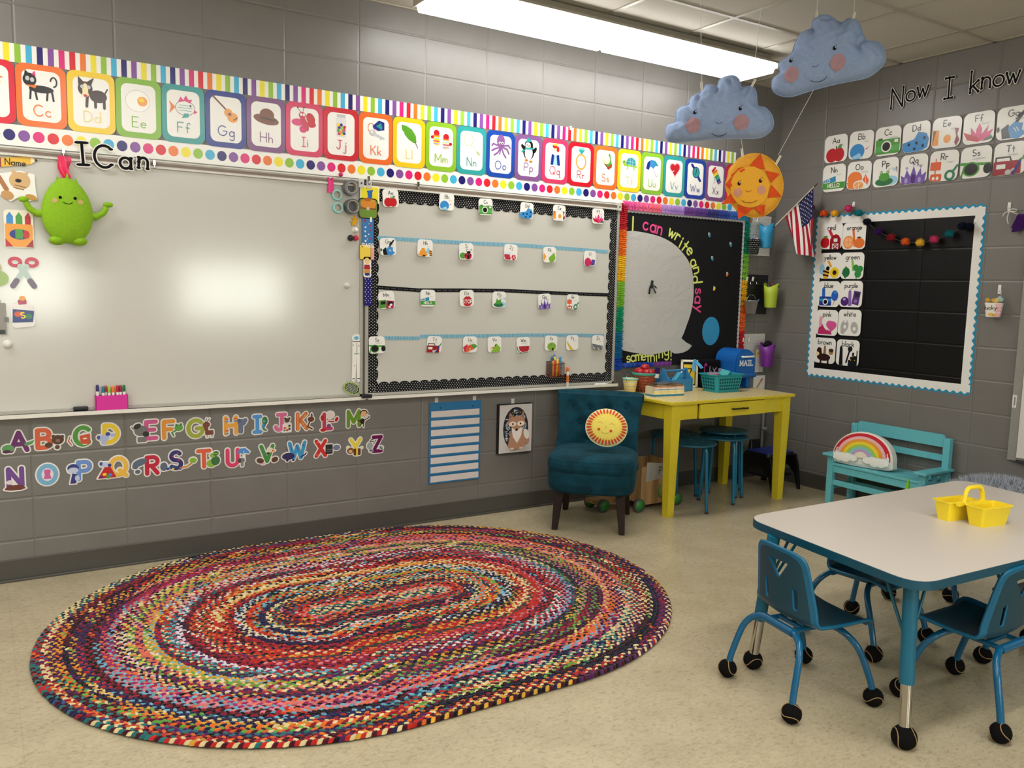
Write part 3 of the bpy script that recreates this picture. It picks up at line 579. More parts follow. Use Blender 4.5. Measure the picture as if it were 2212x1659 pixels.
def flash(lt, size, side, x, z, off, label, group, tilt=0, word=True):
    a = Art(kind='lam'); h = .5; s_ = size
    a.slab([(x_*s_, z_*s_) for x_, z_ in rrect(-.5, -.5, .5, .5, .2, 6)], 0, .0012, '#f3f1ec/lam'); a.n = .0016; a.sc = s_
    nm, pic, wd = FC[lt]
    if lt == 'Oo':
        if side == 'L': pic = "p w "+" ".join('%.1f,%.1f' % (4+33*math.cos(PI/8+i*PI/4), -17+31*math.sin(PI/8+i*PI/4)) for i in range(8))+";p r "+" ".join('%.1f,%.1f' % (4+30*math.cos(PI/8+i*PI/4), -17+28*math.sin(PI/8+i*PI/4)) for i in range(8))+";t STOP 4 -26 17 3.6 w"
        else: pic = "e -14 -10 26 22 #f08038;p #f08038 -42,-20 -34,-40 10,-42 20,-26;e 2 -30 20 14 w;e 2 -31 17 11 #f0a050;p w 10,-16 22,8 40,-18 34,-36;p #e8642c 14,-16 23,2 37,-18 32,-32;s 1.5 w 2,-42 2,-22;s 1.5 w -14,-36 10,-26;s 1.5 w 23,-4 28,-30"
    a.dsl(pic, .0117)
    a.txt(lt, 0, .2, .2, .024, 'k', sp=.22)
    if lt == 'Oo' and side == 'L': wd = 'octagon'
    if word and wd: a.txt(wd, .22 if len(wd) < 7 else .1, .085, .075, .006, '#a09c96', sp=.2)
    return onwall(a, 'letter_card', label, 'card', side, x, z, off, group, tilt)
POS = "Aa 843 428,Bb 964 436,Cc 1048 447,Dd 1137 455,Ee 1207 460,Ff 1291 467,Gg 838 533,Hh 918 536,Ii 1007 543,Jj 1103 545,Kk 1187 550,Ll 1274 558,Mm 835 648,Nn 924 644,Oo 1008 644,Pp 1078 647,Qq 1176 651,Rr 1237 652,Ss 814 745,Tt 938 744,Uu 1015 744,Vv 1068 744,Ww 1130 745,Xx 1190 741,Yy 1236 740,Zz 1291 740"
for i, s_ in enumerate(POS.split(',')):
    lt, px, py = s_.split(); x, z = L(float(px), float(py), .024)
    nm = 'red stop sign' if lt == 'Oo' else FC[lt][0]
    flash(lt, .098, 'L', x, z, .0285 if i < 6 else .0245, f'small letter card {lt} with a {nm}, on the second whiteboard', 'small letter cards on the second whiteboard', tilt=[.07, -.02, .03, -.05, 0, .04, .06, -.04, .03, -.03, .02, 0, .13, 0, .05, 0][i % 16])
    o = D.objects[bpy.context.scene.collection.objects[-1].name]
    k = MB(); k.lathe([(0, 0), (.009, 0), (.009, .0105), (0, .0105)], '#d8d4ca/plastic', seg=12); k.xf(Matrix.Rotation(-PI/2, 4, 'X')); k.build('magnet', o)
NI = "Aa Bb Cc Dd Ee Ff Gg Nn Oo Pp Qq Rr Ss Tt".split()
for i, lt in enumerate(NI):
    nm = 'sliced orange' if lt == 'Oo' else FC[lt][0]
    flash(lt, .19, 'R', .511+.2035*(i % 7), 2.472 if i < 7 else 2.266, .006, f'large letter card {lt} with a {nm}, on the right wall', 'large letter cards on the right wall', tilt=[.02, -.03, .0, .02, -.02, .01, 0, .01, -.02, .03, 0, -.02, .01, 0][i])

# ------------------------------------------------------------ cut-out words
def letter(ch, side, x, z, off, h, wd, c, label, edge=None, rot=0, serif=0, ball=0, group=None, kind='paper', squash=1):
    a = Art(kind=kind, rot=rot); W = gw(ch)*h/2
    if edge: a.n = .0012; a.txt(ch, -W, -h*.5, h, wd+edge*2, 'w', center=False, serif=serif, ball=(ball+edge/h*.8) if ball else 0); a.n += .0002
    a.txt(ch, -W, -h*.5, h, wd, c, center=False, serif=serif, ball=ball)
    return onwall(a, 'cutout_letter', label, 'letter', side, x, z, off, group)
for ch, px, py, rt in (('I', 178, 332, .05), ('C', 222, 338, .02), ('a', 271, 352, 0), ('n', 310, 352, -.05)):
    x, z = L(px, py, .035); h = .100; z2 = z+(.024 if ch in 'an' else 0)
    letter(ch, 'L', x, z2, .034, h, .0125, 'k', f'black cut-out letter {ch} of "I Can" over the left whiteboard', .005, rt, serif=.05, group='cut-out letters reading I Can')
for w_, ch, px, py, rt in (('Now', 'N', 1938, 211, .0), ('Now', 'o', 1967, 207, 0), ('Now', 'w', 1993, 198, 0), ('I', 'I', 2050, 190, 0), ('know', 'k', 2106, 176, 0), ('know', 'n', 2130, 178, 0), ('know', 'o', 2157, 174, 0), ('know', 'w', 2188, 167, 0)):
    u, z = R(px, py, .01); h = .125
    letter(ch, 'R', u, z+(.031 if ch in 'onw' else 0), .008, h, .0118, 'k', f'black cut-out letter {ch} of the word "{w_}" high on the right wall', .004, rt, ball=.07, group='cut-out letters reading Now I know')
# ------------------------------------------------------------ animal letter stickers under the whiteboards
ST = """A|40.5 954|#6b1a6e|e -42 -28 24 17 #5c9c60;e -48 -42 16 8 #4a1a40;p #5c9c60 20,-10 62,4 52,-14 24,-22|green alligator
B|95 948|#e0603c|e 55 -8 25 22 #54331f;e 55 -12 9 8 #8a6a50;e 38 8 8 8 #54331f;e 74 6 7 7 #54331f;e 18 -30 16 13 #54331f;e 52 -42 10 10 #54331f|brown bear
C|177 942|#4f9c3c|e 12 -16 22 26 #f2ece6;p #d8502c -10,2 34,10 34,-40 -6,-36;s 4 #c8402c -44,-38 -56,-20 -50,0;e 12 -12 9 4 w|orange cat
D|240 937|#f0d030|e -32 -18 24 17 #b8c4ea;e -54 -14 7 10 #4a58a8;e -14 0 10 9 #3a489c;e 6 -6 12 9 #b8c4ea;e -32 -40 12 10 #b8c4ea|blue dog
E|326.6 929|#d65a98|e -46 0 30 26 #77777a;e -62 22 18 12 #262628 30;e -24 -18 15 14 #262628;r -62 -56 -22 -30 #77777a 4;s 5 #77777a -78,8 -86,20|grey elephant
F|364.5 928|#e89a34|e 46 6 20 16 #5aa63c;e 36 20 6 6 #2f7a3a;e 56 22 6 6 #2f7a3a;s 7 #3f9040 34,-6 14,-16 22,-32|green frog
G|423 925|#a2b034|e 50 14 18 15 #7a3420;p #7a3420 36,4 58,6 62,-40 50,-24 44,-18;r 44 -38 84 -14 #7a3420 4;s 3 #3a1a14 50,24 66,44;s 3 #3a1a14 46,26 52,46;r 50 -50 58 -38 #c8b8b0;r 72 -50 80 -38 #c8b8b0|brown goat
H|499 919|#f0a838|e 54 12 22 18 #64708e;e 40 22 10 10 #4c5674;r 36 -44 60 4 #64708e 8;e 72 22 10 12 #64708e;s 6 #d8503c -28,34 -14,34;s 6 #d8503c 14,34 28,34;s 6 #3b8fd2 -28,22 -14,22;s 6 #3b8fd2 14,22 28,22;s 6 #d8503c -28,-26 -14,-26;s 6 #3b8fd2 -28,-40 -14,-40|grey hippo
I|556 916.5|#4a98dc|e 38 16 15 22 #2f7a46;e 34 14 6 6 #5ac0d8;s 9 #2f7a46 40,-2 30,-26 44,-34;e 30 -12 9 12 #3a8ac0|green iguana
J|606 912|#dc6a9c|r 10 -52 54 -10 #f0e6e6 3;e 22 -32 7 6 m;e 36 -30 7 6 y;e 46 -38 6 6 B;e 20 -44 6 5 g;e 34 -44 7 5 r;e 46 -22 6 6 k;e 34 8 14 12 #54331f;e 24 18 6 6 #54331f;e 46 18 6 6 #54331f|jar of jelly beans
K|652.6 910|#d8703c|e 48 8 18 14 #6a3a22;e 52 28 5 12 #6a3a22;s 8 #6a3a22 40,-6 30,-30 54,-44;s 3 #f0d060 -24,40 -24,-44;s 3 #f0d060 0,8 20,40;s 3 #f0d060 0,-4 20,-40|brown kangaroo
L|707.8 910|#c83a60|e 14 34 22 18 #f2dede;s 7 r 6,0 34,-4;e -30 20 10 16 r;e 50 8 9 14 r -30;e -26 -46 16 9 r;e 6 -24 12 10 #7a4a90|red lobster
M|764 904|#6f9c30|e 58 22 20 17 #e8b890;a 6 N 58 24 20 18 0 180;e 50 -18 13 16 N;s 5 N 60,-14 86,0 90,8;s 5 N 40,-20 22,-10;s 5 N 46,-30 36,-46;s 5 N 56,-30 58,-50|brown monkey
N|33 1031.6|#6e3f92|p #6a2a1a -44,-52 -30,-34 24,-34 40,-52 20,-58 -20,-58;e -22 -20 14 10 #e8d8e0|brown nest
O|102.5 1025|#74b0d4|e 0 0 24 30 #e8dfe8;p #c85a9c -14,14 14,14 10,0 16,-20 -16,-20 -10,0;e 0 18 14 6 #c85a9c|pink owl
P|182 1016|#6a92d4|e -46 14 24 20 #28307e;e -46 4 22 14 #c4cce8;p #28307e -50,-10 -30,-16 -28,-30 -36,-58 -60,-58;e -30 -34 10 14 #c4cce8|blue penguin
Q|255.7 1007.6|#f0be4c|e -56 14 24 12 #c4cce8;e -74 20 7 9 #4a58a8;e -38 10 8 8 #28307e;p r -60,2 -34,2 -10,-50 -90,-50;e -60 -32 9 7 y;e -36 -36 9 7 #3b8fd2;e -76 -44 8 6 #5a2a78;e -46 -46 9 7 g|blue dog in a patchwork robe
R|329 1005|#c41e40|e -56 18 34 17 #5c6a80 20;e -76 0 14 12 #5c6a80;e -66 -26 12 10 #5c6a80;e 52 -12 17 21 #5c6a80|grey rhino
S|380 994|#2a2470|s 12 #2a3a80 -40,-40 -10,-30 20,-44;s 8 #c88a40 20,-40 52,-36 72,-22;e 80 -8 17 14 #88b83c;e -14 -42 6 5 y;e -30 -36 5 5 #3b8fd2;e 8 34 4 4 m;e -14 20 4 4 m;e 12 0 4 4 m|green headed snake
T|440.5 991|#dc5a34|e 36 -26 24 20 #8cb83c;e 56 -14 22 24 #2a6a38;e 42 14 14 12 #8cb83c;e 58 22 15 12 #2a6a38;s 3 q 44,24 70,20|two green turtles
U|502.5 988.6|#dc3468|p #4a90d8 22,18 36,44 62,46 86,24 80,14 66,20 54,14 40,20;s 3 w 56,30 58,-10;e 44 -18 17 14 #7a787c;e 34 -18 8 12 #403e42;r 40 -50 54 -28 #8a888c 4|grey mouse under a blue umbrella
V|576.8 980|#3f8c3c|e 18 18 14 13 #e8dcc0;p o 26,20 44,14 26,6;e -36 -34 20 14 #5a3420 -20;e 40 -34 18 14 #5a3420 20;e 4 2 8 6 N;s 4 m -26,-52 -14,-52|brown vulture
W|642 972.7|#3f9cd0|e -48 -28 34 19 #2c1c60;e -54 -50 7 6 #2c1c60;e -22 -50 7 6 #2c1c60;s 7 #2c1c60 20,-36 42,-26 48,-18;s 3 B -40,34 -28,0;s 3 B -6,30 6,0;s 3 B 26,30 38,20|purple whale
X|693 968.5|#d4302c|r 26 -34 66 18 #2c2c30 4;s 3 a 32,-10 60,-10;s 3 a 32,-20 60,-20;e 88 -2 20 15 #7484a0;s 3 #f0a080 -22,34 -6,34;s 3 #f0a080 -26,-34 -8,-34|grey hippo with an accordion
Y|768 965|#f2dc50|e -30 -20 20 18 #8a5a34;e -30 -24 11 9 #e0b890;r -12 -48 30 -10 #6a3a20 6;s 10 #f2dc50 8,-8 8,-46;e -44 -2 6 6 c;e 36 -8 6 4 c|brown yak
Z|814.8 959|#6e1458|e -44 -6 18 20 #a8b0b4;s 5 k -40,24 -24,30;s 5 k -44,16 -22,18;e -36 -34 13 11 #b0b8bc;s 4 k -46,-30 -28,-36;e 22 -24 14 12 #b0b8bc;s 4 k 16,-16 30,-32|zebra"""
for ln in ST.split('\n'):
    ch, pp, cl, pic, words = ln.split('|'); px, py = map(float, pp.split()); x, z = L(px, py, .003)
    h = .104; a = Art(kind='lam', dn=.0002); a.sc = h; a.grow = .06
    back = pic.split(';')
    W = gw(ch)/2*.78
    def gl(c_, wd):
        for stt in glyph(ch): a.st([((p_[0]*.78-W), p_[1]*.8-.4) for p_ in stt], wd, c_, step=False)
        a.n += a.dn
    a.only = 'w'; gl('w', .2); a.dsl(pic); a.only = None; a.grow = 0; a.n += .0003; gl(cl, .2); a.dsl(pic)
    if ch in 'SDAHR':
        pass
    onwall(a, 'letter_sticker', f'thick letter {ch} sticker with a {words}, below the whiteboards', 'sticker', 'L', x, z, .001, 'animal letter stickers below the whiteboards')

# ------------------------------------------------------------ things on the whiteboards
def card_from(name, label, cat, px, py, w_, h_, base, pic, off=.016, kind='lam', r=.01, tilt=0, sc=None, side='L', u=.01, group=None):
    x, z = (L if side == 'L' else R)(px, py, off+.002); a = Art(kind=kind)
    if base: a.slab(rrect(-w_/2, -h_/2, w_/2, h_/2, r, 5), 0, .001, C(base, kind))
    a.n = .0013; a.sc = sc or h_; a.dsl(pic, u)
    return onwall(a, name, label, cat, side, x, z, off, group, tilt)
card_from('pencil_name_card', 'yellow pencil shaped card reading Name at the top left of the whiteboard', 'card', 33, 350, .155, .055, None, "p #e8b83c -120,-52 110,-8 150,28 110,62 -120,20;p #8a2a30 -120,-52 -100,-48 -100,24 -120,20;p c 110,-8 150,28 110,62;e 148 28 10 10 k;t Name 0 -26 50 7 k", sc=.055)
card_from('cat_card', 'cut-out card of a tan cartoon cat on the whiteboard, under the pencil', 'card', 37, 401, .15, .14, None, "p w -52,-30 -50,34 10,48 50,40 52,-10 56,-40 20,-50 0,-38 -20,-52;e 8 16 30 28 #d8b07c;p #d8b07c -14,34 -12,52 4,40;p #d8b07c 30,34 34,46 20,42;e 4 16 9 6 k;s 14 #b0764a -50,24 -30,-14;e -28 -32 18 14 #c89860 -20;e 38 -34 17 9 #c89044 -15;s 2 #8a5a34 -6,2 24,-4;s 2 #8a5a34 -10,-6 18,-12")
card_from('crayon_box_card', 'cut-out card of a yellow crayon box with three crayons', 'card', 40, 495, .125, .165, None, "r -34 -50 36 52 #f4ecd8 10;r -32 -48 34 14 O 4;p b -28,14 -28,34 -20,46 -12,34 -12,14;p g -6,14 -6,34 2,46 10,34 10,14;p r 16,14 16,34 24,46 30,34 30,14;e 2 -14 24 14 B;r -8 -26 10 0 g;e 18 -14 8 11 r;p r -32,-26 -14,-48 -32,-48;p #a02c34 34,-26 16,-48 34,-48")
card_from('scissors_card', 'cut-out card of red handled scissors on the whiteboard', 'card', 50, 588, .13, .15, None, "a 10 #c8304c -20 30 14 11 0 360;a 10 #c8304c 24 30 14 11 0 360;s 14 #b8ccc4 -8,18 26,-34;s 14 #b8ccc4 10,18 -24,-34;s 16 #6a5a70 18,-26 28,-42;s 16 #6a5a70 -18,-26 -28,-42")
card_from('glue_card', 'cut-out card of a glue bottle with a blue label on the whiteboard', 'card', 50, 675, .12, .14, None, "r -36 -48 30 32 #ece6e4 12;r -10 26 14 42 #b03050 3;e 4 46 9 8 O;p #26387c -34,-30 24,-34 32,2 -28,14;e -14 -4 12 9 #d8502c;e 14 -14 10 9 #2a7a4c;t S -2 -18 18 4 y", tilt=.1)
card_from('pear_card', 'cut-out card of a green shape at the very left edge of the whiteboard', 'card', 0, 592, .1, .14, None, "e -8 -14 32 26 #9cb86a;e -10 20 16 18 #b8b48a")
card_from('marker_card', 'cut-out card of a grey marker at the very left edge of the whiteboard', 'card', -4, 685, .1, .16, None, "r -20 -50 20 40 #8e8880 3;r 14 -14 26 0 #706a64 2;r -16 -48 16 -36 k;e 0 44 8 8 a")
def magnet(px, py, r, c, label, off=.012, kind='plastic', ball=False):
    x, z = L(px, py, off+.01); k = MB()
    if ball: k.ell((0, -r*.8, 0), r, C(c, kind), 14, 9)
    else:
        k.lathe([(0, 0), (r, 0), (r*.95, .006), (r*.5, .008), (r*.42, .014), (r*.62, .02), (r*.55, .024), (0, .025)], C(c, kind), seg=18); k.xf(Matrix.Rotation(PI/2, 4, 'X'))
    return tag(k.build('magnet', loc=(x, -off, z)), label, 'magnet')
magnet(17, 744, .021, '#e8e4dc', 'round white knob magnet at the lower left of the left whiteboard')
magnet(750, 617, .017, '#dcd8d0', 'round clear-white knob magnet halfway down the left whiteboard', kind='gloss')
magnet(768, 497, .018, '#f0ede6', 'round white magnet under the yellow stars')
magnet(757, 514, .017, '#3a3a3e', 'small black and white knitted ball magnet', kind='felt', ball=True)
magnet(769, 514, .015, '#cc4454', 'small red and white knitted ball magnet', kind='felt', ball=True)
magnet(737, 377, .012, 'm', 'small pink magnet at the top rail of the left whiteboard', off=.03)
x, z = L(715, 402, .03)
k = MB(); k.frus(rrect(-.018, -.006, .018, .006, .004), -.035, rrect(-.015, -.006, .015, .006, .004), .03, '#e0307c/plastic', True); k.ell((-.011, 0, .036), (.008, .007, .012), '#e0307c/plastic'); k.ell((.011, 0, .036), (.008, .007, .012), '#e0307c/plastic')
tag(k.build('clip', loc=(x, -.025, z), bev=.003), 'pink plastic clip magnet beside the tape rolls', 'clip')
for px, py, ro, ri, c, wd, lb in ((759, 405, .042, .030, '#6f6f74', .048, 'large grey roll of tape at the top right of the left whiteboard'), (762, 446, .041, .033, '#55585e', .048, 'large grey roll of tape, lower of the two big rolls'),
                          (731, 420, .029, .021, '#8fd0cc', .022, 'small teal roll of tape, upper of the two small rolls'), (733, 448, .029, .021, '#8fd0cc', .022, 'small teal roll of tape, lower of the two small rolls')):
    x, z = L(px, py, .05); k = MB()
    k.lathe([(ri, 0), (ro, 0), (ro, wd), (ri, wd), (ri, 0)], c+'/plastic', seg=32, sm=False); k.lathe([(ri-.003, 0), (ri, 0), (ri, wd), (ri-.003, wd), (ri-.003, 0)], '#b9b2a4/paper', seg=32, sm=False)
    if ro > .04: k.lathe([(0, .006), (ri-.003, .006)], '#62646a/plastic', seg=24, sm=False)
    k.xf(Matrix.Rotation(PI/2, 4, 'X')); tag(k.build('tape_roll', loc=(x, -.0125, z)), lb, 'tape roll', 'magnetic tape rolls on the whiteboard')
for px, py, rt in ((767, 474, .3), (764, 481, -.2)):
    x, z = L(px, py, .02); a = Art(kind='felt', rot=rt); pts = [((.024 if i % 2 == 0 else .011)*math.sin(i*PI/5), (.024 if i % 2 == 0 else .011)*math.cos(i*PI/5)) for i in range(10)]
    a.slab(pts, 0, .006, '#d8a62c/felt'); tag(a.build('star', loc=(x, -.013-(.007 if rt < 0 else 0), z)), 'yellow felt star magnet, '+('upper' if rt > 0 else 'lower')+' of the pair under the tape rolls', 'star magnet', 'yellow star magnets')
# pass lanyard hanging between the boards
def Lw(p, off=.02): return L(p[0], p[1], off)
x0, z0 = L(796, 392, .02); x1, z1 = L(795, 660, .02)
a = Art(kind='paper'); a.slab([(-.022, 0), (.022, 0), (.022, z1-z0), (-.022, z1-z0)], 0, .001, '#221f78/paper'); a.n = .0012; zz = -.01; r = 0
while zz > z1-z0+.006:
    for xx in ((-.012, .012) if r % 2 else (0, -.0215+.003, .0215-.003)): a.e(xx, zz, .0024, .0024, 'w', step=False)
    zz -= .012; r += 1
onwall(a, 'ribbon', 'navy white-dotted ribbon hanging between the two whiteboards, holding the passes', 'ribbon', 'L', x0, z0, .0235)
card_from('pass_card', 'yellow pass card with a blue bin, topmost on the navy ribbon', 'pass card', 799, 420, .115, .095, '#f4f0c0', "r -52 -42 52 42 #f0e030 4;p #2c68b8 -16,20 16,26 14,-22 -12,-24;p #2c68b8 -20,20 20,28 18,16 -18,12;r -30 -38 36 -32 #b8b040", off=.026, r=.008)
card_from('pass_card', 'backpack shaped pass card on the navy ribbon', 'pass card', 795, 449, .1, .12, None, "r -46 -50 48 44 k 16;r -42 -46 44 40 #7a8a3c 14;e 2 18 38 26 #dc8c34;r -32 -40 36 -10 #6f9438 8;s 5 #8a4a20 -34,-2 38,-4;e 0 -4 8 8 #c8bca8;e -2 38 18 8 #b8642c", off=.026)
card_from('pass_card', 'tall blue pass card reading PASS on the navy ribbon', 'pass card', 795, 500, .068, .19, '#3c7cb8', "t PASS 0 -46 11 2.6 w;e -9 30 3 4 r;r 6 28 12 42 w 1;e 8 18 3 3 #b83058;e -8 12 3 2 w;e 9 4 2 3 r;e -9 0 3 3 #d8dce0;e 2 -8 2 2 w;e -8 -14 3 3 c;e 8 -20 3 3 #b83058;e -8 -28 3 3 w;e 3 22 1.5 1.5 y;e -2 -22 1.5 1.5 y", off=.026, r=.004)
card_from('pass_card', 'yellow and pink pass card on the navy ribbon', 'pass card', 793, 545, .088, .085, '#3a3420', "r -50 -47 50 47 #f0d050 8;r 26 -47 50 47 #e8a8a0 6;s 2 N 26,-46 26,46", off=.026, r=.01)
card_from('pass_card', 'girl shaped pass card in a red shirt, lowest on the navy ribbon', 'pass card', 793, 577, .05, .11, None, "r -20 -52 22 52 #f0ece4 10;e 0 32 14 16 #e8c858;e 0 28 9 10 #f0c8a0;p #a8283c -14,12 14,12 18,-10 -18,-10;r -16 -32 16 -10 #c89048 4;r -12 -44 14 -30 B;e -8 -46 6 4 w;e 8 -46 6 4 w", off=.026)
# white doll measuring strip and the round paddle
o = card_from('paper_doll', 'long thin white paper doll with green cuffs, beside the edge of the left whiteboard', 'paper doll', 770, 773, .05, .28, None, "e 0 40 10 8 #f2f0ea;e 0 40 6 4.5 #8cc8dc;s 1.5 B -2,40 2,40;p #f2f0ea -9,33 9,33 11,0 9,-46 5,-50 1,-46 0,2 -2,-46 -6,-50 -10,-46 -9,0;s 1.5 k -7,33 7,33;s 1.2 G -5,8 5,8;e -7 26 1.2 1.2 g;e 5 24 1.2 1.2 r;e -4 -16 1 1 r;s 1.5 G -8,-42 -4,-42;s 1.5 G 2,-42 8,-42;s .8 k 0,30 1,18 0,10", off=.016)
o = card_from('fan', 'oval black fan with honeycomb dots and a lime rim, at the tray', 'fan', 760, 839, .09, .075, None, "e 0 0 64 42 #1c1e1a -22;a 1 k 0 0 1 1 0 1", off=.03)
for v in list(range(1)):
    pass
fa = Art(kind='paper'); fa.n = 0
for j in range(-3, 4):
    for i in range(-5, 6):
        u, v = i*.0095+(j % 2)*.00475, j*.0082
        if (u/.044)**2+(v/.027)**2 < 1: c_, s_ = math.cos(-.38), math.sin(-.38); fa.e(u*c_-v*s_, u*s_+v*c_, .0038, .0034, '#a9b4a0', step=False)
fa.n = .001
for i in range(28):
    t0, t1 = 2*PI*i/28, 2*PI*(i+1)/28; f_ = lambda t: (.048*math.cos(t)*math.cos(.38)+.0315*math.sin(t)*math.sin(.38), -.048*math.cos(t)*math.sin(.38)+.0315*math.sin(t)*math.cos(.38))
    fa.st([f_(t0), f_(t1)], .005, '#b4c860', step=False)
fa.build('honeycomb_print', o, loc=(0, -.0016, 0))
# marker box, markers, eraser on the tray
bx_, bz_ = L(243, 880, .06)
zt = .791
k = MB(); W2 = .083
xL = L(206, 850, .05)[0]; xR = L(276, 850, .05)[0]; bw = (xR-xL)
for a_ in ((0, bw, -.042, -.039, 0, .078), (0, bw, -.003, 0, 0, .078), (0, .003, -.042, 0, 0, .078), (bw-.003, bw, -.042, 0, 0, .078), (0, bw, -.042, 0, 0, .003)): k.bx(*a_, '#d8209a/plastic')
k.build('marker_box', loc=(xL, -.0135, zt+.0005), bev=.001); tag(D.objects['marker_box'], 'magenta plastic box of markers standing on the left whiteboard tray', 'marker box')
def marker(name, loc, c, label, cap=.034, body=.085, r=.0062, rot=(0, 0, 0), bodyc='#eeece6', group=None, cat='marker'):
    t = thing(name, label, cat, loc, group=group, rot=rot)
    b_ = MB(); b_.lathe([(0, 0), (r, 0), (r, body), (r*.7, body+.006), (0, body+.006)], bodyc+'/plastic', seg=12); b_.lathe([(r*1.02, body*.3), (r*1.02, body*.75)], C(c, 'plastic'), seg=12); b_.build('barrel', t)
    q_ = MB(); q_.lathe([(r*1.05, body), (r*1.05, body+cap*.8), (r*.8, body+cap), (0, body+cap)], C(c, 'plastic'), seg=12); q_.build('cap', t); return t
MK = [('#33206c', 0, .028, 'dark purple capped'), ('#1f7f96', .017, .014, 'teal capped'), ('#9cc43c', .035, .013, 'lime capped'), ('#f07c28', .047, .014, 'orange capped'), ('#c03c3c', .026, .016, 'brick red capped'), ('#b8203c', .060, .016, 'crimson capped'), ('#8c1c30', .069, .016, 'dark red capped'), ('#1c6c34', .080, .018, 'dark green capped')]
for i, (c, dx, up, nm) in enumerate(MK):
    marker('marker', (xL+.011+dx*bw/.097, -.0345 if i != 4 else -.022, zt+.004), c, nm+' marker standing in the magenta box', body=.078+up*.55, cap=.032, group='markers in the magenta box')
x, z = L(175, 880, .05)
k = MB(); k.bx(-.032, .032, -.03, .0, 0, .01, '#26262c/felt'); k.bx(-.032, .032, -.03, 0, .01, .028, '#16181f/plastic'); tag(k.build('whiteboard_eraser', loc=(x, -.022, zt+.0005), bev=.006), 'black whiteboard eraser on the tray left of the magenta box', 'eraser')
# black binder clip under the joint
x, z = L(790, 856, .06); k = MB(); k.bx(-.03, .03, -.02, .0, -.008, .012, '#101012/plastic'); tag(k.build('binder_clip', loc=(x, -.065, z), bev=.004), 'black clip on the tray where the two whiteboards meet', 'clip')
# wire basket with markers on board two
x, z = L(1203, 800, .06); t = thing('wire_basket', 'copper wire magnet basket full of markers at the foot of the second whiteboard', 'basket', (x, -.0175, z-.045))
k = MB(); Wb, Db, Hb = .056, .05, .088; cw = '#8a4a34/metal'
def loop(zz, e=0): return [(-Wb, 0, zz+.012), (Wb, 0, zz+.012), (Wb, -Db, zz), (-Wb, -Db, zz)]
for zz in (.002, Hb): k.tube(loop(zz), .0022, cw, 6, closed=True)
k.build('rim', t)
k = MB()
for i in range(13):
    x_ = -Wb+2*Wb*i/12; k.tube([(x_, -Db, .002), (x_, -Db, Hb)], .0008, cw, 4); k.tube([(x_, 0, .014), (x_, 0, Hb+.01)], .0008, cw, 4); k.tube([(x_, 0, .014), (x_, -Db, .002)], .0008, cw, 4)
for j in range(1, 11):
    zz = j*Hb/11; k.tube(loop(zz), .0008, cw, 4, closed=True)
for i in range(1, 6):
    y_ = -Db*i/6
    for s_ in (-1, 1): k.tube([(s_*Wb, y_, .004), (s_*Wb, y_, Hb)], .0008, cw, 4)
k.build('wire_mesh', t)
for i, (dx, dy, c, hh, tl, nm) in enumerate(((-.036, -.02, '#16606c', .125, .12, 'dark teal'), (-.024, -.012, '#2c6cc8', .14, .2, 'blue'), (-.022, -.036, '#f0a030', .1, -.02, 'amber'), (-.006, -.034, '#e03c50', .105, 0, 'pink red'), (.006, -.034, '#f0dc30', .11, .05, 'yellow'), (.012, -.015, '#f0e060', .125, -.1, 'pale yellow'), (.028, -.032, '#f06c28', .095, -.12, 'orange'), (.034, -.015, '#3c90c0', .125, .12, 'sky blue'))):
    marker('marker', (x+dx, -.0135+dy, z-.038), c, nm+' marker standing in the copper wire basket', body=hh-.035, cap=.035, r=.0065, rot=(0, tl, 0), bodyc=c, group='markers in the copper wire basket')
x, z = L(1226, 820, .04); marker('marker', (x, -.04, .7925), 'o', 'white marker with an orange cap standing upright on the tray', body=.10, cap=.03, r=.009)
x, z = L(1312, 829, .04); marker('marker', (x, -.043, .7975), 'w', 'white marker lying on the tray at the right end', body=.08, cap=.03, r=.007, rot=(0, -PI/2, 0))
# rail hooks
for px, py, lb in ((137, 326, 'above the green plush'), (903, 398, 'above the letter cards'), (796, 386, 'above the navy ribbon'), (333, 352, 'beside the letter n')):
    x, z = L(px, py, .03); k = MB(); k.bx(-.007, .007, -.006, .004, -.012, .014, '#c8c4bc/chrome'); k.tube([(0, -.004, -.01), (0, -.008, -.026), (0, -.016, -.032), (0, -.02, -.024)], .002, '#d8d6d0/chrome', 6)
    tag(k.build('rail_hook', loc=(x, -.03, z), bev=.002), 'small metal hook clipped to the whiteboard rail '+lb, 'hook', 'metal hooks on the whiteboard rail')
x, z = L(1232, 277); k = MB(); k.bx(-.007, .007, -.005, 0, -.012, .012, '#e8e6e0/plastic'); k.tube([(0, -.005, .004), (0, -.014, .002), (0, -.016, .012)], .0025, '#e8e6e0/plastic', 6)
tag(k.build('wall_hook', loc=(x, 0, z)), 'tiny white adhesive hook just above the striped border', 'hook')

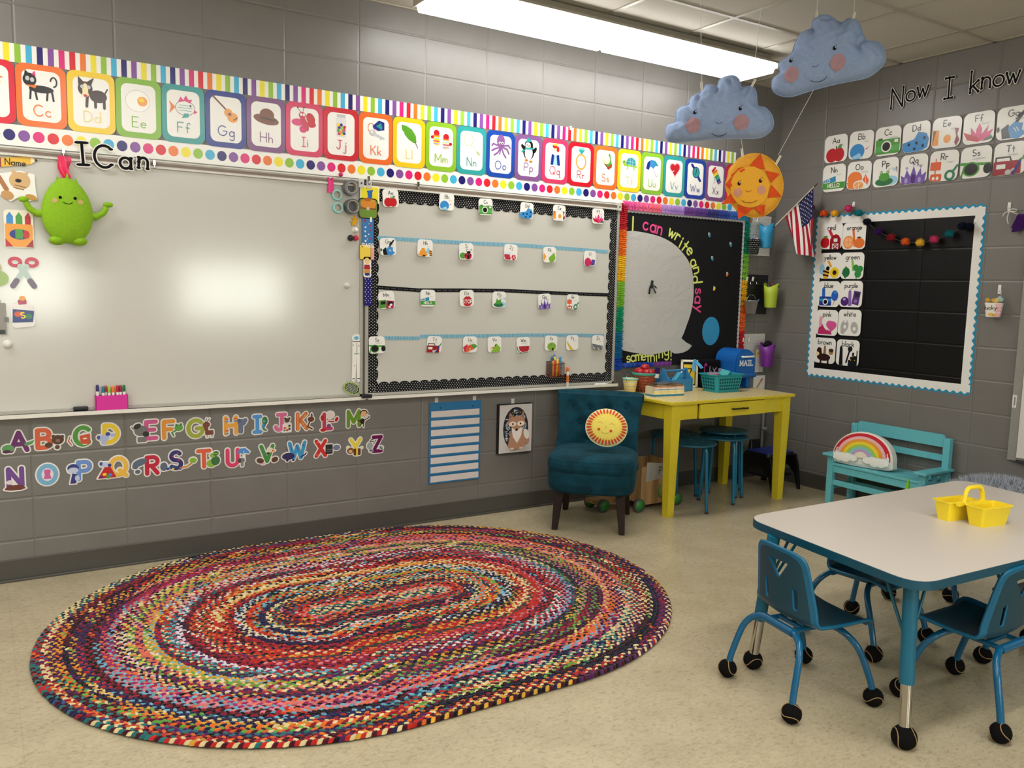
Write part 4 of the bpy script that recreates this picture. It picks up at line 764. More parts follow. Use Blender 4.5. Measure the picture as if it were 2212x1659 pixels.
# ------------------------------------------------------------ plain green plush hanging on the left board
x, z = L(146, 455, .09); t = thing('plush_toy', 'round lime green plush toy with stubby arms, hanging on the left whiteboard', 'plush toy', (x, -.018, z))
gp = '#8ab82a/plush'
k = MB()
def egg(q): return Vector((q.x*(1-.12*(q.z/.14)), q.y, q.z))
k.ell((0, -.055, 0), (.105, .05, .148), gp, 28, 18, fn=egg); k.ell((-.045, -.05, -.135), (.035, .032, .022), gp); k.ell((.045, -.05, -.135), (.035, .032, .022), gp); k.build('body', t)
for s_ in (-1, 1):
    a_ = MB(); a_.tube([(s_*.085, -.05, -.01), (s_*.12, -.05, -.02), (s_*.15, -.05, .0), (s_*.165, -.05, .028)], [.02, .016, .014, .012], gp, 10); a_.ell((s_*.172, -.05, .04), (.022, .014, .013), gp); a_.build('arm', t)
for dx in (-.035, .005, .04):
    a_ = MB(); a_.frus(rrect(dx-.012, -.062, dx+.012, -.042, .006), .128-abs(dx)*.4, rrect(dx-.002, -.054, dx+.002, -.05, .001), .172-abs(dx)*.5, gp, True); a_.build('tuft', t)
a_ = Art(kind='felt', hf=lambda x_, z_: .055+.05*math.sqrt(max(0, 1-(x_/.105)**2-(z_/.148)**2))); a_.n = .001
a_.e(-.03, .055, .007, .007, 'k'); a_.e(.03, .055, .007, .007, 'k'); a_.st(earc(0, .04, .02, .012, 200, 340), .003, 'k'); a_.e(-.052, .04, .012, .011, '#c8b070'); a_.e(.052, .04, .012, .011, '#c8b070'); a_.build('face', t)
x, z = L(139, 365, .05); k = MB(); k.grid(lambda u, v: ((u-.5)*(.036+.02*v)+.004*math.sin(v*9), -.05-.012*math.sin(u*7+v*5), (v-.5)*.115), 8, 14, '#ec3c68/gloss')
tag(k.build('ribbon', loc=(x, .0, z)), 'shiny pink ribbon strap holding up the green plush toy', 'ribbon')
# ------------------------------------------------------------ black paper board with ruffles, left wall
x0, x1, z0, z1 = -1.535, -.312, .905, 2.012
t = thing('bulletin_board', 'black paper bulletin board edged with rainbow ruffles, beside the corner', 'bulletin board', (0, -.0015, 0))
k = MB(); k.bx(x0, x1, -.008, 0, z0, z1, '#19191b/paper'); k.build('backing_paper', t)
def ruffle(name, ax, a0, a1, cc, wd, cols, rows=2):
    """ruffled ribbon running from a0 to a1 along axis ax at centre cc"""
    k = MB(); n = int(abs(a1-a0)/.0017)
    def fn(u, v, r):
        s_ = a0+(a1-a0)*u; ph = s_*2*PI/.0125+r*1.7+1.1*math.sin(s_*41+r)+.6*math.sin(s_*97); am = .003+.005*abs(v-.5)*2
        off = cc+(r-(rows-1)/2)*wd*.42+(v-.5)*wd*.62+.0022*math.sin(ph*.5+r)*(v-.5)*2; d_ = .016+am*math.sin(ph)+.004*r+.004*math.sin(v*PI)
        s2 = s_+.004*math.cos(ph*.7)*(v-.5)
        return (s2, -d_, off) if ax == 0 else (off, -d_, s2)
    for r in range(rows):
        k.grid(lambda u, v, r=r: fn(u, v, r), n, 4, None, True, cf=lambda u, v: cols[min(len(cols)-1, int((u+.00001)*len(cols)))]+'/gloss2')
    return k.build(name, t)
MC['x'] = None; del MC['x']
_m = mat
def mat(key):
    if isinstance(key, str) and key.endswith('/gloss2'):
        if key in MC: return MC[key]
        m_ = _m(key.replace('/gloss2', '/satin')); m_.node_tree.nodes['Principled BSDF'].inputs['Roughness'].default_value = .45
        MC[key] = m_; return m_
    return _m(key)
ruffle('ruffle_trim', 1, z1, z0-.02, x0+.008, .06, ['#b81c2c', '#c42430', '#f07420', '#ee7a24', '#f2c41c', '#eebc1c', '#8cc63c', '#7cba34', '#129a6c', '#0f8a70', '#0d6f94', '#0d6a9c', '#1a4ab0'])
ruffle('ruffle_trim', 0, x0, x1, z1-.012, .055, ['#e85aa0', '#ec6a9c', '#f2708a', '#b48cd0', '#a884cc', '#6a3a8c', '#5a3486', '#2c2c70', '#243c90', '#2860b0', '#1c84a8'])
ruffle('ruffle_trim', 1, z1, z0+.05, x1-.012, .05, ['#1a8a84', '#128a6c', '#16936c', '#84c83c', '#90c840', '#f0be20', '#eeb41c', '#ee7a28', '#f07028', '#c8222c', '#b81c2c'])
ruffle('ruffle_trim', 0, x0, x0+.5, z0+.012, .05, ['#2450b0', '#1c3c9c', '#7a3a90'], 1)
a = Art(kind='gloss'); a.n = .0095   # clear scallops inside the ruffles
for i in range(38): a.e(x0+.06+i*.0305, z1-.045, .017, .012, '#c9c9cc', step=False); a.n += .00003
for i in range(32): a.e(x1-.045, z1-.06-i*.0305, .012, .017, '#c9c9cc', step=False); a.n += .00003
a.build('scallop_trim', t)
crop = lambda u, v: (1310+u/3.858, 430+v/3.858)
bub = [(150, 270), (215, 265), (270, 271), (320, 280), (380, 293), (440, 310), (495, 334), (540, 360), (583, 392), (620, 430), (653, 470), (680, 510), (700, 555), (715, 600), (723, 660), (727, 720), (727, 785), (722, 850), (713, 905), (700, 960), (684, 1010), (665, 1060), (648, 1110), (625, 1160), (665, 1195), (712, 1220), (695, 1245), (670, 1265), (638, 1279), (600, 1287), (575, 1288), (560, 1285), (530, 1262), (485, 1276), (440, 1285), (380, 1298), (340, 1297), (300, 1292), (250, 1284), (200, 1275), (150, 1264), (105, 1250)]
W_ = [L(*crop(*q), .011) for q in bub]; cx = sum(q[0] for q in W_)/len(W_); cz = sum(q[1] for q in W_)/len(W_)
a = Art(kind='paper'); a.slab([(q[0]-cx, q[1]-cz) for q in W_], 0, .0012, '#c9c8c4/crumple')
m, nt, b, N, M = nodes('crumpled_paper'); b.inputs['Base Color'].default_value = lin('#c4c3bf'); b.inputs['Roughness'].default_value = .6
n1 = N('ShaderNodeTexNoise'); n1.inputs['Scale'].default_value = 14; n1.inputs['Detail'].default_value = 6; n1.inputs['Distortion'].default_value = .8
g = N('ShaderNodeNewGeometry'); nt.links.new(g.outputs['Position'], n1.inputs['Vector']); bp = N('ShaderNodeBump'); bp.inputs['Strength'].default_value = .5; bp.inputs['Distance'].default_value = .012
nt.links.new(n1.outputs[0], bp.inputs['Height']); nt.links.new(bp.outputs[0], b.inputs['Normal']); MC['#c9c8c4/crumple'] = m
xx0, zz0 = L(*crop(118, 832), .011); xx1, zz1 = L(*crop(722, 828), .011); a.n = .0014; a.st([(xx0-cx, zz0-cz), (xx1-cx, zz1-cz)], .0012, '#e4e3df')
onwall(a, 'speech_bubble', 'big grey-white paper speech bubble on the black ruffled board', 'paper bubble', 'L', cx, cz, .010)
# words round the bubble
WD = [('I', 'l', 220, 210, .085, 'lime', 0, 0), ('can', 'c', 325, 226, .085, 'pink', 0, 1), ('can', 'a', 388, 245, .085, 'pink', -.15, 1), ('can', 'n', 443, 262, .085, 'pink', -.2, 1),
      ('write', 'w', 543, 290, .085, 'lime', -.45, 1), ('write', 'r', 592, 322, .085, 'lime', -.5, 1), ('write', 'i', 628, 350, .085, 'lime', -.5, 0), ('write', 't', 662, 385, .085, 'lime', -.75, 0), ('write', 'e', 692, 436, .085, 'lime', -.8, 1),
      ('and', 'a', 722, 533, .085, 'lime', -1.15, 1), ('and', 'n', 748, 595, .085, 'lime', -1.3, 1), ('and', 'd', 757, 668, .085, 'lime', -1.45, 0),
      ('say', 's', 762, 768, .085, 'pink', -1.6, 1), ('say', 'a', 758, 838, .085, 'pink', -1.62, 1), ('say', 'y', 755, 912, .085, 'pink', -1.65, 1),
      ('something', 's', 183, 1357, .09, 'lime', .1, 1), ('something', 'o', 223, 1350, .09, 'lime', .1, 1), ('something', 'm', 268, 1342, .09, 'lime', .1, 1), ('something', 'e', 311, 1340, .09, 'lime', .1, 1), ('something', 't', 347, 1330, .09, 'lime', .08, 0),
      ('something', 'h', 383, 1325, .09, 'lime', .08, 0), ('something', 'i', 416, 1325, .09, 'lime', .08, 0), ('something', 'n', 452, 1320, .09, 'lime', .08, 1), ('something', 'g', 500, 1310, .09, 'lime', .08, 1), ('something', '!', 538, 1315, .09, 'lime', .05, 0)]
ordn = {}
for w_, ch, u, v, h, cn, rt, low in WD:
    x, z = L(*crop(u, v-(22 if w_ == 'something' else 0)), .01); dv = .27 if low else .0; W = gw(ch)/2
    lx = 1.0
    a = Art(kind='paper', rot=rt); pts = []
    hh = h*(.92 if w_ == 'something' else 1.15)
    a.txt(ch, -W*hh, -(.25 if low else .5)*hh-(.0 if ch not in 'gy' else -.12*hh), hh, .0105 if w_ == 'something' else .0125, '#e0e878' if cn == 'lime' else '#ee4f93', center=False)
    nm = {'I': 'capital I', '!': 'exclamation mark'}.get(w_ if w_ == 'I' else ch, 'letter '+ch)
    onwall(a, 'paper_letter', f'{cn} cut-out {nm} of the word "{w_}" on the black board', 'letter', 'L', x, z, .0095, 'cut-out words on the black board')
# ribbon clip on the bubble, tiny pins
x, z = L(1410, 612, .03); t2 = thing('ribbon_clip', 'black clip with black ribbon tails hanging on the paper bubble', 'clip', (x, -.013, z))
k = MB(); k.bx(-.007, .007, -.016, -.004, -.035, .02, '#17171a/plastic'); k.build('clip', t2, bev=.002, rot=(0, .1, 0))
for pts, c in (([(-.005, -.01, -.01), (-.02, -.014, -.03), (-.022, -.01, -.075)], '#202024'), ([(0, -.01, -.015), (.02, -.016, -.045), (.035, -.012, -.07)], '#4a4c50'), ([(.004, -.01, -.01), (.025, -.014, -.02), (.042, -.012, -.034)], '#17171a')):
    k = MB(); P_ = [Vector(p) for p in pts]; k.grid(lambda u, v: (lambda q: (q.x+(v-.5)*.014, q.y, q.z))(P_[0].lerp(P_[1], u*2) if u < .5 else P_[1].lerp(P_[2], u*2-1)), 8, 1, c+'/paper'); k.build('ribbon_tail', t2)
for i, (u, v, c, lb) in enumerate(((862, 290, 'w', 'top left'), (1040, 370, 'w', 'top right'), (886, 487, 'w', 'middle'), (1012, 620, 'o', 'right, orange tabbed'), (904, 738, 'y', 'lowest, yellow tabbed'))):
    x, z = L(*crop(u, v), .02); t2 = thing('clip_hook', f'tiny clear hook with clip on the black board, {lb}', 'hook', (x, -.009, z), group='tiny clear hooks on the black board')
    k = MB(); k.bx(-.005, .005, -.004, 0, -.012, .01, '#d8d8dc/gloss'); k.tube([(0, -.004, 0), (0, -.012, -.006), (0, -.012, .004)], .0016, '#e4e4e8/gloss', 6); k.build('hook', t2)
    k = MB(); k.bx(-.004, .004, -.016, -.007, -.024, .0, C({'w': '#3d8fa8'}.get(c, c), 'plastic')); k.build('peg', t2, rot=(0, .5 if i > 2 else .1, 0))
# plain blue paper oval in the lower right of the board
x, z = L(1536, 715, .012); a = Art(kind='paper'); a.slab([(.088*math.cos(i*PI/18), .105*math.sin(i*PI/18)) for i in range(36)], 0, .0012, '#3a95c4/paper')
onwall(a, 'paper_oval', 'plain blue paper oval in the lower right of the black board', 'paper cut-out', 'L', x, z, .009)

# ------------------------------------------------------------ pegboards near the corner
def pegboard(px, py, w_, h_, c, hole, label, z_=None):
    x, z = L(px, py, .01); k = MB(); k.bx(-w_/2, w_/2, -.008, 0, -h_/2, h_/2, c); a = Art(kind='paper'); a.n = .0084
    nx, nz = int(w_/.025), int(h_/.025)
    for i in range(nx):
        for j in range(nz): a.e((i-(nx-1)/2)*.025, (j-(nz-1)/2)*.025, .0028, .0028, hole, step=False)
    t_ = thing('pegboard', label, 'pegboard', (x, 0, z)); k.build('panel', t_, bev=.002); a.build('peg_holes', t_); return x, z
pegboard(1638, 509, .28, .30, '#d9d7d2/paint', '#8a8a88', 'white square pegboard, top one of three beside the corner')
pegboard(1631, 636, .28, .30, '#1a1a1c/paint', '#5a5a5e', 'black square pegboard, middle one of three beside the corner')
pegboard(1624, 763, .28, .30, '#d9d7d2/paint', '#8a8a88', 'white square pegboard, lowest of three beside the corner')
def peg(px, py, lb, c='#e4e2dc', clip=True):
    x, z = L(px, py, .02); t_ = thing('peg_hook', f'small metal peg hook {lb}', 'hook', (x, -.0085, z), group='hooks on the pegboards')
    k = MB(); k.tube([(0, 0, .012), (0, -.012, .010), (0, -.014, -.006), (0, -.026, -.01), (0, -.028, .002)], .0022, '#c8c8cc/chrome', 6); k.build('hook', t_)
    if clip: k = MB(); k.bx(-.007, .007, -.022, -.012, -.026, .006, C(c, 'plastic')); k.build('clip', t_, bev=.002, rot=(0, .25, 0))
for px, py, lb, c, cl in ((1622, 473, 'with a red clip, top left of the top pegboard', '#d8543c', True), (1636, 473, 'with a white clip, top right of the top pegboard', '#e4e2dc', True), (1613, 600, 'with a white clip, left on the black pegboard', '#e4e2dc', True), (1626, 600, 'with a white clip, right on the black pegboard', '#e4e2dc', True),
                          (1621, 612, 'bare, left in the second row of the black pegboard', 0, False), (1634, 612, 'bare, centre in the second row of the black pegboard', 0, False), (1654, 612, 'bare, right in the second row of the black pegboard', 0, False), (1605, 731, 'with a white clip, left on the lowest pegboard', '#e4e2dc', True), (1618, 731, 'with a white clip, right on the lowest pegboard', '#e4e2dc', True)):
    peg(px, py, lb, c or 'w', cl)
def tub(px, py, c, label, w_=.15, h_=.17, fill=None, off=.10, rz=.45):
    """soft oval tub with grip holes"""
    x, z = L(px, py, off); t_ = thing('hanging_bucket', label, 'bucket', (x, -off, z-h_/2), rz=rz)
    k = MB(); n = 32; a_, b_ = w_/2, .055
    def ring(s_, zz, dip=0): return [(a_*s_*math.cos(2*PI*i/n), b_*s_*math.sin(2*PI*i/n), zz+dip*(abs(math.cos(2*PI*i/n))**2-.5)) for i in range(n)]
    R_ = [ring(.74, 0), ring(.76, .006), ring(.9, h_*.6), ring(1, h_, -.03), ring(.96, h_, -.03), ring(.86, h_*.6), ring(.72, .01)]
    vs = [p for r in R_ for p in r]; k.add(vs, [(i*n+j, i*n+(j+1) % n, (i+1)*n+(j+1) % n, (i+1)*n+j) for i in range(6) for j in range(n)], c+'/plastic', True)
    k.add([p for p in R_[0]], [tuple(range(n))[::-1]], c+'/plastic'); k.add([p for p in R_[6]], [tuple(range(n))], c+'/plastic'); k.build('tub', t_)
    for s_ in (-1, 1):     # dark grip slot in both lips
        g_ = MB(); pts = [(.02*math.cos(q)*1.0, s_*(b_+.0008)*.975, h_-.012+.006*math.sin(q)) for q in [2*PI*i/16 for i in range(16)]]
        g_.add(pts, [tuple(range(16)) if s_ < 0 else tuple(range(16))[::-1]], '#2a2c28/paper'); g_.build('grip_slot', t_)
    if fill:
        for f in fill: q = MB(); q.ell((f[0], f[1], h_-.01+f[2]), f[3], f[4]); q.build('contents', t_)
    return t_, x, z
tub(1655, 511, '#2f94c4', 'sky blue plastic bucket hanging on the top pegboard, holding the flag')
tub(1665, 640, '#b4cc3c', 'lime green plastic bucket hanging on the black pegboard', fill=[(.02, .0, 0, (.02, .02, .025), '#8a2c34/plastic'), (-.02, .01, 0, (.03, .02, .02), '#3a3a3a/plastic')])
tub(1657, 768, '#7c2c94', 'purple plastic bucket hanging on the lowest pegboard', fill=[(.01, 0, .01, (.05, .03, .03), '#1c1c22/felt')])
def pail(px, py, r0, r1, h_, c, label, off, kind='metal', dots=False):
    x, z = L(px, py, off); t_ = thing('pail', label, 'pail', (x, -off, z-h_/2)); k = MB()
    k.lathe([(0, 0), (r0, 0), (r1, h_), (r1+.003, h_), (r1+.003, h_+.004), (r1-.003, h_+.002), (r0-.003, .004), (0, .004)], C(c, kind), seg=28); k.build('body', t_)
    q = MB(); q.tube([(r1*math.cos(a_), 0, h_-.005+r1*1.05*math.sin(a_)) for a_ in [PI*i/14 for i in range(15)]], .0016, '#b8b8bc/chrome', 6); q.build('handle', t_)
    if dots:
        d_ = MB(); rows = 7
        for j in range(rows):
            for i in range(22):
                a_ = 2*PI*(i+.5*(j % 2))/22; zz = h_*(j+.6)/rows; rr = r0+(r1-r0)*zz/h_+.0006
                P_ = [(rr*math.cos(a_+.045*math.cos(q_)), rr*math.sin(a_+.045*math.cos(q_)), zz+.0028*math.sin(q_)) for q_ in [2*PI*m_/6 for m_ in range(6)]]; d_.add(P_, [tuple(range(6))], '#f0eee8/paper')
        d_.build('dot_print', t_)
    return t_, x, z, h_
t_, x, z, h_ = pail(1629, 534, .032, .045, .105, '#18181a', 'black white-dotted metal pail of markers on the top pegboard', .09, 'paper', True)
for i, (dx, dy, c) in enumerate(((-.018, 0, '#2c4cb0'), (0, -.012, '#e87038'), (.012, .006, '#8c5ab0'), (.022, -.008, '#e8e6d8'), (.028, .008, '#c4dcc0'))): k = MB(); k.lathe([(0, 0), (.006, 0), (.006, .09), (.004, .1), (0, .1)], c+'/plastic', (dx, dy, .02), 10); k.build('marker_tip', t_)
t_, x, z, h_ = pail(1622, 664, .035, .05, .095, '#cfccc4', 'shiny silver metal pail hanging on the black pegboard', .09, 'brushed')
k = MB(); k.tube([(.01, -.01, .03), (.05, -.03, .11)], .004, '#2c74b4/plastic', 8); k.ell((-.01, 0, h_-.01), (.03, .025, .02), '#3a3a40/plastic'); k.build('contents', t_)
# bookmark tag with key ring, card and socket in the corner
x, z = L(1636, 779, .06); t_ = thing('rainbow_tag', 'white paper tag with a rainbow on a metal ring, hanging beside the purple bucket', 'tag', (x, -.06, z))
k = Art(kind='paper'); k.slab(rrect(-.03, -.09, .03, .085, .004), 0, .001, 'w' and '#f0ece2/paper'); k.n = .0014; k.p(rrect(-.028, .03, .028, .083, .003), '#f6e88c'); k.st(earc(0, .045, .018, .018, 0, 180), .005, '#b07a50'); k.st(earc(0, .045, .012, .012, 0, 180), .004, '#e8b060')
for i in range(9): k.st([(-.018, .015-i*.01), (.012, .015-i*.01)], .0014, '#b8b4ac')
k.build('tag_card', t_, rot=(0, 0, .3)); k = MB(); k.tube([(-.012+.016*math.cos(a_), 0, .10+.016*math.sin(a_)) for a_ in [2*PI*i/20 for i in range(20)]], .0016, '#9a9aa0/chrome', 6, closed=True); k.build('key_ring', t_)
card_from('pencil_card', 'white card with a pencil picture on the wall behind the desk, near the corner', 'card', 1640, 826, .13, .11, '#eceae4', "p #c8a850 -30,-34 10,14 24,4 -14,-42;p #c07080 10,14 26,32 40,20 24,4;p #e8d8b0 -30,-34 -14,-42 -34,-46", off=.001, kind='paper', r=.002)
x, z = L(1653, 925, .02); k = MB(); k.tube([(0, -.02, z+.25), (0, -.02, z-.25)], .011, '#8a8984/paint', 10); k.tube([(-.01, -.03, 0+z), (.0, -.065, z)], .016, '#8a8984/paint', 10); tag(k.build('conduit', loc=(-.03, 0, 0)), 'short grey painted pipe with a stub in the corner under the desk', 'pipe')

# ------------------------------------------------------------ right wall: black board with colour cards
u0, u1, zb0, zb1 = .378, 1.622, .85, 2.0
t = thing('bulletin_board', 'black painted board with white and blue wavy edging on the right wall', 'bulletin board', (0, 0, 0), RZR)
k = MB(); k.bx(u0+.05, u1-.05, -.0012, 0, zb0+.03, zb1-.03, wb_ := None or '#000000/x')
m = block_material('black_painted_block', 1, -.409, -.0823, '#0e0e0f', .42); m.node_tree.nodes['Principled BSDF'].inputs['Specular IOR Level'].default_value = .25; MC['#000000/x'] = m
k.build('black_panel', t)
def wave(p0, p1, wd, amp, pit, side, n_, c, name):
    a_ = Art(kind='paper'); a_.n = n_; dx, dz = p1[0]-p0[0], p1[1]-p0[1]; Ln = math.hypot(dx, dz); ux, uz = dx/Ln, dz/Ln; nx, nz = -uz*side, ux*side
    K = int(Ln/pit*12); vs = []
    for i in range(K+1):
        s_ = Ln*i/K; e_ = wd+amp*math.sin(2*PI*s_/pit)
        vs += [(p0[0]+ux*s_, -a_.n, p0[1]+uz*s_), (p0[0]+ux*s_+nx*e_, -a_.n, p0[1]+uz*s_+nz*e_)]
    a_.add(vs, [(2*i, 2*i+2, 2*i+3, 2*i+1) for i in range(K)], c+'/paper'); return a_.build(name, t)
iu0, iu1, iz0, iz1 = u0+.064, u1-.07, zb0+.045, zb1-.058
for nn, c, wd, am, nm in ((.0022, '#2c94bc', .066, .006, 'blue_edging'), (.0034, '#eceae6', .052, .007, 'white_edging')):
    wave((iu0, iz0-.04), (iu0, iz1+.05), wd, am, .047, 1, nn, c, nm); wave((iu1, iz0-.04), (iu1, iz1+.05), wd, am, .047, -1, nn, c, nm)
    wave((iu0-.05, iz1), (iu1+.06, iz1), wd, am, .047, 1, nn-.0004, c, nm); wave((iu0-.05, iz0), (iu1+.06, iz0), wd, am, .047, -1, nn-.0004, c, nm)
CCD = [('red', 1796, 510, "e -26 -18 20 20 r;e -24 4 10 4 g;p #c8304c -16,28 -4,30 12,4 2,-2;p #9a1c28 -4,-42 -4,-6 8,8 20,12 32,8 42,-6 42,-42;r 12 -16 28 -4 w;s 2.5 w 8,-42 32,-24;s 2.5 w 32,-42 8,-24;s 2.5 w 8,-24 32,-24;s 2.5 w 8,-42 8,-24;s 2.5 w 32,-42 32,-24", 'barn and apple'),
 ('orange', 1845, 510, "e -22 -16 22 24 #f09050;e -22 -16 17 19 #f8b880;s 2 #f09050 -22,6 -22,-36;s 2 #f09050 -40,-14 -4,-18;p #e87030 -8,28 0,32 10,-30 2,-34;e 24 -20 22 18 #e87838;e 22 0 9 3 #4a4a28", 'sliced fruit and pumpkin'),
 ('yellow', 1793, 574, "p #e8a838 -14,24 -4,26 10,4 2,-2;e 22 -20 20 20 y;e 22 -20 9 9 N;e -34 -8 12 20 L;e -14 -24 14 20 #f0b040 -15;s 6 k -26,-14 -4,-20;s 6 k -26,-28 -6,-32;e -8 -4 8 8 k", 'bee and sunflower'),
 ('green', 1841, 574, "p #8cc45c -6,28 4,26 12,-10 2,-14;e -24 -18 16 18 G;p G -42,-22 -26,6 -10,-16 -26,-42;e 16 -2 12 12 #2c8a40;e 34 -6 12 12 #2c8a40;e 26 -24 14 14 #2c8a40;s 4 #2c8a40 22,-14 20,-42", 'leaf and clover'),
 ('blue', 1790, 635, "p #2c6cc0 -30,24 -22,34 -16,24 -14,-12 -28,-12;r -40 -38 14 -4 #24449c 4;r -40 -22 14 -12 b;e -12 -24 12 12 w;e -12 -24 8 8 k;e 28 0 15 20 #2c64c8;e 30 12 7 6 b;s 1 B 28,-20 22,-36", 'camera and balloon'),
 ('purple', 1838, 635, "p #8c68b0 -10,14 -4,24 2,14 6,-38 -10,-38;e -24 -22 17 17 P;e -26 -14 6 5 v;p #54307c 14,18 42,14 34,-36 6,-30;p #2c1c44 18,12 36,10 34,-6 16,-4;e 22 -20 7 7 #8c68b0", 'music player and gum ball'),
 ('pink', 1786, 697, "p #ec9cb8 -34,22 -28,32 -22,22 -20,-10 -34,-10;e 14 0 16 14 #dc5a98;e 28 -2 16 14 #dc5a98;p #dc5a98 2,-10 40,-12 22,-28;p #c02c68 -20,2 -8,-16 20,-26 26,-38 -38,-38 -34,-14 -22,-8;s 3 w -12,-8 2,-22", 'boot and heart'),
 ('white', 1835, 697, "e -20 -8 16 24 #b4b4b2 -15;e -26 -26 10 12 #b4b4b2;e 22 -12 15 22 #b4b4b2 10;e -18 -10 6 7 w;e 22 -16 6 7 w;p #f4f4f2 -20,24 -10,8 -22,4", 'grey mittens'),
 ('brown', 1781, 757, "e -2 -20 30 14 N;p N -34,8 -26,18 -14,14 -8,-16 -24,-26 -32,-12;e -30 -8 8 7 c;r -18 -44 -10 -24 N;r 14 -44 22 -24 N;p #a06c40 -2,24 6,24 8,-6 -4,-6;e 30 0 10 9 #b0804c;e 30 8 11 7 #4a2c1c", 'horse and acorn'),
 ('black', 1831, 762, "p k -34,24 -28,32 -22,22 -18,-42 -34,-42;s 7 k 8,14 -4,-30;e 10 20 10 10 k;p k 4,-42 4,-20 12,-20 12,-8 20,-8 20,8 28,8 28,-4 38,-4 38,16 42,16 42,-38 34,-44;e 16 -20 1.5 2 y;e 24 -6 1.5 2 y;e 32 -20 1.5 2 y", 'microphone and city')]
for i, (wd, px, py, pic, words) in enumerate(CCD):
    u, z = R(px, py, .008); a = Art(kind='lam'); s_ = .185; a.slab([(x_*s_, z_*s_) for x_, z_ in rrect(-.5, -.5, .5, .5, .17, 6)], 0, .0012, '#f3f1ec/lam'); a.n = .0016; a.sc = s_; a.oz = -.06*s_; a.dsl(pic, .0104); a.oz = 0; a.txt(wd, 0, .24, .2 if len(wd) < 6 else .175, .022, 'k', sp=.2)
    onwall(a, 'colour_card', f'white colour card reading {wd} with a {words}', 'card', 'R', u, z, .0075, 'colour word cards on the black wall board')
# pom-pom garland
PP = [(1752, 448, '#a81c28'), (1780, 461, '#e85c28'), (1803, 461, '#eeb42c'), (1833, 450, '#d43c78'), (1855, 460, '#188088'), (1873, 479, '#161828'), (1898, 500, '#3a1a58'), (1925, 513, '#8c1c28'), (1956, 522, '#e06428'), (1988, 524, '#e8b838'), (2018, 517, '#c83c68'), (2051, 505, '#187078'), (2079, 488, '#14182c'), (2094, 490, '#101424')]
t = thing('garland', 'garland of coloured wool pom-poms strung across the black board on the right wall', 'garland', (0, 0, 0))
G3 = []
for px, py, c in PP: u, z = R(px, py, .045); G3.append((Vector((-.045, -u, z)), c))
k = MB(); P_ = []
for i in range(len(G3)-1):
    a_, b_ = G3[i][0], G3[i+1][0]
    for j in range(5): q = a_.lerp(b_, j/5); P_.append(q-Vector((0, 0, .004*math.sin(PI*j/5))))
P_.append(G3[-1][0]); k.tube(P_, .0016, '#5a5a5a/felt', 5); k.build('string', t)
rnd = random.Random(4)
for p, c in G3:
    k = MB(); nv = 420; k.ell((0, 0, 0), .0225, c+'/felt', 14, 9)
    for i in range(nv):     # yarn ends
        d_ = Vector((rnd.gauss(0, 1), rnd.gauss(0, 1), rnd.gauss(0, 1))).normalized(); s_ = d_.orthogonal().normalized()*.0016; r_ = .0285+rnd.uniform(-.003, .003)
        k.add([d_*.02-s_, d_*.02+s_, d_*r_+s_*.6, d_*r_-s_*.6], [(0, 1, 2, 3)], c+'/felt')
    k.build('pom_pom', t, loc=p)
def sticky(px, py, label, side='R', h_=.035): u, z = R(px, py, .01); k = MB(); k.bx(-.009, .009, -.006, 0, -h_/2, h_/2, '#eeece8/plastic'); k.bx(-.004, .004, -.016, -.006, -.012, -.006, '#eeece8/plastic'); k.bx(-.004, .004, -.018, -.014, -.012, .002, '#eeece8/plastic'); return tag(k.build('wall_hook', loc=(0, -u, z), rz=RZR, bev=.002), label, 'hook')
sticky(1843, 441, 'small white adhesive hook holding up the garland by the magenta pom-pom'); sticky(2106, 478, 'small clear adhesive hook at the right end of the garland')
sticky(2179, 446, 'white adhesive hook with a bow, top right of the photo', h_=.05); sticky(2158, 625, 'white adhesive hook holding the popcorn box', h_=.055)
# bow with purple felt banner
u, z = R(2178, 456, .03); t = thing('felt_banner', 'purple stitched felt banner hanging by a white string bow at the right edge', 'banner', (-.02, -u, z), RZR)
k = MB(); k.tube([(0, 0, 0), (.02, -.01, .012), (.045, -.006, .008), (.04, 0, -.004), (0, 0, 0), (-.02, -.008, -.008), (-.035, 0, -.028)], .003, '#e2e0d8/felt', 6); k.tube([(0, 0, 0), (-.006, -.006, -.04), (.002, -.002, -.075)], .003, '#e2e0d8/felt', 6); k.tube([(0, 0, 0), (.03, 0, -.012), (.075, 0, -.03), (.2, 0, -.04)], .003, '#e2e0d8/felt', 6); k.build('string_bow', t)
k = MB(); k.slab([(.055, -.02), (.16, -.03), (.15, -.11), (.02, -.10)], 0, .005, '#452064/felt'); k.slab([(.05, -.03), (.10, -.035), (.085, -.12), (.028, -.125)], .005, .009, '#3c1c58/felt'); k.build('felt_flag', t)
# popcorn box ornament
u, z = R(2146, 665, .05); t = thing('popcorn_box', 'small striped popcorn box ornament reading "lucky", hanging right of the black board', 'ornament', (-.045, -u, z-.055), RZR+.35)
k = MB(); k.frus(rrect(-.036, -.026, .036, .026, .004), 0, rrect(-.047, -.033, .047, .033, .004), .085, '#efe9e2/paper'); k.build('box', t)
a = Art(kind='paper')
for j in range(9): z_ = .006+j*.009; a.n = .0; b_ = .026+.007*z_/.085; a.n = b_+.001; a.st([(.012+q*.006, z_+(.002 if q % 2 else -.002)) for q in range(6)], .003, '#e06a88')
a.n = .032; a.txt('lucky', -.012, .045, .026, .0028, 'k', sp=.18); a.n = .030; a.e(-.01, .016, .016, .01, '#e8c068'); a.e(.004, .012, .01, .008, '#d8a848'); a.build('box_print', t)
k = MB()
for i in range(16): k.ell((rnd.uniform(-.04, .03), rnd.uniform(-.025, .02), .09+rnd.uniform(0, .014)), rnd.uniform(.009, .014), '#e8cc84/felt' if i % 3 else '#d8b050/felt', 8, 6)
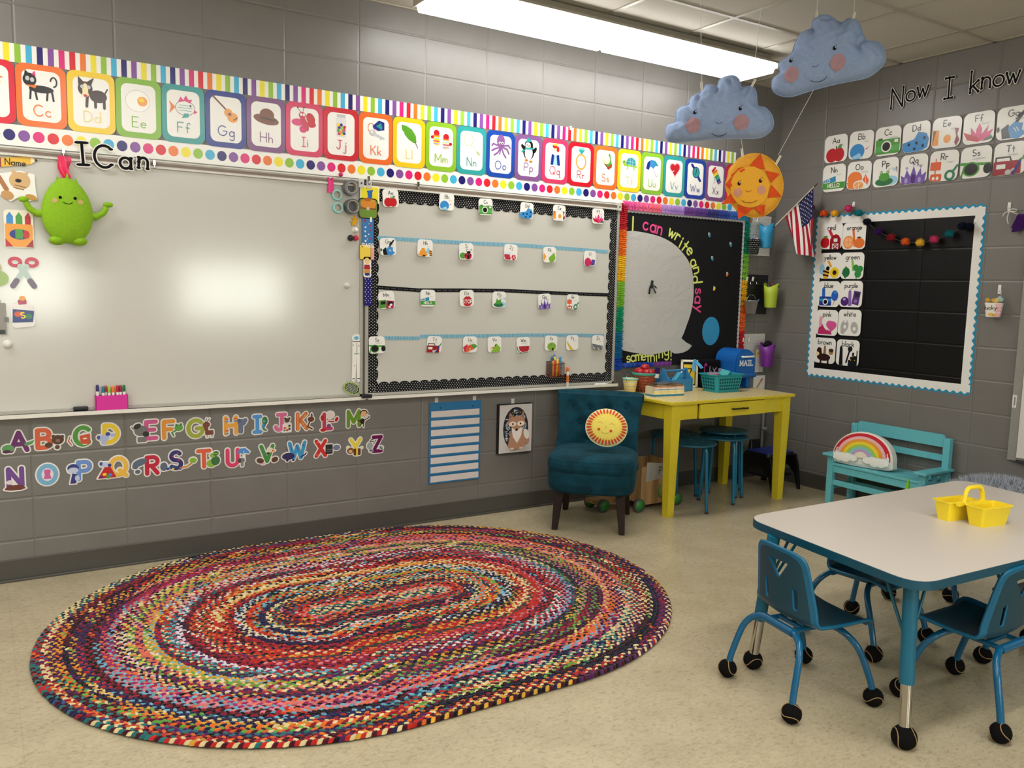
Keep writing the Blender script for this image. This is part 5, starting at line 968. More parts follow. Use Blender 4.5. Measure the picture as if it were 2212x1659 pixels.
k.ell((.035, -.01, .105), .014, '#a8ccd4/felt', 8, 6); k.ell((.028, -.01, .115), .012, '#a8ccd4/felt', 8, 6); k.build('popcorn', t)
k = MB(); k.tube([(.03, 0, .09), (.03, .02, .16)], .0015, '#c8c8c8/felt', 5); k.build('string', t)
# conduit with label and second board on the right wall
uA = R(2205, 640, .02)[0]; k = MB(); zc = R(2178, 993, .02)[1]
uC = R(2190, 900, .02)[0]
k.bx(uC-.018, uC+.035, -.022, 0, zc, 2.2, '#94928c/paint'); o = k.build('trim_2', rz=RZR, bev=.003); struct(o)
u, z = R(2191, 867, .025); a = Art(kind='paper'); a.slab(rrect(-.012, -.038, .012, .038, .002), 0, .001, '#e8e6e0/paper'); a.n = .0014; a.st([(0, -.026), (0, .026)], .006, '#8a8a88'); a.st([(.005, -.02), (.005, .02)], .002, '#4a4a4a')
onwall(a, 'label_sticker', 'small white printed label on the grey vertical casing by the right whiteboard', 'label', 'R', u, z, .0225)
zw = R(2190, 988, .04)[1]
t = thing('whiteboard', 'whiteboard at the far right edge of the photo, on the right wall', 'whiteboard', (0, -(uC+.035), zw), RZR)
k = MB(); k.bx(.004, 2.2, -.03, -.022, 0, 1.25, '#dedbd4/lam'); k.build('writing_surface', t); k = MB(); k.bx(.0, 2.2, -.022, 0, -.012, 1.26, '#8f8d88/paint'); k.bx(.004, 2.2, -.028, -.004, -.03, -.012, '#3a3a3c/paint'); k.build('frame', t)
# flag
def Fp(px, py): u, z = R(px, py, .13); return Vector((-.13, -u, z))
T_, D_, A_, C_ = Fp(1757, 406), Fp(1763, 556), Fp(1697, 468), Fp(1716, 546)
t = thing('flag', 'small American flag on a wooden stick, leaning out of the sky blue bucket', 'flag', (0, 0, 0))
tip = Fp(1760, 402); base = Vector((L(1662, 500, .09)[0], -.09, L(1662, 500, .09)[1])); k = MB(); k.tube([base-(tip-base)*.10, tip], .0042, '#d8cdb4/wood', 8); k.build('stick', t)
k = MB(); dr = (tip-base).normalized(); k.tube([tip-dr*.004, tip+dr*.01, tip+dr*.035], [.007, .007, .0008], '#4a4a40/plastic', 8); k.build('finial', t)
def flagp(u, v, e_=0):    # u along the stripes, v from the tip down the stick
    p = T_.lerp(D_, u).lerp(A_.lerp(C_, u), v); f_ = .022*u*math.sin(v*9+u*2)+.01*u*math.sin(v*17+1)
    p.z -= .03*math.sin(PI*u)*(v*(1-v))*2; return p+Vector((-f_-e_, f_*.5, 0))
k = MB()
k.grid(lambda u, v: flagp(u, v), 30, 39, None, True, cf=lambda u, v: '#2a2c58/felt' if (u < .42 and v < 7/13) else ('#b02434/felt' if int(v*13+.001) % 2 == 0 else '#ece8e4/felt')); k.build('flag_cloth', t)
k = MB()
for r in range(9):
    for c_ in range(6 if r % 2 == 0 else 5):
        u = (c_*2+1+(r % 2))/12*.42; v = (r+1)/10*7/13; P_ = []
        for j in range(10): rr = .018 if j % 2 == 0 else .007; P_.append(flagp(u+rr*math.cos(j*PI/5)*.9, v+rr*math.sin(j*PI/5)*1.0, .0016))
        k.add(P_, [tuple(range(10))], '#f0eee8/felt')
k.build('stars', t)

# ------------------------------------------------------------ chart and fox picture under the board
xa, za = L(926, 1047, .01); xb_, zb_ = L(1040, 864, .01); W = xb_-xa; H_ = zb_-za
t = thing('pocket_chart', 'blue fabric pocket chart with eight white strips, hanging below the second whiteboard', 'pocket chart', (xa+W/2, -.004, za))
a = Art(kind='felt'); a.slab(rrect(-W/2, 0, W/2, H_, .004), 0, .003, '#2872a4/satin'); a.build('chart_cloth', t)
for i in range(8):
    a = Art(kind='paper'); zt_ = H_*(1-.105-.114*i); a.slab(rrect(-W/2+.012, zt_-.038, W/2-.012+.002*math.sin(i), zt_, .001), .004, .0048, '#dcd3d0/paper'); a.build('white_strip', t)
    a = Art(kind='gloss'); a.slab(rrect(-W/2+.008, zt_-.046, W/2-.008, zt_-.040, .001), .003, .006, '#2f7cae/satin'); a.build('pocket_edge', t)
for s_ in (-.105, .12): a = Art(kind='paper'); a.n = .0035; a.e(s_, H_-.034, .0045, .0045, '#16181c'); a.build('grommet', t)
for px, py, lb in ((944, 864, 'left one holding the blue pocket chart'), (1026, 860, 'right one holding the blue pocket chart'), (1109, 866, 'over the fox picture')):
    x, z = L(px, py, .01); k = MB(); k.bx(-.011, .011, -.005, 0, -.018, .014, '#dedcd8/gloss'); k.tube([(0, -.005, -.002), (0, -.013, -.006), (0, -.014, .003)], .0025, '#dedcd8/gloss', 6); tag(k.build('wall_hook', loc=(x, 0, z), bev=.002), 'small clear adhesive hook, '+lb, 'hook')
xa, za = L(1076, 982, .03); xb_, zb_ = L(1151, 870, .03); W = xb_-xa; H_ = zb_-za
t = thing('picture', 'canvas picture of a sitting fox in a leafy oval, beside the blue pocket chart', 'picture', (xa+W/2, 0, za+H_/2))
k = MB(); k.bx(-W/2, W/2, -.03, -.002, -H_/2, H_/2, '#2a2523/wood'); k.build('frame', t)
a = Art(kind='paper'); a.slab(rrect(-W/2+.004, -H_/2+.004, W/2-.004, H_/2-.004, .001), .03, .0312, '#cfc9c6/paper'); a.n = .0316; a.sc = H_
a.e(0, 0, .30, .44, '#2c2d38'); rr = random.Random(3)
for i in range(80):
    an = rr.uniform(0, 2*PI); q = rr.uniform(.35, .93)**.6; a.e(.27*q*math.cos(an), .405*q*math.sin(an), rr.uniform(.018, .05), rr.uniform(.008, .016), rr.choice(['#a8adb4', '#8d949e', '#c4c8cc', '#6c747e', '#b8bcc0']), rr.uniform(0, 180)); a.n -= a.dn*.6
for i in range(9): a.e(rr.uniform(-.2, .2), rr.choice([.33, .28, .2, .24]), .012, .01, '#d8c84a')
a.dsl("p #b5876a -20,-34 -14,-8 -8,4 8,4 14,-8 22,-34 14,-42 -10,-43;e 22 -18 8 16 #b5876a 20;e 24 -12 6 11 #e4dcd4 20;p #eee0d8 -12,2 14,2 12,-14 2,-30 -8,-16;p #b5876a -16,34 -20,14 -4,20;p #b5876a 16,34 20,14 4,20;p #8a6450 -15,30 -17,18 -8,20;p #8a6450 15,30 17,18 8,20;p #b5876a -22,10 -14,24 0,26 14,24 22,10 6,0 0,-4 -6,0;e -10 10 9 5 #ead8c8;e 10 10 9 5 #ead8c8;e -9 10 2 2 k;e 9 10 2 2 k;e 0 -2 3 2.4 N;e -10 -40 5 2 #e4d0c4;e 12 -40 5 2 #e4d0c4")
a.build('print', t)
# ------------------------------------------------------------ soft things
def seg_d(p, O):
    best = 9
    for a, b in zip(O, O[1:]+O[:1]):
        dx, dz = b[0]-a[0], b[1]-a[1]; t = max(0, min(1, ((p[0]-a[0])*dx+(p[1]-a[1])*dz)/(dx*dx+dz*dz+1e-12)))
        d = math.hypot(p[0]-a[0]-t*dx, p[1]-a[1]-t*dz)
        if d < best: best = d
    return best
def inside(p, O):
    c = False; j = len(O)-1
    for i in range(len(O)):
        if (O[i][1] > p[1]) != (O[j][1] > p[1]) and p[0] < (O[j][0]-O[i][0])*(p[1]-O[i][1])/(O[j][1]-O[i][1])+O[i][0]: c = not c
        j = i
    return c
def smooth(P, n=4):      # closed Catmull-Rom
    out = []; N_ = len(P)
    for i in range(N_):
        p0, p1, p2, p3 = [Vector(P[(i+k) % N_]) for k in (-1, 0, 1, 2)]
        for j in range(n):
            t = j/n; out.append(tuple(.5*((2*p1)+(p2-p0)*t+(2*p0-5*p1+4*p2-p3)*t*t+(3*p1-p0-3*p2+p3)*t**3)))
    return out
def tri2d(O, holes, step, loops=()):
    pts = [Vector(p) for p in O]; edges = [(i, (i+1) % len(O)) for i in range(len(O))]
    for H in holes:
        b = len(pts); pts += [Vector(p) for p in H]; edges += [(b+i, b+(i+1) % len(H)) for i in range(len(H))]
    for H in loops:
        b = len(pts); pts += [Vector(p) for p in H]; edges += [(b+i, b+(i+1) % len(H)) for i in range(len(H))]
    xs = [p[0] for p in O]; zs = [p[1] for p in O]; z = min(zs)+step/2; r = 0
    while z < max(zs):
        x = min(xs)+step*(.5 if r % 2 else .25)
        while x < max(xs):
            if inside((x, z), O) and seg_d((x, z), O) > step*.45 and not any(seg_d((x, z), H) < step*.3 for H in loops) and not any(inside((x, z), H) or seg_d((x, z), H) < step*.4 for H in holes): pts.append(Vector((x, z)))
            x += step
        z += step*.87; r += 1
    V, E_, Fc = delaunay_2d_cdt(pts, edges, [], 0, 1e-6)[:3]
    out = []
    for f in Fc:
        c = (sum(V[i][0] for i in f)/3, sum(V[i][1] for i in f)/3)
        if inside(c, O) and not any(inside(c, H) for H in holes):
            a = (V[f[1]]-V[f[0]]).cross(V[f[2]]-V[f[0]]); out.append(tuple(f) if a > 0 else tuple(f)[::-1])
    return [tuple(v) for v in V], out
def cushion(O, T, Dd, c, parent, name='pillow_body', step=.016, pucker=.0, back=None, gus=0, creases=()):
    """pillow from an outline: inflated front and back with a seam; returns a height function"""
    V, Fc = tri2d(O, [], step)
    def hf(x, z):
        if not inside((x, z), O): return 0
        d = seg_d((x, z), O); k = min(1, d/Dd); h = T*math.sqrt(max(0, 1-(1-k)**2))
        if pucker: h += pucker*(math.sin(x*95+3*math.sin(z*40))*math.sin(z*60+x*30))*(1-k)*k*3+pucker*.35*math.sin(x*33+z*21)*k
        for (A_, B_) in creases:
            vx, vz = B_[0]-A_[0], B_[1]-A_[1]; t_ = ((x-A_[0])*vx+(z-A_[1])*vz)/(vx*vx+vz*vz)
            if -.1 < t_ < 1.15: q_ = math.hypot(x-A_[0]-vx*t_, z-A_[1]-vz*t_); h -= min(h, .026*math.exp(-(q_/.009)**2)*max(0, 1-max(0, t_)**1.5)-.006*math.exp(-((q_-.02)/.009)**2)*max(0, 1-abs(t_)))
        return h+gus
    H = [hf(*v) if seg_d(v, O) > 1e-5 else gus for v in V]; n = len(V)
    k = MB(); k.add([(v[0], -h, v[1]) for v, h in zip(V, H)], [tuple(f) for f in Fc], c, True)
    k.add([(v[0], h*.8+(gus*.2), v[1]) for v, h in zip(V, H)], [tuple(f)[::-1] for f in Fc], back or c, True)
    m_ = len(O); k.tube([(p[0], -gus, p[1]) for p in O], .0032, c, 6, closed=True)
    if gus: k.add([(p[0], -gus, p[1]) for p in O]+[(p[0], gus, p[1]) for p in O], [(i, (i+1) % m_, m_+(i+1) % m_, m_+i) for i in range(m_)], back or c, True)
    o = k.build(name, parent); return hf
def facing(px, py, dist):
    """spot along a sight line and an upright frame there, for hanging things"""
    d = ray(px, py).normalized(); c = CAM+d*dist; a = math.atan2(d.y, d.x); return c, a-PI/2
def frame_pts(c, rz, L_):
    n = Vector((-math.sin(rz), math.cos(rz), 0)); r = Vector((math.cos(rz), math.sin(rz), 0)); out = []
    for px, py in L_:
        d = ray(px, py); t = (c-CAM).dot(n)/d.dot(n); q = CAM+d*t-c; out.append((q.dot(r), q.z))
    return out
Z3 = lambda u, v: (1420+u/3.606, 20+v/3.606)
def face(hf, eyes, cheeks, nose, mouth, ec, cc_, lc, parent, rot=0, ch=(.038, .036)):
    a = Art(kind='felt', hf=hf); a.n = .0055
    for (x, z) in cheeks: a.e(x, z, ch[0], ch[1], cc_)
    a.n = .006
    for (x, z) in eyes:
        a.e(x, z, .0085, .0105, ec); a.e(x+.003, z+.004, .0026, .0032, '#e8e4e0')
        a.st([(x+.004, z+.014), (x+.010, z+.018)], .0022, ec, cap=False)
    x, z = nose; a.st([(x+p[0]*math.cos(rot)-p[1]*math.sin(rot), z+p[0]*math.sin(rot)+p[1]*math.cos(rot)) for p in earc(0, 0, .016, .010, 200, 340)], .0024, lc)
    x, z = mouth; a.st([(x+p[0]*math.cos(rot)-p[1]*math.sin(rot), z+p[0]*math.sin(rot)+p[1]*math.cos(rot)) for p in earc(0, 0, .042, .022, 205, 335)], .0026, lc)
    a.build('face', parent)
def peg_clip(parent, loc, rot=0):
    k = MB(); k.bx(-.006, -.001, -.004, .004, -.028, .03, '#dcd6c6/wood'); k.bx(.001, .006, -.004, .004, -.028, .03, '#dcd6c6/wood'); k.tube([(-.007, 0, .002), (.007, 0, .002)], .003, '#b0b0b0/metal', 6)
    k.build('clothes_peg', parent, loc=loc, rot=(0, rot, 0))
CB = '#8fa2c4/plush'
c1, r1 = facing(1555, 240, 4.86); c2, r2 = facing(1790, 118, 4.95); c3, r3 = facing(1629, 400, 4.8)
t1 = thing('cloud_pillow', 'blue-grey cloud pillow with pink cheeks, the lower left of the two hanging clouds', 'pillow', c1, r1, 'hanging cloud pillows')
O1 = smooth(frame_pts(c1, r1, [Z3(*q) for q in [(62, 960), (78, 905), (140, 878), (150, 795), (180, 765), (240, 742), (262, 690), (340, 640), (375, 592), (430, 592), (465, 605), (490, 545), (580, 515), (635, 545), (655, 608), (735, 600), (770, 650), (782, 750), (840, 768), (888, 820), (905, 890), (880, 950), (800, 1000), (640, 1006), (420, 1012), (250, 1030), (110, 1035), (72, 1008)]]), 3)
fp = lambda c, r, L_: frame_pts(c, r, [Z3(*q) for q in L_])
cr_ = lambda c, r, S_: [tuple(fp(c, r, list(s_))) for s_ in S_]
hf = cushion(O1, .075, .12, CB, t1, pucker=.010, step=.011, creases=cr_(c1, r1, [((465, 610), (450, 690)), ((655, 612), (640, 690)), ((335, 650), (300, 800)), ((780, 755), (730, 735)), ((245, 745), (270, 800)), ((150, 880), (190, 890)), ((560, 560), (570, 640)), ((700, 640), (650, 760))]))
face(hf, fp(c1, r1, [(293, 825), (643, 798)]), fp(c1, r1, [(280, 922), (650, 900)]), fp(c1, r1, [(483, 895)])[0], fp(c1, r1, [(482, 965)])[0], '#1a1a20', '#b08c94', '#333e54', t1, 0, (.0385, .0385))
t2 = thing('cloud_pillow', 'blue-grey cloud pillow with pink cheeks, tilted, the upper right of the two clouds', 'pillow', c2, r2, 'hanging cloud pillows')
O2 = smooth(frame_pts(c2, r2, [Z3(*q) for q in [(893, 590), (902, 540), (958, 490), (945, 440), (962, 408), (1040, 350), (1062, 300), (1092, 228), (1130, 180), (1200, 148), (1215, 85), (1270, 48), (1345, 52), (1428, 105), (1490, 72), (1545, 82), (1580, 125), (1600, 190), (1630, 243), (1700, 250), (1752, 290), (1775, 350), (1770, 410), (1735, 460), (1640, 530), (1500, 560), (1350, 592), (1200, 632), (1050, 680), (955, 672), (902, 635)]]), 3)
hf = cushion(O2, .08, .12, CB, t2, pucker=.010, step=.011, creases=cr_(c2, r2, [((1425, 110), (1395, 290)), ((1465, 130), (1420, 230)), ((1625, 245), (1550, 300)), ((1560, 200), (1560, 340)), ((1212, 155), (1200, 240)), ((1065, 310), (1110, 340)), ((1555, 300), (1580, 400)), ((950, 480), (990, 510)), ((1330, 90), (1230, 120))]))
face(hf, fp(c2, r2, [(1042, 428), (1378, 340)]), fp(c2, r2, [(1047, 535), (1402, 445)]), fp(c2, r2, [(1230, 465)])[0], fp(c2, r2, [(1255, 550)])[0], '#1a1a20', '#b08c94', '#333e54', t2, .2, (.036, .041))
t3 = thing('sun_pillow', 'round yellow sun pillow with orange felt rays, hanging below the two clouds', 'pillow', c3, r3)
O3 = smooth(frame_pts(c3, r3, [Z3(757+222*math.cos(i*PI/12)+5*math.sin(i*3), 1372+248*math.sin(i*PI/12)) for i in range(24)][::-1]), 3)
hf = cushion(O3, .06, .10, '#eaa838/plush', t3, pucker=.008)
a = Art(kind='felt', hf=lambda x, z: max(hf(x, z)+.004, .026)); a.n = .003
for tri in [((805, 1130), (712, 1238), (838, 1262)), ((952, 1290), (838, 1268), (885, 1365)), ((970, 1465), (885, 1378), (858, 1478)), ((830, 1622), (748, 1556), (838, 1528)), ((630, 1640), (624, 1530), (748, 1560)), ((495, 1525), (572, 1440), (618, 1512)), ((528, 1372), (580, 1310), (585, 1430)), ((575, 1300), (650, 1238), (590, 1330)), ((620, 1250), (716, 1236), (655, 1290))]:
    a.p(fp(c3, r3, list(tri)), '#e2582a')
a.n += .002; a.p([fp(c3, r3, [(720+150*math.cos(i*PI/14), 1395+158*math.sin(i*PI/14))])[0] for i in range(28)], '#f0b03c'); a.build('felt_rays', t3)
face(lambda x, z: max(hf(x, z)+.004, .026)+.003, fp(c3, r3, [(638, 1370), (802, 1350)]), fp(c3, r3, [(628, 1438), (808, 1420)]), fp(c3, r3, [(710, 1418)])[0], fp(c3, r3, [(718, 1485)])[0], '#2a1c14', '#d69a82', '#8a4a20', t3, 0, (.022, .023))
def world(c, rz, p): return c+Vector((math.cos(rz), math.sin(rz), 0))*p[0]+Vector((0, 0, p[1]))
def string(a_, b_, label, part=None):
    k = MB(); k.tube([a_, b_], .0013, '#e4e2dc/felt', 5); return tag(k.build('string', loc=(0, 0, 0)), label, 'string', 'white strings of the hanging pillows')
pA, pB = fp(c1, r1, [(345, 612), (742, 590)]); pC, pD = fp(c2, r2, [(1240, 62), (1528, 72)]); pE, pF = fp(c3, r3, [(662, 1130), (938, 1182)])
for tt, p, rr in ((t1, pA, -.1), (t1, pB, .45), (t2, pC, 0), (t2, pD, .15), (t3, pE, -.15), (t3, pF, .45)): peg_clip(tt, (p[0], -.004, p[1]), rr)
W1 = [world(c1, r1, (p[0], p[1]+.03)) for p in (pA, pB)]; W2 = [world(c2, r2, (p[0], p[1]+.03)) for p in (pC, pD)]; W3 = [world(c3, r3, (p[0], p[1]+.03)) for p in (pE, pF)]
top = lambda p, dx, dy: Vector((p.x+dx, p.y+dy, CZ-.004))
string(W1[0], top(W1[0], -.02, .02), 'white string from the ceiling to the left peg of the lower cloud'); string(W1[1], top(W1[1], .10, .06), 'white string from the ceiling to the right peg of the lower cloud')
string(W2[0], top(W2[0], 0, 0), 'white string from the ceiling to the left peg of the upper cloud'); string(W2[1], top(W2[1], 0, 0), 'white string from the ceiling to the right peg of the upper cloud')
string(world(c1, r1, fp(c1, r1, [(652, 1006)])[0]), W3[0], 'white string from the lower cloud down to the sun pillow'); string(world(c2, r2, fp(c2, r2, [(1215, 632)])[0]), W3[1], 'white string slanting from the upper cloud down to the sun pillow')

# ------------------------------------------------------------ velvet slipper chair
VE = '#0c3a48/velvet'
t = thing('armchair', 'dark teal velvet slipper chair with a button-tufted rolled back and dark wooden legs', 'chair', (-2.056, -.466, 0), math.radians(136.2))
for sx, sy, ky in ((-1, 1, .03), (1, 1, .03), (-1, -1, -.05), (1, -1, -.05)):
    k = MB(); n = 8; x, y = sx*.2, sy*.235
    for i in range(n):
        f0, f1 = i/n, (i+1)/n; g = lambda f: rrect(x-sx*.02*f-(.017+.011*f), y-ky*f*1.0-(.017+.011*f), x-sx*.02*f+(.017+.011*f), y-ky*f+(.017+.011*f), .003, 2)
        k.frus(g(f0), .004+.246*f0, g(f1), .004+.246*f1, '#241611/wood', caps=(i in (0, n-1)))
    k.lathe([(0, 0), (.010, 0), (.010, .005), (0, .005)], '#5a5652/metal', (x, y, 0), 10); k.build('leg', t)
def ol(s_, dy=0, r_=.15): return [(p[0]*s_, p[1]*s_+dy) for p in rrect(-.262, -.24, .262, .285, r_, 8)]
k = MB()
lv = [(.86, .232), (.95, .236), (.985, .25), (1.0, .29), (1.0, .34), (.99, .366)]
for (s0, z0), (s1, z1) in zip(lv, lv[1:]): k.frus(ol(s0, .01), z0, ol(s1, .01), z1, VE, True, False)
k.frus(ol(.86, .01), .232, ol(.85, .01), .2325, VE); k.build('seat_apron', t)
k = MB(); lv = [(.955, .362), (.995, .368), (1.012, .385), (1.01, .41), (.985, .434), (.92, .450), (.8, .459), (.5, .466), (.2, .468)]
for (s0, z0), (s1, z1) in zip(lv, lv[1:]): k.frus(ol(s0, .018), z0, ol(s1, .018), z1, VE, True, False)
k.frus(ol(.2, .018), .4679, ol(.19, .018), .468, VE, True); k.build('seat_cushion', t)
BT = [(-.17, .84), (-.06, .80), (.06, .80), (.17, .84), (-.12, .58), (0, .56), (.12, .58), (-.06, .35), (.06, .35)]
def bk(u, v, side):
    U = 2*u-1; hw = .262-.018*math.sin(PI*min(1, v*1.1)); z = .34+.425*v; y = -.175-.075*v**1.3
    y += .16*abs(U)**3.2*(1-v)**1.6+.02*abs(U)**2
    d_ = sum(math.exp(-((U*hw-bx_)**2/.0006+((v-bv)*.425)**2/.0006)) for bx_, bv in BT)
    if side: return (U*hw*.985, y-.07-.004, z)
    return (U*hw, y+.018*(1-abs(U)**6)-.022*d_+.004*math.sin(U*9)*math.sin(v*11), z)
k = MB(); nu, nv = 44, 34
k.grid(lambda u, v: bk(1-u, v, 0), nu, nv, VE); k.grid(lambda u, v: bk(u, v, 1), nu, nv, VE)
for e_ in (0, 1): k.grid(lambda u, v, e_=e_: tuple(Vector(bk(e_, v, 0)).lerp(Vector(bk(e_, v, 1)), u if e_ == 0 else 1-u)+Vector(((-1 if e_ == 0 else 1)*.012*math.sin(PI*u), 0, 0))), 6, nv, VE)
k.grid(lambda u, v: tuple(Vector(bk(u, 1, 0)).lerp(Vector(bk(u, 1, 1)), v)+Vector((0, 0, .01*math.sin(PI*v)))), nu, 5, VE); k.build('backrest', t)
k = MB(); k.tube([(x, -.285+.012*(x/.27)**2, .752) for x in [-.272+i*.0544 for i in range(11)]], [.030, .037, .038, .038, .038, .038, .038, .038, .038, .037, .030], VE, 18)
for s_ in (-1, 1): k.ell((s_*.272, -.273, .752), (.006, .030, .030), VE, 14, 8)
k.build('rolled_top', t)
for bx_, bv in BT:
    v = bv; q = bk((bx_/.245+1)/2, v, 0); k = MB(); k.ell((bx_, q[1]+.004, q[2]), (.009, .006, .009), VE, 10, 7); k.build('button', t)
# sun cushion on the armchair
cS = Vector((-2.03, -.47, .59)); rS = math.radians(136.2-180); rS = facing(1310, 925, 5)[1]
cS = CAM+ray(1310, 924).normalized()*5.08
t = thing('sun_cushion', 'round yellow cushion with a smiling face and red petals, on the teal armchair', 'pillow', cS, rot=(-.22, .12, rS))
Oc = [(.124*math.cos(i*PI/24), .112*math.sin(i*PI/24)) for i in range(48)]
hf = cushion(Oc, .042, .11, '#efe6b0/paper', t, back='#a8c4c0/paper', step=.012)
a = Art(kind='paper', hf=hf); a.n = .0015; a.e(0, .004, .103, .09, '#f0dd66'); a.e(0, .004, .09, .078, '#f2df6c')
for i in range(34):
    an = 2*PI*i/34; a.e(.106*math.cos(an), .004+.093*math.sin(an), .0165, .0062, '#d8532c', math.degrees(math.atan2(.094*math.sin(an), .107*math.cos(an))), step=False); a.n += .00003
for i in range(60): an = 2*PI*i/60; a.e(.084*math.cos(an), .004+.072*math.sin(an), .0018, .0009, '#d8a848', math.degrees(an)+90, step=False)
for s_ in (-1, 1): a.st(earc(s_*.036-.006, .014, .015, .013, 20, 160), .002, '#b88a48'); a.e(s_*.036-.008, -.018, .0085, .0085, '#d8532c')
a.st(earc(-.006, -.022, .024, .016, 205, 335), .002, '#b88a48'); a.st([(-.002, .008), (-.010, -.002), (-.001, -.004)], .0016, '#b88a48'); a.build('face', t)

# ------------------------------------------------------------ yellow desk
YL = '#dcc72e/paint'
dx0, dx1, dy0, dy1, dz = -1.612, -.455, -.655, -.03, .745
m, nt, b, N, M = nodes('patterned_desk_cover'); g = N('ShaderNodeNewGeometry'); mp = N('ShaderNodeMapping'); mp.inputs['Rotation'].default_value = (0, 0, .35); nt.links.new(g.outputs['Position'], mp.inputs[0])
sx = N('ShaderNodeSeparateXYZ'); nt.links.new(mp.outputs[0], sx.inputs[0])
wv = M('ADD', M('MULTIPLY', sx.outputs[0], 24), M('MULTIPLY', M('PINGPONG', M('MULTIPLY', sx.outputs[1], 34), 1), .55)); ln = M('LESS_THAN', M('PINGPONG', wv, .5), .09)
mx = N('ShaderNodeMix', data_type='RGBA'); nt.links.new(ln, mx.inputs[0]); mx.inputs[6].default_value = lin('#d8bf78'); mx.inputs[7].default_value = lin('#efe9cc'); nt.links.new(mx.outputs[2], b.inputs['Base Color']); b.inputs['Roughness'].default_value = .3
t = thing('desk', 'bright yellow wooden desk with one drawer and a patterned top, in the corner', 'desk', (0, 0, 0))
k = MB(); k.bx(dx0, dx1, dy0, dy1, dz-.02, dz, YL); k.build('desktop', t, bev=.004)
k = MB(); k.bx(dx0+.004, dx1-.004, dy0+.004, dy1-.004, dz+.0002, dz+.0012, m); k.build('patterned_cover', t)
dxa, dxb = -1.352, -.747
k = MB()
for a_ in ((dx0+.05, dxa-.004, dy0+.03, dy0+.05), (dxb+.004, dx1-.05, dy0+.03, dy0+.05), (dx0+.05, dx1-.05, dy1-.05, dy1-.03), (dx0+.032, dx0+.05, dy0+.05, dy1-.05), (dx1-.05, dx1-.032, dy0+.05, dy1-.05)): k.bx(*a_, dz-.12, dz-.02, YL)
k.build('apron', t, bev=.002)
k = MB(); k.bx(dxa, dxb, dy0+.006, dy0+.026, dz-.118, dz-.026, YL); k.bx(dxa+.02, dxb-.02, dy0+.026, dy1-.1, dz-.11, dz-.04, YL); dr = k.build('drawer', t, bev=.003)
k = MB(); xm = -1.015; k.tube([(xm-.075, dy0-.018, dz-.068), (xm+.075, dy0-.018, dz-.068)], .0055, '#5a5240/metal', 10)
for s_ in (-.05, .05): k.tube([(xm+s_, dy0+.006, dz-.068), (xm+s_, dy0-.018, dz-.068)], .004, '#5a5240/metal', 8)
k.build('handle', dr)
for x, y in ((dx0+.062, dy0+.055), (dx1-.062, dy0+.055), (dx0+.062, dy1-.055), (dx1-.062, dy1-.055)):
    k = MB(); k.frus(rrect(x-.026, y-.026, x+.026, y+.026, 0), 0, rrect(x-.037, y-.037, x+.037, y+.037, 0), dz-.12, YL); k.frus(rrect(x-.037, y-.037, x+.037, y+.037, 0), dz-.12, rrect(x-.037, y-.037, x+.037, y+.037, 0), dz-.02, YL); k.build('leg', t, bev=.002)
# stools
TL = '#156a8c/gloss'
def stool():
    t = thing('stool', 'round teal metal stool', 'stool'); k = MB(); Ro = .162
    O_ = [(Ro*math.cos(i*PI/24), Ro*math.sin(i*PI/24)) for i in range(48)]; HH = [[(.075*math.cos(j*2*PI/5)+.013*math.cos(i*PI/5), .075*math.sin(j*2*PI/5)+.013*math.sin(i*PI/5)) for i in range(10)] for j in range(5)]
    V, Fc = tri2d(O_, HH, .02); n = len(V); k.add([(v[0], v[1], .45) for v in V], [tuple(f) for f in Fc], '#17566c/shell'); k.add([(v[0], v[1], .440) for v in V], [tuple(f)[::-1] for f in Fc], '#17566c/shell')
    for P_ in [O_]+[h[::-1] for h in HH]:
        q = len(P_); k.add([(p[0], p[1], .44) for p in P_]+[(p[0], p[1], .45) for p in P_], [(i, (i+1) % q, q+(i+1) % q, q+i) for i in range(q)], '#17566c/shell')
    k.tube([(p[0], p[1], .443) for p in O_], .007, '#17566c/shell', 8, closed=True); k.build('seat', t)
    for i in range(4):
        a_ = PI/4+i*PI/2; c_, s_ = math.cos(a_), math.sin(a_); k = MB()
        k.tube([(r_*c_, r_*s_, z_) for r_, z_ in ((.06, .432), (.10, .432), (.125, .428), (.138, .415), (.143, .395), (.155, .2), (.168, .006))], .011, TL, 10); k.lathe([(0, 0), (.0125, 0), (.0125, .014), (0, .014)], '#2a2a2c/plastic', (.168*c_, .168*s_, 0), 10); k.build('leg', t)
    return t
s0 = stool(); s0.location = (-1.14, -.20, 0); s0.rotation_euler.z = .2
for o_, lb in ((s0, 'round teal metal stool, farther one on the left under the yellow desk'),): o_['label'] = lb; o_['group'] = 'teal stools under the desk'
dup(s0, (-1.275, -.50, 0), PI/4, 'round teal metal stool, nearer one on the left under the yellow desk')
dup(s0, (-.90, -.43, 0), .5, 'round teal metal stool, lower of the stacked pair under the yellow desk')
dup(s0, (-.835, -.365, .028), .62, 'round teal metal stool, upper of the stacked pair under the yellow desk')
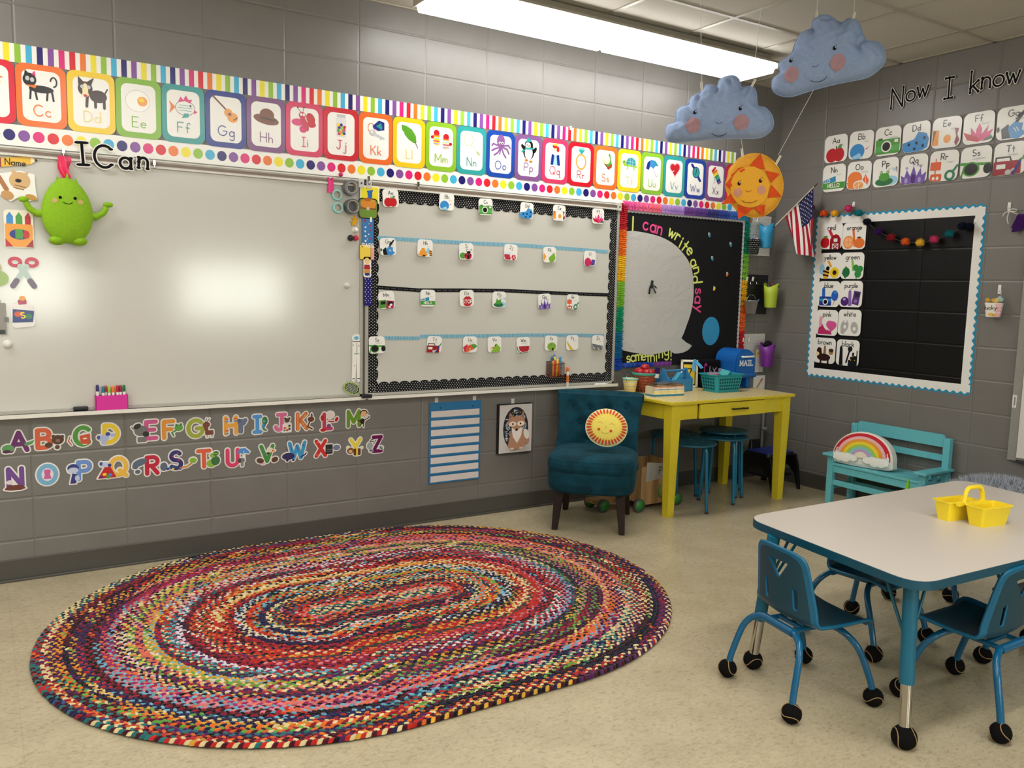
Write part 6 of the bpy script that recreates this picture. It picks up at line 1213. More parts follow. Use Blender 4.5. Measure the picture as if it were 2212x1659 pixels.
# step stool
t = thing('step_stool', 'black plastic step stool with a blue textured top, under the right end of the desk', 'step stool', (-.30, -.33, 0), 0)
k = MB(); k.frus(rrect(-.15, -.12, .15, .12, .03), .255, rrect(-.145, -.115, .145, .115, .03), .275, '#101012/plastic'); k.build('top', t)
k = MB(); k.frus(rrect(-.135, -.105, .135, .105, .025), .275, rrect(-.13, -.10, .13, .10, .025), .281, '#2438a0/shell'); k.build('mat', t)
for s_ in (-1, 1):
    k = MB(); O_ = [(-.17, 0), (-.15, .0), (-.11, .12), (-.05, .17), (.05, .17), (.11, .12), (.15, 0), (.19, 0), (.17, .10), (.145, .2), (.12, .26), (-.12, .26), (-.145, .18)]
    x_ = s_*.14; q = MB(); q.slab(O_, 0, .018, '#101012/plastic'); q.xf(Matrix.Translation((x_, 0, 0)) @ Matrix.Rotation(PI/2, 4, 'Z')); q.build('side_leg', t, bev=.004)
k = MB(); k.bx(-.13, .13, -.10, .10, .10, .115, '#101012/plastic'); k.build('cross_panel', t)
k = MB(); k.frus(rrect(-.10, .09, .02, .13, .02), .26, rrect(-.09, .10, .01, .125, .012), .345, '#101012/plastic', True); k.build('grip', t)
# wooden cart
WDc = '#b08c5e/wood'
t = thing('toy_cart', 'pale wooden push cart with green wheels, behind the armchair and beside the desk leg', 'cart', (-1.46, -.30, 0), 0)
k = MB(); k.bx(-.16, .15, -.115, -.10, .035, .29, WDc); k.bx(-.16, .15, .16, .175, .035, .29, WDc); k.bx(-.16, -.145, -.10, .16, .035, .27, WDc); k.bx(.135, .15, -.10, .16, .035, .30, WDc); k.bx(-.16, .15, -.10, .16, .035, .05, WDc); k.build('box', t, bev=.003)
k = MB(); k.bx(-.45, -.16, -.02, .10, .05, .075, WDc); k.build('front_board', t, bev=.003)
for x, y in ((-.185, -.13), (.165, -.11), (-.40, -.03), (-.40, .11)):
    k = MB(); k.lathe([(0, -.012), (.040, -.012), (.044, -.009), (.044, .009), (.040, .012), (0, .012)], '#565854/plastic', seg=24); k.lathe([(0, -.0135), (.033, -.0135), (.034, .0135), (0, .0135)], '#3c8c40/plastic', seg=24); k.ell((0, 0, -.014), (.01, .01, .004), '#3c8c40/plastic')
    k.xf(Matrix.Rotation(PI/2, 4, 'X')); k.build('wheel', t, loc=(x, y, .044))
a = Art(kind='paper'); a.slab([(-.13, .19), (.04, .205), (.05, .30), (-.12, .32)], .118, .1195, '#a8a49c/paper'); a.n = .12; a.txt('P', 0, .235, .045, .005, '#3a3632'); a.st([(-.09, .21), (-.09, .30)], .002, '#6a6660'); a.build('paper_sheet', t)
k = MB(); k.tube([(.01, -.117, .16), (-.012, -.122, .12), (0, -.122, .085), (.03, -.117, .07)], [.004, .008, .008, .004], '#5aa040/plastic', 8); k.build('green_arc', t)

# ------------------------------------------------------------ things on the desk
DZ = dz+.0015
# mail box
t = thing('mail_box', 'blue toy post box lettered MAIL with a white handle, on the desk by the corner', 'mail box', (-.565, -.185, DZ), 0)
BL = '#1560b0/plastic'; w2, d2 = .098, .10
k = MB(); arch = [(-w2, .075), (w2, .075), (w2, .20)]+earc(0, .20, w2, .085, 0, 180, 14)[1:]
k.slab(arch, -d2, d2, BL); k.build('body', t, bev=.006)
k = MB(); ar2 = [(-w2+.006, .105), (w2-.006, .105), (w2-.006, .20)]+earc(0, .20, w2-.006, .079, 0, 180, 14)[1:]; k.slab(ar2, d2, d2+.01, BL); dd = k.build('door', t, bev=.004)
k = MB(); k.tube([(-.05, -d2-.012, .232), (-.05, -d2-.028, .232), (.05, -d2-.028, .232), (.05, -d2-.012, .232)], .007, '#e8e8e8/plastic', 10)
for s_ in (-.055, .055): k.ell((s_, -d2-.026, .232), .009, '#e8e8e8/plastic', 10, 6)
k.build('handle', dd)
a = Art(kind='plastic'); a.n = d2+.0112; a.txt('MAIL', 0, .168, .036, .009, '#dfe6f0', serif=.14, sp=.34); a.build('mail_lettering', dd)
k = MB(); k.tube([(-w2-.004, -d2-.004, .095), (w2+.004, -d2-.004, .095)], .016, BL, 12); k.build('hinge_roll', t)
for s_ in (-1, 1): k = MB(); k.bx(s_*.055-.02, s_*.055+.02, -d2+.01, d2-.01, 0, .08, BL); k.build('foot', t, bev=.004)
# teal slotted basket
x_, y_ = -.845, -.33
t = thing('plastic_basket', 'teal slotted plastic basket full of school things, beside the blue post box', 'basket', (x_, y_, DZ), 0)
TB_ = '#2396a4/plastic'; k = MB(); h_ = .12; w2, d2 = .135, .085
def ring(s_, zz): return [(p[0], p[1], zz) for p in rrect(-w2*s_, -d2*s_, w2*s_, d2*s_, .02*s_, 4)]
R_ = [ring(.82, 0), ring(.97, h_), ring(1.08, h_+.004), ring(1.08, h_-.002), ring(1.0, h_-.006)]; Ri = [ring(.93, h_), ring(.79, .005)]
n = len(R_[0])
for A_, B_ in zip([Ri[1], Ri[0], ][::1]+R_[:0], [Ri[0], R_[2]]): k.add(A_+B_, [(i, n+i, n+(i+1) % n, (i+1) % n) for i in range(n)], TB_, True)
k.add(R_[0]+ring(.985, h_), [(i, (i+1) % n, n+(i+1) % n, n+i) for i in range(n)], TB_, True); k.add(R_[2]+R_[3], [(i, n+i, n+(i+1) % n, (i+1) % n) for i in range(n)], TB_, True); k.add(R_[3]+ring(.985, h_-.006), [(i, n+i, n+(i+1) % n, (i+1) % n) for i in range(n)], TB_, True)
k.add(R_[0], [tuple(range(n))[::-1]], TB_); k.add(Ri[1], [tuple(range(n))], TB_); k.build('tub', t)
k = MB()
for j in range(4):
    zz = .024+j*.022; f = .82+.165*zz/h_+.006
    for i in range(9): xx = (-.09+i*.0225)*(f/.9); yy = -d2*f-.0006; k.add([(xx-.007, yy, zz-.006), (xx+.007, yy, zz-.006), (xx+.007, yy-.0009, zz+.006), (xx-.007, yy-.0009, zz+.006)], [(0, 1, 2, 3)], '#14484c/paper')
    for i in range(5): yy = (-.045+i*.0225)*(f/.9); xx = -w2*f-.0006; k.add([(xx, yy+.007, zz-.006), (xx, yy-.007, zz-.006), (xx-.0009, yy-.007, zz+.006), (xx-.0009, yy+.007, zz+.006)], [(0, 1, 2, 3)], '#14484c/paper')
k.build('slots', t)
for nm, lb, loc, sz, c, rt in (('block', 'teal and grey wedge block poking out of the teal basket', (.04, -.01, .10), (.05, .035, .05), '#3aa4a8', (.2, .7, .3)), ('cloth', 'teal cloth lying in the teal basket', (-.065, -.01, .095), (.06, .04, .03), '#2f98a4', (0, .1, 0)), ('box', 'pink patterned little box in the teal basket', (-.03, .045, .105), (.05, .02, .035), '#b88a96', (.2, 0, 0))):
    k = MB(); k.bx(-sz[0], sz[0], -sz[1], sz[1], -sz[2]/2, sz[2]/2, c+'/plastic')
    if nm == 'block': k.bx(sz[0], sz[0]+.02, -sz[1], sz[1], -sz[2]/2, sz[2]/2, '#4a4e54/plastic')
    tag(k.build(nm, loc=(x_+loc[0], y_+loc[1], DZ+loc[2]), rot=rt, bev=.004), lb, nm)
# dark storage bag behind with pink print
t = thing('storage_bag', 'black storage bag with pink and white print behind the teal basket', 'bag', (-.75, -.115, DZ), 0)
k = MB(); k.bx(-.10, .07, -.05, .06, 0, .20, '#141318/felt'); k.build('bag_body', t, bev=.012); a = Art(kind='felt'); a.n = .0515; a.r = None
a.p(rrect(-.095, .16, -.075, .18, .003), '#c83c90'); a.st([(-.098, .17), (-.098, .10)], .006, '#c83c90'); a.st([(-.045, .10), (-.045, .155)], .006, '#d8c8d8'); a.st([(-.03, .10), (-.03, .12)], .006, '#d8c8d8'); a.st([(.02, .105), (0, .125), (.02, .145)], .006, '#d8c8d8'); a.st([(-.015, .145), (-.002, .12), (-.015, .10)], .006, '#c890c0'); a.p(rrect(.04, .11, .075, .14, .004), '#b8a0b8'); a.build('print', t)
# number frame with blue ribbon
x_, z_ = -1.0, 0
t = thing('photo_frame', 'white frame with a yellow card reading 7 and a blue ribbon bow, on the desk', 'frame', (-.92, -.09, DZ), 0, rot=(-.10, 0, -.55))
k = MB(); w2, h_ = .062, .20
for a_ in ((-w2, -w2+.016, 0, h_), (w2-.016, w2, 0, h_), (-w2, w2, 0, .016), (-w2, w2, h_-.016, h_)): k.bx(a_[0], a_[1], -.012, 0, a_[2], a_[3], '#ece6d2/paint')
k.build('frame_border', t, bev=.002); a = Art(kind='paper'); a.slab(rrect(-w2+.014, .014, w2-.014, h_-.014, 0), .001, .004, '#1a1a1c/paper'); a.n = .0045; a.p(rrect(-w2+.022, .024, w2-.022, h_-.034, .001), '#ecc83c'); a.txt('7', -.004, .06, .075, .007, 'k'); a.build('number_card', t)
k = MB(); 
for s_, p2, p3 in ((1, (.03, -.02, -.03), (.05, -.02, -.055)), (-1, (-.01, -.02, -.04), (-.008, -.02, -.075))):
    P_ = [Vector((.035, -.016, h_-.005)), Vector((.035, -.016, h_-.005))+Vector(p2), Vector((.035, -.016, h_-.005))+Vector(p3)]; k.grid(lambda u, v: (lambda q: (q.x+(v-.5)*.022, q.y-.003*math.sin(v*6), q.z+(v-.5)*.008*s_))(P_[0].lerp(P_[1], u*2) if u < .5 else P_[1].lerp(P_[2], u*2-1)), 8, 4, '#4fa4d8/gloss')
k.ell((.035, -.018, h_-.005), (.012, .008, .010), '#4fa4d8/gloss'); k.build('ribbon', t)
# blue wooden caddy
t = thing('tool_caddy', 'blue wooden tool caddy with a rod handle, on the desk behind the paper strips', 'caddy', (-1.175, -.20, DZ), .1)
BC = '#3c86bc/paint'; w2, d2 = .115, .065
k = MB(); k.bx(-w2, w2, -d2, -d2+.008, 0, .085, BC); k.bx(-w2, w2, d2-.008, d2, 0, .085, BC); k.bx(-w2, w2, -d2, d2, 0, .006, BC); k.build('tray', t, bev=.002)
for s_ in (-1, 1):
    q = MB(); O_ = [(-d2, 0), (d2, 0), (d2, .085)]+[(d2*(1-f)**1.6+.016*f, .085+.065*f) for f in (.2, .4, .6, .8, 1)]+[(.012, .158), (-.012, .158)]+[(-(d2*(1-f)**1.6+.016*f), .085+.065*f) for f in (1, .8, .6, .4, .2)]+[(-d2, .085)]
    q.slab(O_, 0, .009, BC); q.xf(Matrix.Translation((s_*w2+(.0045 if s_ > 0 else .0045), 0, 0)) @ Matrix.Rotation(PI/2, 4, 'Z')); q.build('end_panel', t)
k = MB(); k.tube([(-w2, 0, .142), (w2, 0, .142)], .008, BC, 12); k.build('handle_rod', t)
k = MB(); k.bx(-.022, .022, -.018, .018, -.06, .05, '#3a9cc0/plastic'); tag(k.build('stapler', loc=(-1.165, -.22, DZ+.085), rot=(.1, .75, .1), bev=.006), 'sky blue tool lying slanted in the blue wooden caddy', 'tool')
# wire basket red
x_, y_ = -1.40, -.155
t = thing('wire_basket', 'round wire basket with a teal rim and a red lining, on the desk', 'basket', (x_, y_, DZ), 0)
k = MB(); k.lathe([(0, .004), (.056, .004), (.080, .118), (.076, .118)], '#a84a30/felt', seg=28); k.build('lining', t)
k = MB(); cw = '#b8a890/metal'
for i in range(18): a_ = 2*PI*i/18; k.tube([(.060*math.cos(a_), .060*math.sin(a_), .002), (.087*math.cos(a_), .087*math.sin(a_), .128)], .0012, cw, 4)
for j in range(6): r_ = .061+.0265*j/6; k.tube([(r_*math.cos(2*PI*i/24), r_*math.sin(2*PI*i/24), .004+.122*j/6) for i in range(24)], .0012, cw, 4, closed=True)
k.build('wire_frame', t); k = MB(); k.lathe([(.086, .116), (.089, .116), (.091, .134), (.087, .134), (.086, .116)], '#4a9c90/plastic', seg=28); k.build('rim', t)
for i in range(9):
    a_ = i*2.4; r_ = .045 if i else 0; k = MB(); k.ell((0, 0, 0), (.034, .028, .022), '#b4222a/gloss', 14, 8, Matrix.Rotation(a_, 3, 'Z').to_4x4())
    tag(k.build('red_pouch', loc=(x_+r_*math.cos(a_), y_+r_*math.sin(a_), DZ+.142+(.026 if i == 0 else -.004*(i % 3)))), 'shiny red crumpled pouch heaped in the round wire basket', 'pouch', 'red pouches in the wire basket')
k = MB(); k.bx(-.017, .017, -.004, .004, 0, .045, '#3a2460/felt'); k.bx(-.016, .016, -.005, .005, -.03, 0, '#eceae6/felt'); tag(k.build('tag', loc=(x_+.03, y_-.088, DZ+.13), rot=(.1, .05, -.4), bev=.006), 'purple and white tag hanging over the rim of the round wire basket', 'tag')
# small yellow pail
t = thing('pail', 'small yellow striped pail with a mint rim and wire handle, on the desk', 'pail', (-1.535, -.165, DZ), .5)
k = MB(); k.lathe([(0, 0), (.036, 0), (.050, .095), (.046, .095), (.034, .004), (0, .004)], '#e0d090/paint', seg=26); k.build('body', t)
for j in range(7): zz = .01+j*.012; k = MB(); r_ = .036+.014*zz/.095+.0004; k.lathe([(r_, zz), (r_+.0009, zz+.002), (r_+.0005, zz+.004)], '#b8b0a0/paint' if j % 2 else '#e8c840/paint', seg=26); k.build('stripe', t)
k = MB(); k.lathe([(.046, .090), (.053, .090), (.054, .099), (.046, .099), (.046, .09)], '#84ccb8/plastic', seg=26); k.build('rim', t)
k = MB(); k.tube([(.052*math.cos(a_), .018*math.sin(a_)+0, .09+.034*math.sin(a_)) for a_ in [PI*i/12 for i in range(13)]], .0016, '#c8c4b8/metal', 6); k.ell((-.051, 0, .085), .006, '#c8c4b8/metal', 8, 6); k.ell((.051, 0, .085), .006, '#c8c4b8/metal', 8, 6); k.build('handle', t)
# stack of folded paper strips
t = thing('paper_strips', 'box of folded pastel border strips lying at the front of the desk', 'paper strips', (-1.40, -.36, DZ), -.10)
k = MB(); k.bx(-.125, .125, -.045, .045, 0, .012, '#3c84a8/paper'); k.build('tray_base', t)
zs = [.004*math.sin(i*1.1) for i in range(25)]; k = MB()
for layer, (z0_, z1_, c) in enumerate(((.012, .022, '#e8e0b0'), (.022, .034, '#ecd890'), (.034, .042, '#e4dccc'), (.042, .047, '#6a98a8'), (.047, .055, '#e8e0d4'), (.055, .064, '#e0a898'))):
    for i in range(24):
        xa, xb2 = -.125+i*.25/24, -.125+(i+1)*.25/24; ya, yb_ = -.046+.5*zs[i], -.046+.5*zs[i+1]
        k.add([(xa, ya, z0_), (xb2, yb_, z0_), (xb2, yb_, z1_), (xa, ya, z1_)], [(0, 1, 2, 3)], c+'/paper')
k.bx(-.125, .125, -.040, .045, .012, .062, '#d8ccb0/paper'); k.build('strip_edges', t)
for j, c in enumerate(('#a8906c', '#b89c74', '#8c7456', '#5c5c60')): k = MB(); k.grid(lambda u, v, j=j: ((u-.5)*(.235-.01*j)+.01, (v-.5)*.09+.004, .066+j*.0055+.003*math.sin(u*9+j)), 14, 2, c+'/paper', False); k.grid(lambda u, v, j=j: ((.5-u)*(.235-.01*j)+.01, (v-.5)*.09+.004, .062+j*.0055+.003*math.sin((1-u)*9+j)), 14, 2, c+'/paper', False); k.grid(lambda u, v, j=j: ((u-.5)*(.235-.01*j)+.01, -.041, .062+v*.004+j*.0055+.003*math.sin(u*9+j)), 14, 1, c+'/paper', False); k.build('folded_sheet', t)

# ------------------------------------------------------------ turquoise bench
BN = '#68bcc6/paint'
t = thing('bench', 'small turquoise wooden garden bench against the right wall', 'bench', (0, 0, 0), RZR)   # u = distance from the corner, d = out from the wall
U0, U1, D1 = .835, 1.55, .305
def bb(k, u0, u1, d0, d1, z0, z1): k.bx(u0, u1, -d1, -d0, z0, z1, BN)
for u in (U0, U1-.045):
    k = MB(); bb(k, u, u+.045, D1-.035, D1, 0, .335); k.build('front_leg', t, bev=.003); k = MB(); bb(k, u, u+.045, .025, .065, 0, .545); k.build('back_leg', t, bev=.003)
    k = MB(); bb(k, u-.022 if u < 1 else u-.02, u+.05 if u < 1 else u+.065, .02, D1+.03, .335, .353); k.build('armrest', t, bev=.004)
    k = MB(); bb(k, u+.01, u+.03, .06, D1-.03, .10, .135); bb(k, u+.01, u+.03, .06, D1-.03, .235, .27); bb(k, u+.01, u+.03, .15, .185, .27, .335); k.build('side_rail', t, bev=.002)
k = MB()
for d0 in (.03, .122, .214): bb(k, U0+.004 if d0 > .2 else U0+.046, U1-.004 if d0 > .2 else U1-.046, d0, d0+.088, .272, .288)
k.build('seat', t, bev=.003)
for z0, z1, nm in ((.223, .271, 'front_rail'), (.135, .17, 'front_rail')): k = MB(); bb(k, U0+.045, U1-.045, D1-.03, D1-.01, z0, z1); k.build(nm, t, bev=.002)
k = MB(); O_ = [(U0+.045, .485), (U1-.045, .485), (U1-.045, .553), (U1-.06, .565), (U0+.06, .565), (U0+.045, .553)]; k.slab(O_, .035, .055, BN); k.build('back_slat', t, bev=.002)
for z0, z1 in ((.395, .435), ): k = MB(); bb(k, U0+.045, U1-.045, .035, .055, z0, z1); k.build('back_slat', t, bev=.002)
k = MB(); bb(k, U0+.045, U1-.045, .035, .055, .10, .135); k.build('back_rail', t, bev=.002)
# rainbow cushion
t = thing('rainbow_pillow', 'half-round rainbow pillow with white clouds, standing on the turquoise bench', 'pillow', (-.225, -1.06, .289), rot=(-.16, 0, RZR+.16))
W_ = .205; O_ = smooth([(-W_, .012), (-W_*1.0, .045), (-W_*.97, .095), (-W_*.82, .155), (-W_*.5, .208), (0, .232), (W_*.5, .208), (W_*.82, .155), (W_*.97, .095), (W_, .045), (W_, .012), (W_*.6, .002), (0, 0), (-W_*.6, .002)][::-1], 3)
hf = cushion(O_, .018, .05, '#ece8e0/felt', t, gus=.035, step=.014)
a = Art(kind='felt', hf=hf, dn=.0011); a.n = .0015; ks = .195
for f, c in ((1, '#c8303c'), (.87, '#ecb8bc'), (.76, '#f0a040'), (.65, '#f2d83c'), (.54, '#a8cc5c'), (.44, '#84cccc'), (.34, '#c89cd0'), (.24, '#ece4d0')):
    P_ = earc(0, .058, ks*f, .165*f, 0, 180, 22); a.p(P_, c)
a.n += .003
for s_ in (-1, 1):
    for dx, dz_, r_ in ((.05, .048, .026), (.085, .052, .03), (.125, .05, .03), (.16, .052, .028), (.10, .034, .026), (.145, .032, .022), (.17, .04, .018)): a.e(s_*dx, dz_, r_*1.15+.003, r_*.82+.003, '#b8dcdc', step=False)
    a.n += .0002
    for dx, dz_, r_ in ((.05, .048, .026), (.085, .052, .03), (.125, .05, .03), (.16, .052, .028), (.10, .034, .026), (.145, .032, .022), (.17, .04, .018)): a.e(s_*dx, dz_, r_*1.15, r_*.82, '#f2f0ea', step=False); a.n += .00003
a.build('rainbow_print', t)

# ------------------------------------------------------------ activity table
TT = .572
q4 = [(-2.748, -2.288), (-2.862, -3.078), (-1.385, -3.150), (-1.275, -2.312)]
def rounded(P, r):
    out = []
    for i in range(4):
        p = Vector(P[i]); a_ = (Vector(P[i-1])-p).normalized(); b_ = (Vector(P[(i+1) % 4])-p).normalized(); s_, e_ = p+a_*r, p+b_*r
        out += [tuple((s_*(1-u)**2)+(p*2*u*(1-u))+(e_*u*u)) for u in [j/8 for j in range(9)]]
    return out
RT = rounded(q4, .10)
t = thing('table', 'low classroom activity table with a cream top, teal edge band and chrome feet', 'table', (0, 0, 0))
k = MB(); k.frus(RT, TT-.030, RT, TT-.0012, '#0a4a60/plastic', True); k.build('edge_band', t, bev=.002)
RI = [tuple(Vector((-2.07, -2.70)).lerp(Vector(p), .9965)) for p in RT]; k = MB(); k.frus(RI, TT-.004, RI, TT, '#cfc6bc/satin'); mat('#cfc6bc/satin').node_tree.nodes['Principled BSDF'].inputs['Roughness'].default_value = .33; k.build('tabletop', t)
rnd = random.Random(11)
def ball_mb(loc, r=.034, ang=0):
    k = MB(); k.ell((0, 0, 0), r, '#131212/felt', 18, 12)
    P_ = []
    for i in range(40):
        a_ = 2*PI*i/40; x, y, z = math.cos(a_)+.35*math.cos(3*a_), math.sin(a_)-.35*math.sin(3*a_), .95*math.sin(2*a_); v = Vector((x, y, z)).normalized(); P_.append(v*(r+.0004))
    k.tube(P_, .0017, '#a88a60/felt', 5, closed=True)
    for i in range(260):
        d_ = Vector((rnd.gauss(0, 1), rnd.gauss(0, 1), rnd.gauss(0, 1))).normalized(); s_ = d_.orthogonal().normalized()*.0007; L_ = rnd.uniform(.001, .0035) if i > 12 else rnd.uniform(.004, .010); e_ = d_*(r+L_)+Vector((rnd.gauss(0, .002), rnd.gauss(0, .002), 0))
        k.add([d_*(r-.001)-s_, d_*(r-.001)+s_, e_], [(0, 1, 2)], '#131212/felt')
    k.xf(Matrix.Rotation(ang, 4, 'Z') @ Matrix.Rotation(ang*1.7, 4, 'X')); k.xf(Matrix.Translation(loc)); return k
legs = [((F(1668, 1180, .50)), (-2.764, -2.385)), ((F(1968, 1275, .50)), (-2.777, -3.02)), ((-1.42, -2.42), (-1.38, -2.36)), ((-1.50, -3.03), (-1.47, -3.08))]
for i, (tp, ft) in enumerate(legs):
    A_ = Vector((ft[0], ft[1], .035)); B_ = Vector((tp[0], tp[1], .50)); dv = (B_-A_)/.465; TP_ = A_+dv*(TT-.03-.035); J_ = A_+dv*.17
    k = MB(); k.tube([J_, TP_], .0235, '#0b617e/paint', 18); lg = k.build('leg', t)
    k = MB(); k.tube([A_, J_+dv*.02], .0185, '#b8b4ac/chrome', 16); k.build('leg_insert', lg)
    k = ball_mb(A_+Vector((0, 0, .0)), .040 if i == 1 else .036, i*1.3+.4); k.build('tennis_ball', lg)
    k = MB(); m_ = A_+dv*.28; ctr = Vector((-2.07, -2.70, 0)); 
    for ax in (Vector((math.copysign(.10, ctr.x-tp[0]), 0, 0)), Vector((0, math.copysign(.10, ctr.y-tp[1]), 0))): k.tube([m_, TP_+ax+Vector((0, 0, -.004))], .0055, '#0f5a70/paint', 8)
    k.build('brace', lg)
# yellow caddy on the table
CY = '#f8dc2a/plastic'
pc = [F(2027, 1128, TT), F(2093, 1144, TT), F(2163, 1134, TT)]
t = thing('supply_caddy', 'bright yellow plastic supply caddy with a handle, on the cream table', 'caddy', (-1.98, -2.752, TT), math.radians(-9))
def tubm(k, x0, x1, y0, y1, z1, ins=.012, wl_=.0025):
    b0 = [(p[0], p[1], 0) for p in rrect(x0+ins, y0+ins, x1-ins, y1-ins, .008, 4)]; t0 = [(p[0], p[1], z1) for p in rrect(x0, y0, x1, y1, .01, 4)]; ti = [(p[0], p[1], z1) for p in rrect(x0+wl_, y0+wl_, x1-wl_, y1-wl_, .009, 4)]; bi = [(p[0], p[1], .003) for p in rrect(x0+ins+wl_, y0+ins+wl_, x1-ins-wl_, y1-ins-wl_, .007, 4)]
    lo = [(p[0], p[1], z1) for p in rrect(x0-.005, y0-.005, x1+.005, y1+.005, .012, 4)]; ld = [(p[0], p[1], z1-.004) for p in rrect(x0-.005, y0-.005, x1+.005, y1+.005, .012, 4)]; n = len(b0)
    k.add(b0+t0, [(i, (i+1) % n, n+(i+1) % n, n+i) for i in range(n)], CY, True); k.add(lo+ti, [(i, (i+1) % n, n+(i+1) % n, n+i) for i in range(n)], CY); k.add(ti+bi, [(i, (i+1) % n, n+(i+1) % n, n+i) for i in range(n)], CY, True); k.add(ld+lo, [(i, (i+1) % n, n+(i+1) % n, n+i) for i in range(n)], CY); k.add(ld+t0, [(i, n+i, n+(i+1) % n, (i+1) % n) for i in range(n)], CY); k.add(b0, [tuple(range(n))[::-1]], CY); k.add(bi, [tuple(range(n))], CY)
k = MB(); tubm(k, -.070, .090, -.095, -.012, .078); k.build('front_bin', t)
k = MB(); tubm(k, -.118, .040, .012, .088, .078); k.build('back_bin', t)
k = MB(); k.bx(-.095, .07, -.0065, .0065, .066, .0795, CY)
hp = [(-.062, 0, .075), (-.054, 0, .122), (-.047, 0, .132), (-.036, 0, .136), (.022, 0, .136), (.033, 0, .132), (.040, 0, .122), (.047, 0, .075)]
k.tube([(-.060, 0, .070), (-.055, 0, .100), (-.051, 0, .118), (-.045, 0, .128), (-.036, 0, .1335), (-.025, 0, .135), (.012, 0, .135), (.023, 0, .1335), (.032, 0, .128), (.038, 0, .118), (.042, 0, .100), (.047, 0, .070)], .0085, CY, 12)
k.build('handle', t)

# ------------------------------------------------------------ school chairs
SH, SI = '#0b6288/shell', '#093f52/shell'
PR = [Vector(p) for p in ((.172, .272), (.166, .288), (.14, .296), (.05, .290), (-.03, .288), (-.075, .296), (-.100, .323), (-.108, .375), (-.118, .455), (-.132, .548))]
cl = [0]
for a_, b_ in zip(PR, PR[1:]): cl.append(cl[-1]+(b_-a_).length)
SLn = cl[-1]
def prof(s_):
    s_ = max(0, min(SLn-1e-6, s_)); i = max(j for j in range(len(cl)) if cl[j] <= s_); i = min(i, len(PR)-2); u = (s_-cl[i])/(cl[i+1]-cl[i])
    p0, p1, p2, p3 = PR[max(0, i-1)], PR[i], PR[i+1], PR[min(len(PR)-1, i+2)]
    return .5*((2*p1)+(p2-p0)*u+(2*p0-5*p1+4*p2-p3)*u*u+(3*p1-p0-3*p2+p3)*u**3)
def shell_pt(y, s_, off=0):
    p = prof(s_); q = prof(s_+.004); r_ = prof(s_-.004); d_ = (q-r_).normalized(); nrm = Vector((-d_.y, d_.x))  # upwards / forwards? see sign
    nrm = Vector((d_.y, -d_.x)); f = min(1, max(0, (s_-.22)/.10)); c_ = (y/.16)**2
    p = p+nrm*(-1)*0
    x = p.x+(.030*c_)*f; z = p.y+(.014*c_)*(1-f)
    return Vector((x+nrm.x*off, y, z+nrm.y*off))
def wid(s_): return .168-.010*min(1, s_/.25) if s_ < .25 else .158-.040*((s_-.25)/(SLn-.25))**1.3
def shell_outline():
    P = []; S = [SLn*i/36 for i in range(37)]; r_ = .045
    def w_(s_):
        w = wid(s_); e0 = min(s_, SLn-s_)
        if e0 < r_: w -= r_*(1-math.sqrt(max(0, 1-((r_-e0)/r_)**2)))
        return w
    right = [(w_(s_), s_) for s_ in S]; return right+[(-y, s_) for y, s_ in right[::-1]]
OS = shell_outline()
st_ = SLn
HO = [[(-.052, st_-.05), (-.046, st_-.046), (.046, st_-.046), (.052, st_-.05), (.006, st_-.104), (-.006, st_-.104)][::-1]]
for s_ in (-1, 1): HO.append([(s_*.075+(.0125)*math.cos(a_), st_-.165+(.028 if math.sin(a_) >= 0 else -.028)+.0125*math.sin(a_)) for a_ in [2*PI*i/14 for i in range(14)]])
cys = st_/2; IS = [(p[0]*.89, cys+(p[1]-cys)*.955) for p in OS]
SV, SF = tri2d(OS, HO, .014, [IS])
